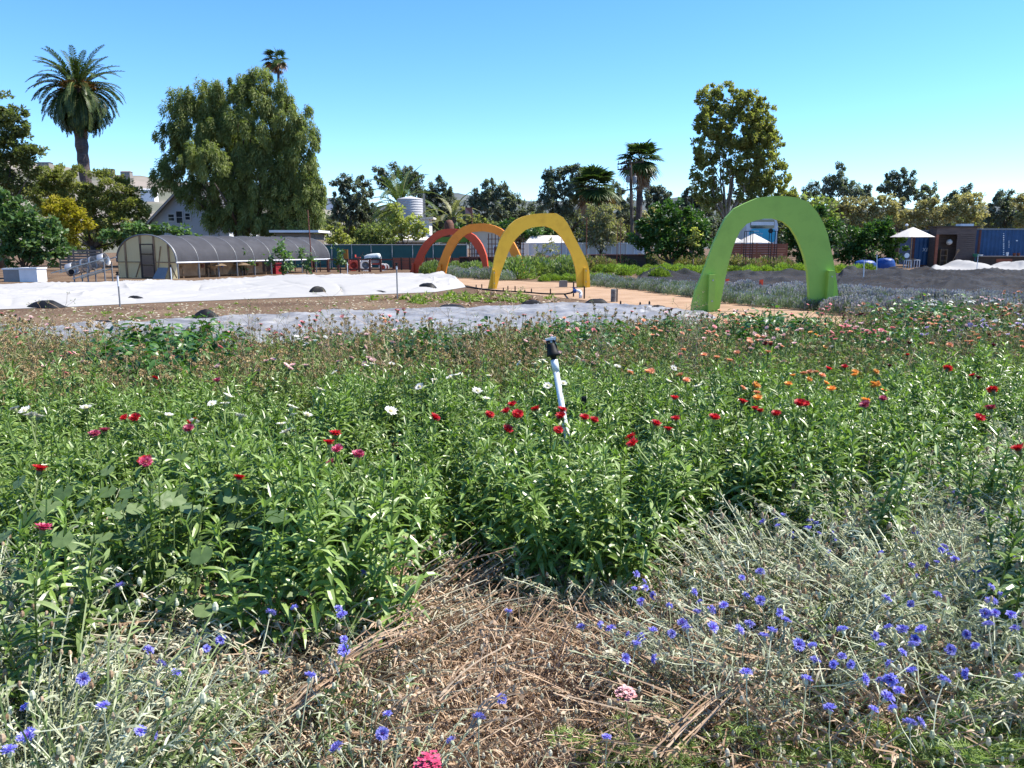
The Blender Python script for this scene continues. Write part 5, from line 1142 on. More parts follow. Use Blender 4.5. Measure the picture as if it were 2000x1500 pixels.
# ------------------------------------------------------------------ palms
def frond_curve(c, az, el, L, bend, n=14):
    p = np.array(c, float); out = [p.copy()]; hd = np.array([math.cos(az), math.sin(az), 0])
    for i in range(n):
        a = el - bend * ((i + 1) / n) ** 1.3; p = p + (hd * math.cos(a) + np.array([0, 0, math.sin(a)])) * L / n; out.append(p.copy())
    return np.array(out)
def feather_palm(name, label, Y, px, py_c, py_b, L, nf, r0, el_lo=-65, crown_r=.5, leafl=.55, fruit=True, lower=True, seed=1, mat_='palm'):
    rs = np.random.RandomState(seed); c = at(px, py_c, Y); t = thing(name, (c[0], Y, 0), label, 'palm')
    zb = 0.0
    if c[2] > 1.5:
        g = GB(); k = 26; zs = np.linspace(zb, c[2] + .2, k); rr = r0 * (1 + .10 * (np.arange(k) % 2) + .08 * rs.rand(k)); rr[-5:] *= 1.25; rr[-9:] *= 1.1
        g.tube([[c[0] + .1 * math.sin(z * .4), Y, z] for z in zs], rr, 12); g.build('trunk', M['palm_bark'], t)
    g = GB(); gr = GB()
    for i in range(nf):
        f = (i + .5) / nf; el = rad(82 + (el_lo - 82) * f ** .85 + rs.randn() * 5); az = i * 2.39996 + rs.randn() * .2
        bend = rad(22 + 62 * math.sin(math.pi * min(1, .12 + f)) + rs.randn() * 8); LL = L * (.85 + .2 * rs.rand()) * (1 - .15 * f)
        cc = c + np.array([math.cos(az) * crown_r * .6, math.sin(az) * crown_r * .6, crown_r * (.8 - 1.6 * f)])
        P = frond_curve(cc, az, el, LL, bend); gr.tube(P, np.linspace(.055, .012, len(P)), 4, cap=False)
        m = 34; u = np.linspace(.12, 1, m) * (len(P) - 1); i0 = np.minimum(u.astype(int), len(P) - 2); fr = (u - i0)[:, None]
        B_ = P[i0] * (1 - fr) + P[i0 + 1] * fr; tg = unit(P[i0 + 1] - P[i0]); sd = unit(np.cross(tg, (0, 0, 1.0)) + 1e-6); nn = np.cross(sd, tg)
        pr = leafl * np.interp(np.linspace(0, 1, m), [0, .25, .8, 1], [.5, 1, .8, .35])
        dead = f > .9 and lower
        for s in (-1, 1):
            d = unit(tg * .65 + sd * s * .8 + nn * .25 + rs.randn(m, 3) * .07); g.leaves(B_, d, unit(nn + sd * -s * .3), pr, .10, bend=.18, seg=2, rnd=rs.rand(m), mi=1 if dead else 0)
    g.build('fronds', [LM[mat_], LM['palm_dead']], t); gr.build('frond_stalks', LM['palm_dead'] if False else LM['olive'], t)
    if fruit:
        g = GB()
        for i in range(9):
            az = i * 2.4; P = frond_curve(c + [0, 0, .3], az, rad(50), 1.9, rad(100), 8); g.tube(P, .03, 4)
            q = P[3:][rs.randint(0, 6, 160)] + rs.randn(160, 3) * .16; g.cards(q, rdir(160), rdir(160), .20, .15)
        g.build('fruit_stalks', leafmat('date_orange', [(.25, .10, .02), (.42, .19, .04)], trans=0), t)
    return t
feather_palm('date_palm', 'tall date palm with a full round crown against the sky at left', 82, 152, 178, 330, 4.45, 190, .50, el_lo=-92, crown_r=.8, leafl=.60, seed=3)
feather_palm('date_palm', 'big low date palm whose green fronds fan out over the water tank', 90, 783, 402, 470, 5.6, 46, .4, el_lo=-20, crown_r=.4, leafl=.6, fruit=False, lower=False, seed=5)
feather_palm('date_palm', 'small palm half hidden behind the right edge of the feathery tree', 80, 612, 436, 470, 2.6, 26, .25, el_lo=-60, crown_r=.3, leafl=.4, fruit=False, lower=False, seed=6)
feather_palm('pale_palm', 'slender pale leaved palm with upright fronds right of the water tank', 78, 884, 428, 520, 3.2, 13, .16, el_lo=0, crown_r=.15, leafl=.5, fruit=False, lower=False, seed=9, mat_='grey')
t = thing('brown_mound', (at(877, 440, 72)[0], 72, 0), 'rounded reddish brown palm trunk stump behind the red arch', 'stump')
c = at(877, 430, 72); g = GB(); r_ = 9.5 * mpp(72); g.lathe((c[0], 72, 0), [(r_, 0), (r_ * 1.05, c[2] - .8), (r_ * .95, c[2] - .3), (r_ * .6, c[2] - .02), (0, c[2] + .05)], 16); g.build('stump_body', mat('fibre', (.24, .10, .06), col2=(.12, .05, .035), scale=6, bump=.8), t, smooth=True)
def fan_palm(name, label, Y, px, py_c, L, nf, r0, skirt=0, sl=2.6, seed=1, el_lo=-50, wind=0.0, lean=0.0):
    rs = np.random.RandomState(seed); c = at(px, py_c, Y); t = thing(name, (c[0] - lean, Y, 0), label, 'palm')
    g = GB(); k = 22; zs = np.linspace(0, c[2] - .1, k); g.tube([[c[0] - lean * (1 - z / c[2]) ** 1.0, Y, z] for z in zs], r0 * np.interp(np.linspace(0, 1, k), [0, .1, 1], [1.35, 1, .85]) * (1 + .06 * (np.arange(k) % 2)), 10); g.build('trunk', M['palm_bark'], t)
    g = GB()
    def fan(hub, ax, L, n, mi, spread=rad(115)):
        sd = unit(np.cross(ax, (0, 0, 1.0)) + np.array([1e-4, 0, 0])); a = np.linspace(-spread, spread, n) + rs.randn(n) * .03
        nn = np.cross(sd, ax); d = np.cos(a)[:, None] * ax + np.sin(a)[:, None] * sd + nn * .12 * np.abs(np.sin(a))[:, None]
        g.leaves(np.repeat(hub[None], n, 0), d, np.repeat(nn[None], n, 0) + rs.randn(n, 3) * .2, L * (.75 + .25 * np.cos(a * .7)), L * .17, bend=.30, seg=3, rnd=rs.rand(n), mi=mi, prof=[.35, 1, .6, .05])
    for i in range(nf):
        f = (i + .5) / nf; el = rad(80 + (el_lo - 80) * f + rs.randn() * 8); az = i * 2.39996 + rs.randn() * .3
        P = frond_curve(c, az, el, L * .55, rad(20), 5); P[:, 0] += wind * np.linspace(0, 1, len(P)) ** 1.5; g.stems(P[None], .03)
        ax = unit(P[-1] - P[-2]); fan(P[-1], ax, L * .62, 18, 1 if (f > .85 and skirt) else 0)
    g.build('fronds', [LM['palm'], LM['palm_dead']], t)
    if skirt:
        g = GB()
        for i in range(skirt):
            az = rs.rand() * 6.28; h = rs.rand(); p = c + np.array([math.cos(az) * (r0 + .35 + .25 * (1 - h)), math.sin(az) * (r0 + .35), -.2 - h * sl])
            ax = unit(np.array([math.cos(az) * .35, math.sin(az) * .35, -1])); fan(p, ax, .85 * min(1, sl / 2), 10, 0, rad(50))
        g.build('dead_skirt', LM['palm_dead'], t)
    return t
fan_palm('fan_palm', 'very tall thin fan palm rising behind the feathery tree', 96, 543, 116, 1.55, 24, .17, skirt=16, sl=1.0, seed=11, wind=-.35, lean=.6)
fan_palm('fan_palm', 'tall fan palm behind the utility pole', 88, 1251, 312, 2.5, 44, .36, skirt=24, seed=12)
fan_palm('fan_palm', 'stout shaggy fan palm with a brown skirt of dead fronds', 82, 1160, 366, 2.6, 44, .55, skirt=120, seed=13, el_lo=-40)

# a far-off wood that reads as one mass behind the single trees
g = GB(); R_ = np.random.RandomState(5)
for px in np.arange(640, 2080, 16):
    top = 418 + 14 * fbm(px * .013, 3.3) - 6 + R_.randn() * 3
    crown(g, 128 + R_.rand() * 6, [(px, top + 18, 22, 20), (px + 8, top + 44, 24, 22)], .55, .34, cover=2.2, sub=.4, mi=R_.randint(2))
tag(g.build('distant_woods', [LM['euc'], LM['olive']]), 'far off belt of dark woods behind the single trees', 'woods', kind='stuff')
# ================================================================== GARDEN PLANTS
GM = {
 'straw': leafmat('strawflower_leaf', [(.07, .125, .020), (.125, .205, .036), (.20, .295, .07), (.32, .41, .16)], trans=.32, rough=.36, spec=.6, objvar=.2),
 'scab': leafmat('scabiosa_leaf', [(.10, .155, .04), (.17, .235, .07), (.28, .34, .13)], trans=.3, objvar=.25),
 'dahlia': leafmat('dahlia_leaf', [(.03, .08, .014), (.05, .125, .024), (.10, .19, .04)], trans=.32, rough=.4, spec=.5),
 'corn': leafmat('cornflower_leaf', [(.29, .315, .19), (.43, .455, .30), (.60, .62, .47)], trans=.25, rough=.6, objvar=.15, tcol=(1, 1.1, .8)),
 'corn_green': leafmat('cornflower_green', [(.12, .18, .06), (.19, .25, .095), (.28, .33, .15)], trans=.3, objvar=.2),
 'straw_dry': leafmat('dry_stem', [(.24, .15, .09), (.40, .27, .17), (.55, .42, .29)], trans=.15, objvar=.2, tcol=(1, .95, .8)),
 'pale_dry': leafmat('pale_dry', [(.36, .33, .22), (.50, .46, .33), (.64, .60, .46)], trans=.2, objvar=.1, tcol=(1, .97, .85)),
 'seed': leafmat('seed_head', [(.24, .15, .07), (.36, .25, .12), (.46, .35, .19)], trans=.1),
 'fern': leafmat('feathery_green', [(.14, .21, .055), (.22, .30, .09), (.33, .40, .16)], trans=.4),
 'lav': leafmat('lavender_leaf', [(.11, .15, .095), (.17, .215, .14), (.26, .30, .21)], trans=.2, rough=.7),
 'lav_fl': leafmat('lavender_flower', [(.26, .22, .33), (.37, .33, .43), (.47, .44, .52)], trans=.2),
 'lime': leafmat('lime_leaf', [(.12, .19, .025), (.20, .28, .045), (.30, .36, .08)], trans=.35),
 'zinnia': leafmat('zinnia_leaf', [(.13, .14, .05), (.20, .20, .08), (.29, .26, .13)], trans=.3),
 'mallow': leafmat('mallow_leaf', [(.09, .16, .05), (.15, .23, .08), (.24, .32, .14)], trans=.35, spec=.5),
 'grass': leafmat('tall_grass', [(.12, .19, .05), (.20, .28, .09), (.32, .38, .17)], trans=.35),
 'red': leafmat('petal_red', [(.34, .006, .014), (.52, .014, .026), (.66, .05, .05)], trans=.3, objvar=.15, tcol=(1.2, .8, .8)),
 'crimson': leafmat('petal_magenta', [(.30, .015, .06), (.45, .05, .13), (.62, .22, .28)], trans=.3, tcol=(1.1, .9, .9)),
 'white': leafmat('petal_white', [(.62, .60, .54), (.74, .73, .68), (.82, .82, .78)], trans=.3, tcol=(1, 1, .95)),
 'peach': leafmat('petal_peach', [(.62, .24, .12), (.72, .34, .20), (.80, .50, .30)], trans=.3, tcol=(1.1, .95, .85)),
 'pink': leafmat('petal_pink', [(.62, .16, .18), (.72, .28, .28), (.80, .45, .42)], trans=.3, tcol=(1.1, .9, .9)),
 'palepink': leafmat('petal_palepink', [(.62, .36, .34), (.72, .48, .45), (.80, .62, .58)], trans=.3, tcol=(1, .95, .95)),
 'orange': leafmat('petal_orange', [(.68, .24, .04), (.78, .36, .08), (.85, .48, .14)], trans=.3, tcol=(1.1, 1, .8)),
 'lilac': leafmat('petal_lilac', [(.36, .24, .50), (.48, .36, .62), (.60, .50, .70)], trans=.3, tcol=(1, 1, 1)),
 'blue': leafmat('petal_blue', [(.19, .19, .60), (.30, .30, .76), (.48, .46, .88)], trans=.35, objvar=.2, tcol=(1, 1, 1.1)),
 'bluehub': leafmat('cornflower_hub', [(.16, .06, .42), (.26, .12, .52)], trans=.2, tcol=(1, 1, 1)),
 'hubyel': leafmat('flower_hub_gold', [(.42, .24, .03), (.55, .36, .06)], trans=.1),
 'hubcream': leafmat('flower_hub_cream', [(.50, .42, .18), (.62, .56, .30)], trans=.1),
 'hubdark': leafmat('flower_hub_dark', [(.10, .012, .012), (.18, .03, .02)], trans=.1),
 'magenta': leafmat('yarrow_magenta', [(.45, .03, .10), (.60, .07, .17), (.72, .16, .26)], trans=.2, tcol=(1, .9, .9)),
 'yarrow': leafmat('yarrow_pink', [(.60, .28, .28), (.72, .40, .40), (.82, .56, .54)], trans=.2, tcol=(1, .95, .95)),
 'maroon': leafmat('petal_maroon', [(.05, .006, .008), (.10, .010, .012), (.16, .02, .02)], trans=.2, tcol=(1, .8, .8)),
}
def hid(o):                                     # a prototype is a real plant, placed later
    return o
# ---- blooms: mesh data made once, each bloom a linked object
def bloom_mesh(name, petal, hub, rings, dome, stalk=.12, stalk_m='scab', w=.4):
    g = GB(); 
    for (n, r0, L, el, ww) in rings:
        a = np.arange(n) * 2 * math.pi / n + R.rand() * 3; ca = np.stack([np.cos(a), np.sin(a), 0 * a], 1); e = rad(el)
        d = ca * math.cos(e) + np.array([0, 0, math.sin(e)]); up = -ca * math.sin(e) + np.array([0, 0, math.cos(e)])
        g.leaves(ca * r0 + [0, 0, .002 * len(rings)], d + R.randn(n, 3) * .08, up, L * (.85 + .3 * R.rand(n)), ww, bend=-.15 if el < 30 else .1, seg=2, prof=[.5, 1, .35], rnd=R.rand(n), mi=0)
    r, h = dome; g.lathe((0, 0, 0), [(r * .6, -.004), (r, h * .25), (r * .8, h * .7), (r * .4, h), (0, h * 1.05)], 9, mi=1)
    g.lathe((0, 0, 0), [(r * .35, -.020), (r * .9, -.010), (r * .8, .0)], 8, mi=2)
    g.stems(np.array([[[0, 0, -.015], [.004, .002, -stalk * .5], [0, 0, -stalk]]]), .0028, mi=2)
    o = g.build(name, [GM[petal], GM[hub], GM[stalk_m]]); me = o.data; bpy.data.objects.remove(o); return me
def bloom_set(name, petal, hub, **k): return [bloom_mesh(name, petal, hub, **k) for _ in range(3)]
sf = dict(rings=[(14, .008, .017, -12, .010), (15, .008, .018, 22, .010), (14, .007, .017, 48, .010), (11, .005, .014, 70, .009)], dome=(.0105, .014))
BL = {
 'red': bloom_set('bloom', 'red', 'hubdark', **sf), 'crimson': bloom_set('bloom', 'crimson', 'hubdark', **sf), 'maroon': bloom_set('bloom', 'maroon', 'hubdark', **sf),
 'white': bloom_set('bloom', 'white', 'hubcream', **dict(sf, rings=[(15, .007, .020, 12, .010), (14, .006, .018, 30, .010)])),
 'orange': bloom_set('bloom', 'orange', 'hubyel', **sf), 'peach_s': bloom_set('bloom', 'peach', 'hubyel', **sf),
}
sc_r = dict(rings=[(12, .008, .017, 10, .013), (12, .007, .013, 32, .011), (10, .004, .011, 55, .010)], dome=(.013, .013), stalk=.22)
for k in ('peach', 'pink', 'palepink', 'lilac', 'orange'): BL['sc_' + k] = bloom_set('bloom', k, k, **sc_r)
BL['sc_white'] = bloom_set('bloom', 'white', 'white', **sc_r); BL['sc_maroon'] = bloom_set('bloom', 'maroon', 'maroon', **sc_r); BL['sc_red'] = bloom_set('bloom', 'pink', 'hubdark', **sc_r)
def corn_bloom():
    g = GB(); n = 13; a = np.arange(n) * 2 * math.pi / n + R.rand(n) * .3
    for ring, (m, L1, L2, el) in enumerate(((13, .008, .0095, 18), (10, .006, .008, 48))):
        a = np.arange(m) * 2 * math.pi / m + R.rand(m) * .3
        for i in range(m):
            ca = np.array([math.cos(a[i]), math.sin(a[i]), 0]); e = rad(el + 14 * R.randn()); d = ca * math.cos(e) + np.array([0, 0, math.sin(e)])
            b = ca * .003 + np.array([0, 0, .004]); tip = b + d * L1
            g.leaves([b], [d], [[0, 0, 1.0]], L1, .0035, seg=1, prof=[.6, 1.2], rnd=R.rand(), mi=0)
            sd = np.cross(d, (0, 0, 1.0))
            for s in (-1.1, -.4, .4, 1.1): g.leaves([tip], [d + sd * s * .75 + np.array([0, 0, .3 * R.randn()])], [[0, 0, 1.0]], L2 * (.8 + .4 * R.rand()), .0062, seg=1, prof=[.9, .25], rnd=R.rand(), mi=0)
    m = 16; dd = unit(np.stack([R.randn(m) * .5, R.randn(m) * .5, np.ones(m)], 1)); g.leaves(np.zeros((m, 3)) + [0, 0, .002], dd, rdir(m), .014, .003, seg=1, prof=[1, .4], mi=1)
    g.lathe((0, 0, 0), [(.0012, -.017), (.0060, -.010), (.0064, -.002), (.0038, .004)], 7, mi=2)
    g.stems(np.array([[[0, 0, -.014], [.006, .003, -.07], [.002, -.004, -.15]]]), .0019, mi=2)
    o = g.build('bloom', [GM['blue'], GM['bluehub'], GM['corn']]); me = o.data; bpy.data.objects.remove(o); return me
BL['blue'] = [corn_bloom() for _ in range(6)]
def seed_bloom():
    g = GB(); n = 70; d = rdir(n); g.cards(d * .012 * np.array([1, 1, 1.15]), d, rdir(n), .014, .007, mi=0); g.stems(np.array([[[0, 0, -.008], [.005, 0, -.10], [0, 0, -.22]]]), .0022, mi=1)
    o = g.build('seed_head', [GM['seed'], GM['straw_dry']]); me = o.data; bpy.data.objects.remove(o); return me
BL['seed'] = [seed_bloom() for _ in range(3)]
def add_bloom(parent, kind, loc, tilt=.35, sc=1.0, name='flower_head'):
    me = BL[kind][R.randint(len(BL[kind]))]; o = bpy.data.objects.new(name, me); COL.objects.link(o); o.parent = parent
    # world point -> the plant's own frame (plants are only moved, turned about z and scaled)
    v = np.array(loc, float) - np.array(parent.location); a = -parent.rotation_euler[2]; s = parent.scale[0]
    o.location = ((v[0] * math.cos(a) - v[1] * math.sin(a)) / s, (v[0] * math.sin(a) + v[1] * math.cos(a)) / s, v[2] / s)
    o.rotation_euler = (R.randn() * tilt, R.randn() * tilt, R.rand() * 6.28); o.scale = (sc / s,) * 3
    return o
class Proto:
    def __init__(s, name, mats, build, n):
        s.name = name; s.me = []; s.n = n
        for i in range(n):
            g = GB(); build(g); o = g.build(name, mats); s.me.append(o.data); bpy.data.objects.remove(o)
    def place(s, loc, label, cat, group, sc=1.0, rz=None, k=None):
        o = bpy.data.objects.new(s.name, s.me[R.randint(s.n) if k is None else k]); COL.objects.link(o)
        o.location = [float(v) for v in loc]; o.rotation_euler = (0, 0, R.rand() * 6.28 if rz is None else rz); o.scale = (sc,) * 3
        return tag(o, label, cat, group)
def stem_set(n, H, spread, lean, k=6, hv=.3):
    az = R.rand(n) * 6.28; r0 = spread * np.sqrt(R.rand(n)); h = H * (1 - hv * R.rand(n)); t = np.linspace(0, 1, k)
    ln = lean * (.3 + R.rand(n)); la = az + R.randn(n) * .6
    P = np.zeros((n, k, 3)); 
    P[..., 0] = (np.cos(az) * r0)[:, None] + (np.cos(la) * ln)[:, None] * t ** 1.6; P[..., 1] = (np.sin(az) * r0)[:, None] + (np.sin(la) * ln)[:, None] * t ** 1.6
    P[..., 2] = h[:, None] * t; return P
def along(P, m, t0=.1, t1=1.0, pw=1.0):
    n, k, _ = P.shape; u = (t0 + (t1 - t0) * np.sort(R.rand(n, m), 1) ** pw) * (k - 1); i0 = np.minimum(u.astype(int), k - 2); f = (u - i0)[..., None]; r = np.arange(n)[:, None]
    B_ = P[r, i0] * (1 - f) + P[r, i0 + 1] * f; T_ = unit(P[r, i0 + 1] - P[r, i0]); return B_.reshape(-1, 3), T_.reshape(-1, 3), (u / (k - 1)).ravel()
# strawflower: upright leafy stems, lanceolate leaves all the way up
def b_straw(g):
    P = stem_set(9, .80, .10, .15); g.stems(P, np.linspace(.0055, .003, 6)[None], rnd=.45, mi=0)
    q_ = P[:, :3]; C_, S_, w_ = along(q_, 4, .2, 1.0); m_ = len(C_); g.leaves(C_, unit(rdir(m_) * [1, 1, .3] - [0, 0, .5]), rdir(m_), .07 * (.6 + .6 * R.rand(m_)), .014, bend=.6, seg=3, mi=1)
    B_, T_, u = along(P, 36, .12, 1.0, .75); n = len(B_); az = np.arange(n) * 2.39996 + R.rand(n); d = unit(np.stack([np.cos(az), np.sin(az), np.interp(u, [.1, .7, .92, 1], [.3, .6, .9, 1.6]) + R.randn(n) * .28], 1))
    g.leaves(B_, d, unit(T_ + rdir(n) * .3), np.interp(u, [.1, .5, .9, 1], [.09, .115, .09, .055]) * (.65 + .6 * R.rand(n)), np.interp(u, [.1, .6, 1], [.023, .0225, .014]) * (.7 + .6 * R.rand(n)), bend=np.interp(u, [0, .6, .9, 1], [.9, .7, .45, .15]) * (.3 + 1.2 * R.rand(n)), seg=4, fold=.45, mi=0)
    P2 = stem_set(7, .5, .12, .2); B_, T_, u = along(P2, 18, .1, 1); n = len(B_); az = R.rand(n) * 6.28; d = unit(np.stack([np.cos(az), np.sin(az), .5 + R.randn(n) * .3], 1))
    g.leaves(B_, d, unit(T_ + rdir(n) * .3), .10 * (.7 + .5 * R.rand(n)), .022, bend=.6, seg=3, fold=.4, mi=0); g.stems(P2, .003, rnd=.4)
straw = Proto('strawflower_plant', [GM['straw'], GM['straw_dry']], b_straw, 12)
# pincushion flower clump: thin branching stems, small divided leaves, brown seed heads
def b_scab(g, H=.75, seedy=10, lv=16, lo=26):
    P = stem_set(26, H, .16, .30, hv=.45); g.stems(P, np.linspace(.0030, .0016, 6)[None], mi=0)
    B_, T_, u = along(P, lv, .05, .85); n = len(B_); d = unit(rdir(n) + T_ * .7); g.leaves(B_, d, rdir(n), .055 * (.5 + R.rand(n)), .010, bend=.4, seg=2, mi=0)
    Q = stem_set(lo, H * .78, .27, .24); B_, T_, u = along(Q, 20, .1, 1); n = len(B_); d = unit(rdir(n) + [0, 0, .3]); g.leaves(B_, d, rdir(n) + [0, 0, 1.2], .085 * (.6 + .7 * R.rand(n)), .021, bend=.4, seg=2, mi=0)
    e = P[R.permutation(26)[:seedy], -1]
    for c in e: d = rdir(34); g.cards(c + d * .016, d, rdir(34), .021, .012, mi=1)
    g.stems(np.stack([e, e - [0, 0, .1]], 1), .002, mi=1)
scab = Proto('pincushion_plant', [GM['scab'], GM['seed']], b_scab, 6)
scab_dry = Proto('seedhead_plant', [GM['zinnia'], GM['seed']], lambda g: b_scab(g, .78, 24, 8, 16), 4)
# dahlia like leafy bush
def b_dah(g):
    P = stem_set(26, .72, .2, .36, hv=.55); g.stems(P, np.linspace(.007, .003, 6)[None], mi=0); B_, T_, u = along(P, 34, .15, 1); n = len(B_)
    az = R.rand(n) * 6.28; d = unit(np.stack([np.cos(az), np.sin(az), .1 + R.randn(n) * .4], 1)); g.leaves(B_ + d * .05, d, unit(np.array([0, 0, 1]) + rdir(n) * .6), .10 * (.6 + .7 * R.rand(n)), .052 * (.6 + .7 * R.rand(n)), bend=.35, seg=3, fold=.2, mi=0)
dah = Proto('dahlia_bush', [GM['dahlia']], b_dah, 4)
# cornflower clumps, sprawling
def b_corn(g, H=.46, ns=64, lean=.34, lv=44, m_stem=0, m_leaf=0, heads=34, hm=1):
    P = stem_set(ns, H, .14, lean, hv=.5, k=7); P[..., 2] *= np.interp(np.linspace(0, 1, 7), [0, .5, 1], [1, 1.1, .95]); g.stems(P, np.linspace(.0030, .0016, 7)[None], mi=m_stem)
    Q2 = stem_set(36, H * .62, .17, lean * .6, hv=.6); C_, S_, w_ = along(Q2, 26, .1, 1); m_ = len(C_); g.leaves(C_, unit(rdir(m_) + S_ * 1.2), rdir(m_), .05 * (.4 + R.rand(m_)), .0048, bend=.3, seg=2, prof=[.7, 1, .2], mi=m_leaf)
    B_, T_, u = along(P, lv, .05, 1); n = len(B_); d = unit(rdir(n) + T_ * 1.1); g.leaves(B_, d, rdir(n), .036 * (.4 + 1.0 * R.rand(n) ** 1.5), .0046 * (.6 + .8 * R.rand(n)), bend=.4, seg=2, prof=[.7, 1, .2], mi=m_leaf)
    e = P[R.permutation(ns)[:heads], -1]
    for c in e: q_ = .55 + .5 * R.rand(); g.lathe(c, [(.001, -.012 * q_), (.0058 * q_, -.005 * q_), (.006 * q_, .003 * q_), (.003 * q_, .010 * q_), (0, .011 * q_)], 6, mi=hm)
corn = Proto('cornflower_clump', [GM['corn'], GM['straw_dry']], lambda g: b_corn(g), 6)
corn_g = Proto('cornflower_clump', [GM['corn_green'], GM['corn']], lambda g: b_corn(g, .46, 40, .24, 24), 4)
corn_dry = Proto('dried_cornflower_clump', [GM['straw_dry'], GM['pale_dry']], lambda g: b_corn(g, .34, 80, .40, 20, 0, 0, 30), 5)
corn_pale = Proto('pale_cornflower_clump', [GM['pale_dry'], GM['straw_dry']], lambda g: b_corn(g, .36, 90, .45, 14, 0, 0, 14), 3)
# feathery umbel foliage
def b_fern(g):
    for i in range(15):
        az = R.rand() * 6.28; P = frond_curve((R.randn() * .03, R.randn() * .03, 0), az, rad(45 + 35 * R.rand()), .42 * (.7 + .5 * R.rand()), rad(60), 9); g.stems(P[None], .0022)
        for j in range(2, 10):
            tg = unit(P[j] - P[j - 1]); sd = unit(np.cross(tg, (0, 0, 1.0)))
            for s in (-1, 1):
                L_ = .11 * (1 - .08 * j); b = P[j]; d = unit(tg * .6 + sd * s + R.randn(3) * .15); Pm = b + d * np.linspace(.1, 1, 9)[:, None] * L_
                for s2 in (-1, 1):
                    dd = unit(d * .7 + s2 * np.cross(d, (0, 0, 1.0)) + R.randn(9, 3) * .35); g.leaves(Pm, dd, rdir(9), .028, .0035, bend=.1, seg=1, prof=[1, .3])
fern = Proto('feathery_plant', [GM['fern']], b_fern, 4)
# low bushes for the rows behind
def b_mound(Hh, Rr, n, L, W, upw=.7, fl=0, fh=.0, second=None):
    def f(g):
        d = rdir(n); d[:, 2] = np.abs(d[:, 2]); P = d * (R.rand(n) ** .35)[:, None] * np.array([Rr, Rr, Hh]); P[:, 2] += .02
        g.leaves(P, unit(d * .8 + rdir(n) * .5 + [0, 0, upw]), rdir(n), L * (.6 + .8 * R.rand(n)), W * (.7 + .6 * R.rand(n)), bend=.15, seg=2, mi=0)
        if fl:
            d = rdir(fl); d[:, 2] = np.abs(d[:, 2]); b = d * np.array([Rr, Rr, Hh]) * .9; tip = b + unit(d * .5 + [0, 0, 1.0]) * fh; g.stems(np.stack([b, tip], 1), .004, mi=0)
            for q in (.0, .03, .06): g.cards(tip - unit(tip - b) * q, unit(d * .4 + [0, 0, 1.0]), rdir(fl), .06, .035, mi=1)
    return f
lav = Proto('lavender_bush', [GM['lav'], GM['lav_fl']], b_mound(.34, .36, 900, .13, .014, 1.0, 40, .14), 4)
lavp = Proto('lavender_bush', [GM['lav'], GM['lav_fl']], b_mound(.36, .42, 700, .13, .014, 1.0, 190, .20), 4)
lime = Proto('lime_green_plant', [GM['lime'], GM['lime']], b_mound(.45, .5, 900, .16, .05, .8), 3)
zin = Proto('zinnia_plant', [GM['zinnia'], GM['pink']], b_mound(.62, .5, 900, .15, .05, .5, 26, .2), 4)
shr = Proto('green_shrub', [GM['scab'], GM['lav_fl']], b_mound(.7, .6, 1200, .16, .05, .6, 20, .2), 3)
# tall grass and wispy stalks
def b_grass(g):
    n = 26; az = R.rand(n) * 6.28; d = unit(np.stack([np.cos(az) * .5, np.sin(az) * .5, np.ones(n)], 1)); g.leaves(R.randn(n, 3) * [.05, .05, 0], d, unit(np.stack([np.cos(az), np.sin(az), 0 * az], 1) + R.randn(n, 3) * .2), .75 * (.6 + .6 * R.rand(n)), .022, bend=.55 * (.5 + R.rand(n)), seg=8, prof=np.interp(np.linspace(0, 1, 9), [0, .3, 1], [.6, 1, .05]))
grass = Proto('tall_grass_tuft', [GM['grass']], b_grass, 3)
def b_wisp(g):
    P = stem_set(2, 1.25, .03, .25, k=8, hv=.2); g.stems(P, np.linspace(.004, .0018, 8)[None], mi=0)
    for p in P:
        for j in (3, 4, 5, 6, 7):
            for _ in range(3):
                e = p[j] + unit(R.randn(3) * [1, 1, .3] + [0, 0, .9]) * (.13 + .1 * R.rand()); g.stems(np.array([[p[j], (p[j] + e) / 2 + R.randn(3) * .01, e]]), .0018, mi=0)
                dd = unit(R.randn(5, 3) + [0, 0, 1.0]); g.stems(np.stack([np.repeat(e[None], 5, 0), e + dd * .03], 1), .0014, mi=0); g.cards(e + dd * .032, dd, rdir(5), .018, .011, mi=1)
wisp = Proto('wispy_stalk', [GM['straw_dry'], GM['grass']], b_wisp, 5)

# ------------------------------------------------------------------ flower positions read from the photograph
reds = [(77, 920), (245, 818), (265, 818), (302, 740), (285, 903), (467, 937), (655, 850), (643, 868), (848, 818), (955, 812), (990, 805), (1002, 792), (1047, 802), (1097, 803), (1090, 843), (1142, 818), (1160, 822), (1235, 856), (1280, 830), (1305, 841), (1320, 820), (1317, 780), (1395, 818), (1450, 788), (1475, 800), (1485, 805), (1517, 810), (1563, 790), (1574, 791), (1617, 722), (1650, 718), (1772, 695), (1850, 722), (1912, 818), (1940, 765), (1990, 880), (1097, 815), (1010, 812), (1238, 868), (378, 828), (990, 840), (1900, 735)]
crims = [(185, 850), (205, 843), (425, 745), (83, 1035), (660, 880), (648, 905), (370, 840), (285, 905), (1690, 792), (1725, 780), (1935, 800), (700, 890)]
maroons = [(1737, 716), (1505, 675), (1495, 672), (1930, 655), (1940, 675), (1775, 672), (1910, 740)]
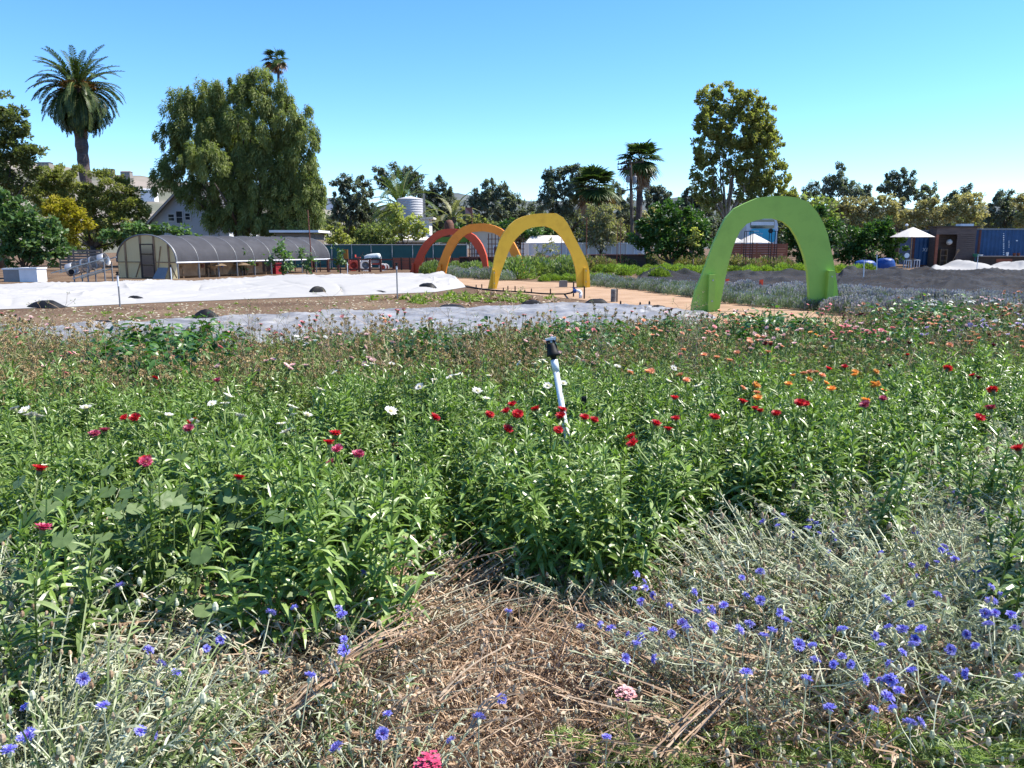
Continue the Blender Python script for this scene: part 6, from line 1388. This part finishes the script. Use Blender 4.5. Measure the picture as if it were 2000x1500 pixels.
whites = [(50, 803), (75, 815), (168, 798), (445, 775), (415, 790), (440, 790), (378, 825), (330, 812), (625, 762), (570, 797), (572, 812), (762, 805), (848, 743), (880, 738), (932, 765), (955, 735), (1015, 710), (1060, 705), (820, 757), (715, 715), (727, 712), (1185, 710), (1127, 700), (1205, 717), (1230, 725), (1100, 750), (1315, 720), (1365, 755), (1305, 745), (950, 780), (550, 830), (655, 728), (765, 712), (895, 733), (1045, 712), (1063, 707), (600, 812), (1070, 755), (470, 815), (560, 845), (30, 800), (60, 812)]
oranges = [(1690, 785), (1670, 735), (1705, 752), (1480, 780), (1625, 762), (1612, 750), (1540, 752), (1580, 742), (1708, 757), (1715, 752), (1475, 755), (1550, 735), (1710, 727), (1670, 728), (1725, 765)]
peaches = [(1265, 728), (1272, 726), (1330, 735), (1570, 732), (1582, 728), (1594, 729), (1605, 735), (1335, 685), (1375, 695), (1400, 700), (1440, 690), (1425, 706), (1500, 690), (1855, 675), (1820, 672), (1450, 760), (1478, 770), (1340, 745), (1230, 730)]
def at_h(px, py, z): return G(px, py, z)
placed = []
LBL = {'red': 'leafy strawflower plant carrying deep red blooms', 'crimson': 'leafy strawflower plant carrying pinkish crimson blooms', 'white': 'leafy strawflower plant carrying white blooms', 'orange': 'leafy strawflower plant carrying yellow orange blooms', 'maroon': 'leafy strawflower plant carrying dark maroon blooms', 'peach_s': 'leafy strawflower plant carrying peach coloured blooms'}
for kind, lst in (('red', reds), ('crimson', crims), ('maroon', maroons), ('white', whites), ('orange', oranges), ('peach_s', peaches)):
    for (px, py) in lst:
        z = (.86 if py > 700 else .9) + .05 * R.randn(); p = at_h(px, py, z)
        if p[1] > 11 or p[1] < 2.6: z = .8; p = at_h(px, py, z)
        best = None
        for (q, o, kd) in placed:
            if kd == kind and (q[0] - p[0]) ** 2 + (q[1] - p[1]) ** 2 < .16 ** 2: best = o
        if best is None:
            rx = p[:2] + R.randn(2) * .03
            best = straw.place((rx[0], rx[1], 0), LBL[kind], 'flower plant', 'strawflower plants with ' + kind.replace('_s', '') + ' blooms', sc=min(1.12, (p[2] - .03) / .80))
            placed.append((p, best, kind))
        big = 1.0 if py > 760 else .95
        add_bloom(best, kind, p, tilt=.3, sc=big * (.9 + .3 * R.rand()))
def row_d(x, y): return y - .24 * x
occ = [(p[0], p[1]) for p, _, _ in placed]
def free(x, y, r): return all((x - a) ** 2 + (y - b) ** 2 > r * r for a, b in occ)
def visible(x, y, z, m=40):
    u, v = pix(x, y, z); return -m < u < 2000 + m and v < 1560
front_edge = lambda x: np.interp(x, [-3.5, -1.6, -.5, .1, .6, 1.1, 1.7, 2.3, 2.9, 4], [3.15, 3.2, 3.35, 3.45, 3.5, 3.8, 4.15, 4.3, 5.0, 5.4])
cand = []
for i, y in enumerate(np.arange(3.1, 8.3, .29)):
    for x in np.arange(-6.2, 6.3, .31):
        xx = x + (.155 if i % 2 else 0) + R.randn() * .05; yy = y + R.randn() * .05
        if yy > front_edge(xx) + .02 and row_d(xx, yy) < 7.3 and visible(xx, yy, .7) and free(xx, yy, .17): cand.append((yy, xx))
cand.sort()
STRAW_PLAIN = 'bushy green strawflower plant without open blooms in the dense front rows'
n_left = 300 - len(placed)
keep = cand[:n_left]; rest = cand[n_left:]
for yy, xx in keep:
    u, v = pix(xx, yy, .4); gap = math.exp(-(((u - 1690) / 75) ** 2 + ((v - 1000) / 80) ** 2))
    if gap > .5 or R.rand() < .04 or fbm(xx * 2.3 + 40, yy * 2.3, 2) < .27: continue
    straw.place((xx, yy, 0), STRAW_PLAIN, 'flower plant', 'strawflower plants without blooms', sc=(.58 + .55 * fbm(xx * 1.5, yy * 1.5, 2) + .26 * R.rand()) * (1 if yy < 6.5 else .95)).rotation_euler = (R.randn() * .07, R.randn() * .07, R.rand() * 6.28); occ.append((xx, yy))

# zone behind: pincushion flowers, dry seed heads, dahlia bushes
def in_mulch(x, y): return False
far_edge = lambda px: np.interp(px, [-100, 0, 130, 300, 500, 700, 900, 1050, 1200, 1330, 1450, 1640, 1800, 2100], [650, 650, 668, 670, 668, 662, 655, 650, 648, 640, 640, 640, 622, 616])
dahs = [(195, 660, .85), (225, 668, .8), (165, 672, .75), (290, 630, 1.05), (330, 618, 1.1), (375, 630, 1.05), (405, 650, .9), (265, 655, .9), (310, 655, 1.0), (360, 660, 1.0), (620, 652, .8), (720, 650, .8), (770, 650, .8), (840, 632, .95), (880, 622, 1.0), (850, 650, .9), (1100, 622, .95), (1140, 612, 1.0), (1180, 622, .95), (1125, 645, .9), (1310, 612, .9), (1340, 622, .85), (1480, 606, 1.0), (1510, 600, 1.0), (1545, 608, .95), (1530, 628, .9), (1780, 590, 1.05), (1820, 578, 1.1), (1855, 582, 1.1), (1890, 592, 1.05), (1840, 608, 1.0), (1720, 632, .9)]
for (px, py, s) in dahs:
    s *= 1.12; p = G(px, py, .72 * s); p[2] = 0; o = dah.place(p, 'dark green broad leaved bush at the far side of the flower bed', 'bush', 'dark leafy bushes in the flower bed', sc=s); occ.append((p[0], p[1]))
pts = []
for i, y in enumerate(np.arange(6.2, 16.5, .40)):
    for x in np.arange(-12, 12, .43):
        xx = x + (.215 if i % 2 else 0) + R.randn() * .11; yy = y + R.randn() * .12; u, v = pix(xx, yy, .58)
        if row_d(xx, yy) > 7.15 and v > far_edge(u) - 22 and -60 < u < 2060 and free(xx, yy, .2): pts.append((yy, xx, u, v))
pts.sort(); print('zone B plants', len(pts), 'straw', len(placed), len(keep), 'rest', len(rest))
cnt = {'a': 0, 'b': 0}; stuffpts = [(yy, xx, 0, 0) for yy, xx in rest]
PINL = {'sc_pink': 'pincushion flower clump with coral pink blooms', 'sc_peach': 'pincushion flower clump with peach blooms', 'sc_palepink': 'pincushion flower clump with pale pink blooms', 'sc_white': 'pincushion flower clump with creamy white blooms', 'sc_lilac': 'pincushion flower clump with lilac blooms', 'sc_maroon': 'pincushion flower clump with maroon blooms', 'sc_orange': 'pincushion flower clump with orange blooms'}
for (yy, xx, u, v) in pts:
    dry = (u < 640 and R.rand() < .40) or (640 <= u < 1300 and R.rand() < .30) or R.rand() < .10
    if dry:
        if cnt['b'] >= 150: stuffpts.append((yy, xx, u, v)); continue
        cnt['b'] += 1; o = scab_dry.place((xx, yy, 0), 'clump of brown dried seed heads on thin stems in the flower bed', 'flower plant', 'dried seed head clumps in the flower bed', sc=.82 + .25 * R.rand()); continue
    if cnt['a'] >= 290: stuffpts.append((yy, xx, u, v)); continue
    cnt['a'] += 1
    if u < 700: ks, pr = ['sc_pink', 'sc_white', 'sc_palepink', 'sc_peach'], [.55, .2, .15, .1]
    elif u < 1250: ks, pr = ['sc_pink', 'sc_palepink', 'sc_white', 'sc_peach'], [.35, .3, .25, .1]
    elif u < 1750: ks, pr = ['sc_peach', 'sc_palepink', 'sc_pink', 'sc_white', 'sc_orange', 'sc_maroon'], [.37, .30, .12, .09, .06, .06]
    else: ks, pr = ['sc_palepink', 'sc_lilac', 'sc_white', 'sc_peach', 'sc_maroon'], [.3, .25, .2, .15, .1]
    kd = ks[np.searchsorted(np.cumsum(pr), R.rand() * .999)]
    o = scab.place((xx, yy, 0), PINL[kd], 'flower plant', 'pincushion flowers with ' + {'sc_pink': 'coral pink', 'sc_peach': 'peach', 'sc_palepink': 'pale pink', 'sc_white': 'white', 'sc_lilac': 'lilac', 'sc_maroon': 'maroon', 'sc_orange': 'orange'}[kd] + ' blooms', sc=.78 + .22 * R.rand())
    nb = R.choice([0, 0, 0, 1, 2, 4, 7]) if u < 1250 else R.choice([0, 0, 1, 2, 4, 7, 10])
    for _ in range(nb):
        a = R.rand() * 6.28; r = .26 * math.sqrt(R.rand()); add_bloom(o, kd, (xx + r * math.cos(a), yy + r * math.sin(a), (.62 + .18 * R.rand()) * o.scale[0] / .9), tilt=.35, sc=.95 + .4 * R.rand())
# what nobody could count: the low green tangle under the far flowers
g = GB()
for (yy, xx, u, v) in stuffpts + [(p[0] + R.randn() * .1, p[1] + .23, 0, 0) for p in pts]:
    P = stem_set(18, .62, .2, .25, hv=.5) + np.array([xx, yy, 0]); g.stems(P, .0022, mi=0); B_, T_, uu = along(P, 16, .05, 1); n = len(B_); g.leaves(B_, unit(rdir(n) + [0, 0, .3]), rdir(n) + [0, 0, 1.0], .085 * (.5 + R.rand(n)), .020, bend=.4, seg=2, mi=0)
tag(g.build('flower_bed_foliage', [GM['scab']]), 'low green tangle of leaves under the far flowers of the bed', 'foliage', kind='stuff')
for (px, py) in [(35, 740), (75, 725), (100, 735), (20, 820), (10, 700), (55, 760), (1690, 690), (1955, 660), (1960, 640)]:
    p = G(px, py - 10, .7); p[2] = 0; grass.place(p, 'tuft of long arching grass blades at the left side of the flower bed' if px < 500 else 'tuft of long grass blades at the right side of the flower bed', 'grass tuft', 'long grass tufts', sc=1.0 + .2 * R.rand())
for i in range(46):
    px = R.choice([R.uniform(0, 420), R.uniform(420, 1000), R.uniform(900, 1400), R.uniform(1380, 2000)]); py = R.uniform(585, 650); s_w = .62 + .3 * R.rand(); p = G(px, py, 1.2 * s_w); p[2] = 0
    wisp.place(p, 'thin dry branching stalk sticking up out of the flower bed', 'stalk', 'thin dry stalks above the flower bed', sc=s_w)

# ------------------------------------------------------------------ cornflower strip in front
def c3(l): return [(1300 + x * .3667, 950 + y * .3667) for x, y in l]
def c1_(l): return [(x * .3667, 950 + y * .3667) for x, y in l]
def c2_(l): return [(600 + x * .3667, 950 + y * .3667) for x, y in l]
blues = c3([(520, 195), (595, 178), (625, 158), (600, 215), (670, 258), (770, 190), (800, 205), (760, 230), (815, 255), (895, 258), (898, 290), (875, 360), (1150, 358), (1272, 350), (1330, 245), (1480, 80), (1545, 40), (1565, 95), (1700, 135), (1770, 170), (1895, 145), (1435, 310), (1480, 325), (1470, 345), (1510, 360), (1540, 395), (1445, 410), (1405, 425), (1310, 425), (1345, 485), (1830, 373), (1660, 465), (1445, 580), (1310, 630), (1170, 605), (1730, 540), (1785, 585), (1735, 620), (1700, 675), (1755, 680), (1720, 745), (1840, 690), (1865, 765), (1610, 790), (1655, 855), (1515, 870), (1190, 760), (1265, 770), (1365, 770), (1325, 820), (1320, 850), (1110, 795), (1155, 855), (945, 770), (1255, 890), (785, 855), (705, 845), (795, 935), (900, 952), (940, 910), (980, 945), (1050, 1028), (1150, 1045), (1205, 1025), (1240, 1095), (1315, 990), (1480, 1040), (1200, 950), (875, 1190), (1300, 1270), (1350, 1260), (1105, 1195), (1215, 1190), (1175, 1130), (505, 460), (405, 490), (145, 565), (505, 612), (425, 585), (240, 660), (185, 620), (310, 640), (170, 680), (90, 735), (115, 765), (30, 785), (245, 755), (445, 740), (385, 770), (525, 805), (600, 670), (640, 725), (565, 780), (750, 1035), (430, 1000), (20, 640), (1610, 1000), (1890, 1020)])
blues += c1_([(640, 535), (440, 1025), (140, 1180), (160, 1330), (130, 1345), (185, 1310), (50, 1415), (550, 1180), (935, 1000), (1025, 1070), (1100, 865), (1180, 820), (785, 880), (850, 955), (745, 1310), (845, 1330), (1650, 1020), (1570, 650), (1800, 655), (1825, 690), (1830, 820), (1830, 875), (1440, 680), (1800, 1400), (1405, 1005)])
blues += c2_([(1070, 675), (1460, 755), (1750, 470), (1790, 510), (1745, 555), (1800, 545), (1850, 580), (1780, 620), (1570, 740), (1620, 765), (1715, 790), (1785, 805), (1750, 850), (1840, 775), (430, 1220), (915, 1240), (770, 1360), (400, 1320), (1030, 1135), (1595, 1345), (1690, 920), (1860, 920), (295, 465)])
clumps = []
ymin = lambda x: 1.25
n_c = {'g': 0, 'd': 0, 'p': 0}
back = lambda x: front_edge(x) - .12
fr_pts = []
for i, y in enumerate(np.arange(1.5, 5.2, .20)):
    for x in np.arange(-3.4, 3.9, .22):
        xx = x + (.11 if i % 2 else 0) + R.randn() * .05; yy = y + R.randn() * .05; u, v = pix(xx, yy, .2)
        if yy < back(xx) and -180 < u < 2180 and v < 1760: fr_pts.append((xx, yy, u, v))
def bed_h(u): return np.interp(u, [0, 150, 380, 560, 700, 900, 1150, 1300, 1500, 1700, 2000], [1.15, 1.25, .85, 1.2, 1.05, .95, .85, .95, 1.2, 1.25, 1.3])
for (xx, yy, u, v) in fr_pts:
    brown = .12 + .70 * math.exp(-(((u - 950) / 420) ** 2)) * np.clip((v - 1100) / 100, 0, 1) + .6 * math.exp(-(((u - 430) / 110) ** 2 + ((v - 1220) / 110) ** 2)) + .8 * math.exp(-(((u - 1930) / 110) ** 2 + ((v - 1100) / 45) ** 2)) + .5 * math.exp(-(((u - 1350) / 200) ** 2 + ((v - 1440) / 90) ** 2))
    pale = .14 + .8 * math.exp(-(((u - 560) / 90) ** 2 + ((v - 1290) / 110) ** 2)) + .35 * math.exp(-(((u - 1660) / 160) ** 2 + ((v - 1230) / 80) ** 2)) + .3 * math.exp(-(((u - 200) / 200) ** 2 + ((v - 1400) / 100) ** 2))
    bare = math.exp(-(((u - 1060) / 130) ** 2 + ((v - 1215) / 30) ** 2)) * 1.0
    if R.rand() < bare or fbm(xx * 2.6 + 11, yy * 2.6, 2) < .24: continue
    h = bed_h(u) * (.62 + .62 * fbm(xx * 1.6 + 5, yy * 1.6, 2) + .25 * R.rand())
    r = R.rand()
    if v > 1530 - .10 * (u - 1300) and u > 1280 and R.rand() < .85: continue
    if r < pale: o = corn_pale.place((xx, yy, 0), 'flattened straw pale cornflower clump in the front strip', 'flower plant', 'straw pale cornflower clumps', sc=h)
    elif r < brown + pale: o = corn_dry.place((xx, yy, 0), 'brown dried out cornflower clump in the front strip', 'flower plant', 'dried brown cornflower clumps', sc=h)
    elif R.rand() < .30: o = corn_g.place((xx, yy, 0), 'fresh green cornflower clump in the front strip', 'flower plant', 'green cornflower clumps', sc=h); clumps.append((xx, yy, o))
    else: o = corn.place((xx, yy, 0), 'silvery grey green cornflower clump in the front strip', 'flower plant', 'silvery cornflower clumps', sc=h); clumps.append((xx, yy, o))
print('cornflower clumps', len(fr_pts))
cl = np.array([(a, b) for a, b, _ in clumps])
for (px, py) in blues:
    z = .40 * float(bed_h(px)) + .05 * R.rand(); p = G(px, py, z)
    if py < 1130 and px > 1400: z = .46; p = G(px, py, z)
    i = np.argmin((cl[:, 0] - p[0]) ** 2 + (cl[:, 1] - p[1]) ** 2 + 0)
    add_bloom(clumps[i][2], 'blue', p, tilt=.55, sc=.68 + .38 * R.rand())
# dry litter under the strip: nobody could count it
g = GB(); n = 5200; x = R.uniform(-3.2, 3.8, n); y = R.uniform(1.3, 5.0, n); ok = y < np.interp(x, [-3.5, 4], [3.2, 5.4]) + .5; x, y = x[ok], y[ok]; n = len(x)
az = R.rand(n) * 6.28; L_ = .06 + .2 * R.rand(n) ** 2; a = np.stack([x, y, .01 + .10 * R.rand(n) ** 2], 1); b = a + np.stack([np.cos(az) * L_, np.sin(az) * L_, .05 * R.randn(n) * L_ * 8], 1); b[:, 2] = np.maximum(b[:, 2], .005)
g.stems(np.stack([a, (a + b) / 2 + R.randn(n, 3) * .008, b], 1), .0016, mi=0); m = 9000; xx = R.uniform(-3, 3.4, m); g.cards(np.stack([xx, R.uniform(1.4, 4.6, m), .006 + .04 * R.rand(m)], 1), rdir(m) * [1, 1, .2], rdir(m) + [0, 0, 1.5], .03, .012, mi=0)
tag(g.build('dry_litter', [GM['straw_dry']]), 'dry broken stems and leaf litter on the soil of the front strip', 'litter', kind='stuff')
# thick dry stalks and bundles lying on the strip
def bundle(p0, p1, n, thick, z0, z1, label, flare=.05):
    a, b = G(*p0, z0), G(*p1, z1); g = GB(); k = 7; t = np.linspace(0, 1, k); P = np.zeros((n, k, 3))
    for i in range(n):
        off0, off1 = R.randn(3) * thick, R.randn(3) * flare; P[i] = a + (b - a) * t[:, None] + off0 * (1 - t)[:, None] + off1 * t[:, None] + np.outer(np.sin(t * math.pi), R.randn(3) * np.array([.012, .012, .012]) + np.array([0, 0, .02]))
    g.stems(P, np.linspace(.0032, .0018, k)[None], mi=0); e = P[:, -1]
    for c in e: g.cards(c + R.randn(10, 3) * .03, rdir(10), rdir(10), .02, .01, mi=0)
    c = (a + b) / 2; tag(g.build('dry_stalk_bundle', [GM['straw_dry']], loc=(c[0], c[1], 0)), label, 'dry stalks', 'dry stalk bundles lying in the front strip')
bundle((1290, 1478), (1445, 1330), 9, .035, .24, .36, 'dry stalk bundle leaning up to the right, below the blue flowers', .014)
bundle((640, 1310), (810, 1225), 16, .012, .30, .38, 'straw coloured stalk bundle lying near the middle left of the strip', .03)
bundle((560, 1400), (665, 1320), 20, .03, .25, .33, 'fan of brown stalks joining the straw coloured bundle', .012)
bundle((720, 1470), (795, 1375), 8, .006, .22, .40, 'pair of thick pale stalks crossing near the pink yarrow')
bundle((915, 1430), (1020, 1385), 4, .004, .36, .42, 'thin forked dry twig above the brown clumps')
bundle((860, 1370), (955, 1310), 4, .004, .36, .40, 'single curved dry twig in the middle of the brown clumps')
bundle((750, 1150), (910, 1125), 14, .02, .12, .26, 'brown dry stalks at the foot of the strawflower plants', .05)
bundle((430, 1190), (560, 1235), 14, .02, .25, .25, 'brown stalks lying below the broad leaved mallow', .05)
bundle((940, 1400), (948, 1230), 3, .003, .25, .5, 'single upright dry stem in the middle of the brown clumps', .01)
bundle((1296, 1290), (1292, 1160), 3, .003, .2, .45, 'single upright dry stem left of the blue flowers', .01)

# broad leaved mallow on the left
def mleaf(g, c, r, nrm):
    nrm = unit(nrm); x = unit(np.cross(nrm, (0, 1, .1))); y = np.cross(nrm, x); n = 15; a = np.linspace(.25, 2 * math.pi - .25, n); rr = r * (.92 + .08 * np.cos(a * 5)) * (1 + .05 * R.randn(n) * .5)
    V = [c] + [c + x * q * math.sin(b) + y * q * -math.cos(b) + nrm * r * .09 * math.cos(b * 5) for q, b in zip(rr, a)]; rv = R.rand(); g.add(V, T=[[0, i, i + 1] for i in range(1, n)], rnd=float(rv))
def mallow(px, py, w, n, Hh, label):
    b = G(px, py, 0); t = thing('mallow_plant', b, label, 'plant', 'broad leaved mallow plants'); g = GB(); s = GB()
    for i in range(n):
        d = np.array([R.randn() * w, R.randn() * w * .6, 0]); top = b + d + np.array([0, 0, Hh * (.35 + .65 * R.rand())]); s.stems(np.array([[b + d * .3, b + d * .7 + [0, 0, top[2] * .6], top]]), .003)
        mleaf(g, top, 0.028 + .026 * R.rand(), np.array([R.randn() * .45, -.35 + R.randn() * .4, 1.0]))
    g.build('leaves', [GM['mallow']], t, smooth=True); s.build('stems', [GM['mallow']], t)
mallow(330, 1290, .30, 90, .78, 'broad leaved mallow spreading at left between strawflowers and cornflowers')
mallow(560, 1245, .16, 34, .70, 'smaller broad leaved mallow left of the dark gap in the front row')
mallow(410, 1330, .14, 26, .45, 'low broad leaved mallow overhanging the brown stalks at left')
# yarrow
def yarrow(px, py, z, r, m_, label, lean=.03):
    c = G(px, py, z); t = thing('yarrow_flower', (c[0] + lean, c[1] + .02, 0), label, 'flower plant'); b = np.array([c[0] + lean, c[1] + .02, 0]); g = GB(); g.stems(np.array([[b, (b + c) / 2 + [.01, 0, 0], c - [0, 0, .03]]]), .0022)
    n = 90; a = R.rand(n) * 6.28; q = r * np.sqrt(R.rand(n)); e = c + np.stack([q * np.cos(a), q * np.sin(a), -.35 * q ** 2 / r + .004 * R.randn(n)], 1); g.stems(np.stack([np.repeat((c - [0, 0, .03])[None], 40, 0), e[:40]], 1), .0012)
    n2 = 60; f = R.rand(n2); B_ = b + (c - b) * (f * .8)[:, None]; g.leaves(B_, unit(rdir(n2) + [0, 0, .3]), rdir(n2), .05, .006, bend=.3, seg=2); g.build('stem', [GM['corn_green']], t)
    g = GB(); h = GB(); k = np.repeat(np.arange(n), 5); a5 = np.tile(np.arange(5) * 1.2566, n); d = np.stack([np.cos(a5), np.sin(a5), .25 + 0 * a5], 1); g.cards(e[k] + d * .0035, d, np.repeat([[0, 0, 1.0]], len(k), 0), .0075, .007, rnd=np.repeat(R.rand(n), 5)); g.build('flower_head', [GM[m_]], t)
yarrow(1222, 1349, .42, .030, 'yarrow', 'pale pink flat topped yarrow flower right of centre in the front strip')
yarrow(836, 1482, .40, .036, 'magenta', 'deep pink flat topped yarrow flower at the bottom edge of the photo')
yarrow(1190, 1275, .36, .020, 'pale_dry', 'cream flat topped yarrow bud head left of the blue flowers')
# feathery plants at the bottom right
k = 0
for i in range(90):
    px = R.uniform(1260, 2150); py = R.uniform(1475, 1660) - (px - 1260) * .06; p = G(px, py, .25)
    fern.place((p[0], p[1], 0), 'soft bright green feathery plant along the bottom right edge', 'plant', 'feathery green plants at the bottom right', sc=.62 + .3 * R.rand())
for (px, py) in [(1950, 1180), (1985, 1220), (1975, 1290), (1940, 1260), (1990, 1340), (1560, 1060), (1545, 1095)]:
    p = G(px, py, .3); fern.place((p[0], p[1], 0), 'feathery green plant growing up among the blue cornflowers at right', 'plant', 'feathery plants among the cornflowers', sc=1.0)

# ------------------------------------------------------------------ rows of plants behind the path
def lab_row(proto, pts, label, cat, group, s0=.9, s1=.3):
    for (px, py) in pts:
        p = G(px, py, 0); proto.place(p, label, cat, group, sc=s0 + s1 * R.rand())
def interp_pts(P, n, jx=3, jy=1.2):
    q = resample(P, n); return [(x + R.randn() * jx, y + R.randn() * jy) for x, y in q]
lab_row(lav, interp_pts([(1150, 552), (1215, 562), (1300, 573), (1400, 585), (1470, 593)], 34) + interp_pts([(1175, 549), (1240, 557), (1330, 568), (1440, 581), (1570, 597)], 34), 'small grey green lavender bush in the row edging the path', 'lavender', 'grey green lavender bushes along the path', .72, .25)
lab_row(lav, interp_pts([(1420, 592), (1500, 600), (1580, 607), (1640, 611)], 16), 'small grey green lavender bush between the legs of the green arch', 'lavender', 'lavender bushes between the legs of the green arch', .72, .25)
lab_row(lavp, interp_pts([(1430, 578), (1560, 592), (1680, 601), (1850, 612), (2040, 622)], 32, 5, 2) + interp_pts([(1640, 592), (1760, 600), (1900, 606), (2040, 612)], 20, 5, 2) + interp_pts([(1640, 614), (1760, 622), (1900, 630), (2040, 636)], 16, 5, 2), 'purple grey flowering lavender bush right of the green arch', 'lavender', 'flowering lavender bushes at the right', .85, .3)
lab_row(lime, interp_pts([(1120, 528), (1220, 529), (1330, 533), (1420, 534), (1560, 533), (1690, 531)], 44, 4, 2.5) + interp_pts([(1200, 537), (1300, 538), (1400, 540)], 14, 4, 2), 'bright yellow green leafy plant behind the shade net', 'plant', 'yellow green plants behind the shade net', .75, .4)
lab_row(zin, interp_pts([(1030, 530), (1150, 527), (1280, 525), (1400, 526), (1480, 527), (1540, 526)], 46, 4, 2) + interp_pts([(1040, 521), (1200, 520), (1370, 521)], 26, 4, 1.5), 'brownish flowering plant in the row in front of the white fence and citrus tree', 'plant', 'brownish flowering plants behind the path', 1.15, .5)
lab_row(shr, [(1045, 542), (1062, 538), (1090, 543), (1115, 545), (1032, 534), (1105, 534), (1075, 532), (1128, 541), (1040, 526), (1012, 546), (1000, 541)], 'leafy green shrub between the legs of the yellow arch', 'shrub', 'green shrubs between the legs of the yellow arch', 1.1, .45)
lab_row(lime, [(1063, 550), (1085, 549), (1108, 549), (1072, 547), (1122, 551), (1158, 548), (1172, 546), (1190, 547), (1150, 543)], 'bright green mounded plant on the path side under the yellow arch', 'plant', 'bright green mounds under the yellow arch', .55, .25)
lab_row(lav, interp_pts([(880, 541), (930, 544), (985, 547)], 14, 3, 1.2) + interp_pts([(830, 534), (900, 536), (955, 539)], 14, 3, 1), 'small lavender bush between the red and the orange arch', 'lavender', 'lavender bushes between the red and orange arches', .9, .4)
lab_row(shr, [(828, 533), (838, 536), (848, 534), (985, 536), (1000, 534), (968, 535), (890, 530), (910, 531), (930, 532), (950, 531), (870, 531)], 'leafy green shrub beside the red arch', 'shrub', 'green shrubs beside the red arch', .8, .3)
lab_row(lav, [(1160, 560), (1178, 561), (1195, 563), (1168, 556), (1186, 557)], 'low grey green plant at the right foot of the yellow arch', 'plant', 'low grey green plants at the foot of the yellow arch', .6, .2)
# weeds on the bare soil
g = GB()
for k in range(420):
    if k < 230: px, py = 900 + 75 * R.randn(), 583 + 4.5 * R.randn()
    else: px, py = R.uniform(0, 900), R.uniform(585, 640)
    lim = np.interp(px, [0, 300, 500, 860, 1000], [607, 594, 587, 572, 566])
    if py < lim + 2 or px > 1130: continue
    p = G(px, py, 0); s = (.5 if k < 230 else .22) * (.4 + R.rand()); n = 26; d = rdir(n); d[:, 2] = np.abs(d[:, 2]) * .8 + .1; g.leaves(p + d * .05 * s, d, rdir(n) + [0, 0, 1.0], .32 * s * (.5 + R.rand(n)), .085 * s, bend=.3, seg=2, mi=0 if R.rand() < .75 else 1)
tag(g.build('weeds', [GM['lime'], GM['straw_dry']]), 'green weeds scattered over the bare soil behind the plastic sheet', 'weeds', kind='stuff')
g = GB(); n = 5000; px = R.uniform(-50, 1250, n); py = R.uniform(575, 660, n); lim = np.interp(px, [0, 300, 500, 860, 1000, 1250], [607, 594, 587, 573, 570, 592]); hi_ = np.interp(px, [0, 300, 500, 860, 1090, 1250], [652, 634, 622, 610, 598, 604]); ok = (py > lim) & (py < hi_); P = np.array([G(a, b, .01) for a, b in zip(px[ok], py[ok])]); n = len(P)
g.cards(P, rdir(n) * [1, 1, .15], rdir(n) + [0, 0, 1.6], .10 * (.4 + R.rand(n)), .03, mi=0); tag(g.build('straw_litter', [GM['pale_dry']]), 'pale straw bits strewn over the bare soil strip', 'litter', kind='stuff')
# ================================================================== LIGHT, SKY, CAMERA
SUN_AZ, SUN_EL = rad(80), rad(54)
s_dir = Vector((math.sin(SUN_AZ) * math.cos(SUN_EL), math.cos(SUN_AZ) * math.cos(SUN_EL), math.sin(SUN_EL)))
li = bpy.data.lights.new('sun', 'SUN'); li.energy = 5.0; li.angle = rad(.53); li.color = (1.0, .94, .84)
so = bpy.data.objects.new('sun', li); COL.objects.link(so); so.rotation_euler = (-s_dir).to_track_quat('-Z', 'Y').to_euler(); so.location = (20, 10, 60)
w = bpy.data.worlds.new('World'); SC.world = w; w.use_nodes = True; nt = w.node_tree; N, L = nt.nodes, nt.links
for n_ in list(N): N.remove(n_)
sk = N.new('ShaderNodeTexSky'); sk.sky_type = 'NISHITA'; sk.sun_disc = False; sk.sun_elevation = SUN_EL; sk.sun_rotation = SUN_AZ
sk.air_density = .85; sk.dust_density = 0.0; sk.ozone_density = 3.5; sk.altitude = 100
bg = N.new('ShaderNodeBackground'); bg.inputs['Strength'].default_value = .125; out = N.new('ShaderNodeOutputWorld')
hs = N.new('ShaderNodeHueSaturation'); hs.inputs['Saturation'].default_value = 1.22; L.new(sk.outputs[0], hs.inputs['Color'])
mt = N.new('ShaderNodeMix'); mt.data_type = 'RGBA'; mt.blend_type = 'MULTIPLY'; mt.inputs['Factor'].default_value = 1; L.new(hs.outputs['Color'], mt.inputs['A']); mt.inputs['B'].default_value = (.90, .97, 1.06, 1)
L.new(mt.outputs['Result'], bg.inputs['Color']); L.new(bg.outputs[0], out.inputs['Surface'])
cam = bpy.data.cameras.new('camera'); co = bpy.data.objects.new('camera', cam); COL.objects.link(co)
cam.sensor_width = 36; cam.sensor_fit = 'HORIZONTAL'; cam.lens = 36 * FPX / 2000; cam.clip_start = .05; cam.clip_end = 6000
co.location = (0, 0, CAM_H); co.rotation_euler = (math.pi / 2 - PITCH, 0, 0); SC.camera = co
vs = SC.view_settings; vs.view_transform = 'Standard'; vs.look = 'None'; vs.gamma = 1; vs.exposure = 1.08; vs.use_curve_mapping = False
SC.cycles.max_bounces = 8; SC.cycles.transparent_max_bounces = 16; SC.cycles.diffuse_bounces = 2; SC.cycles.transmission_bounces = 4
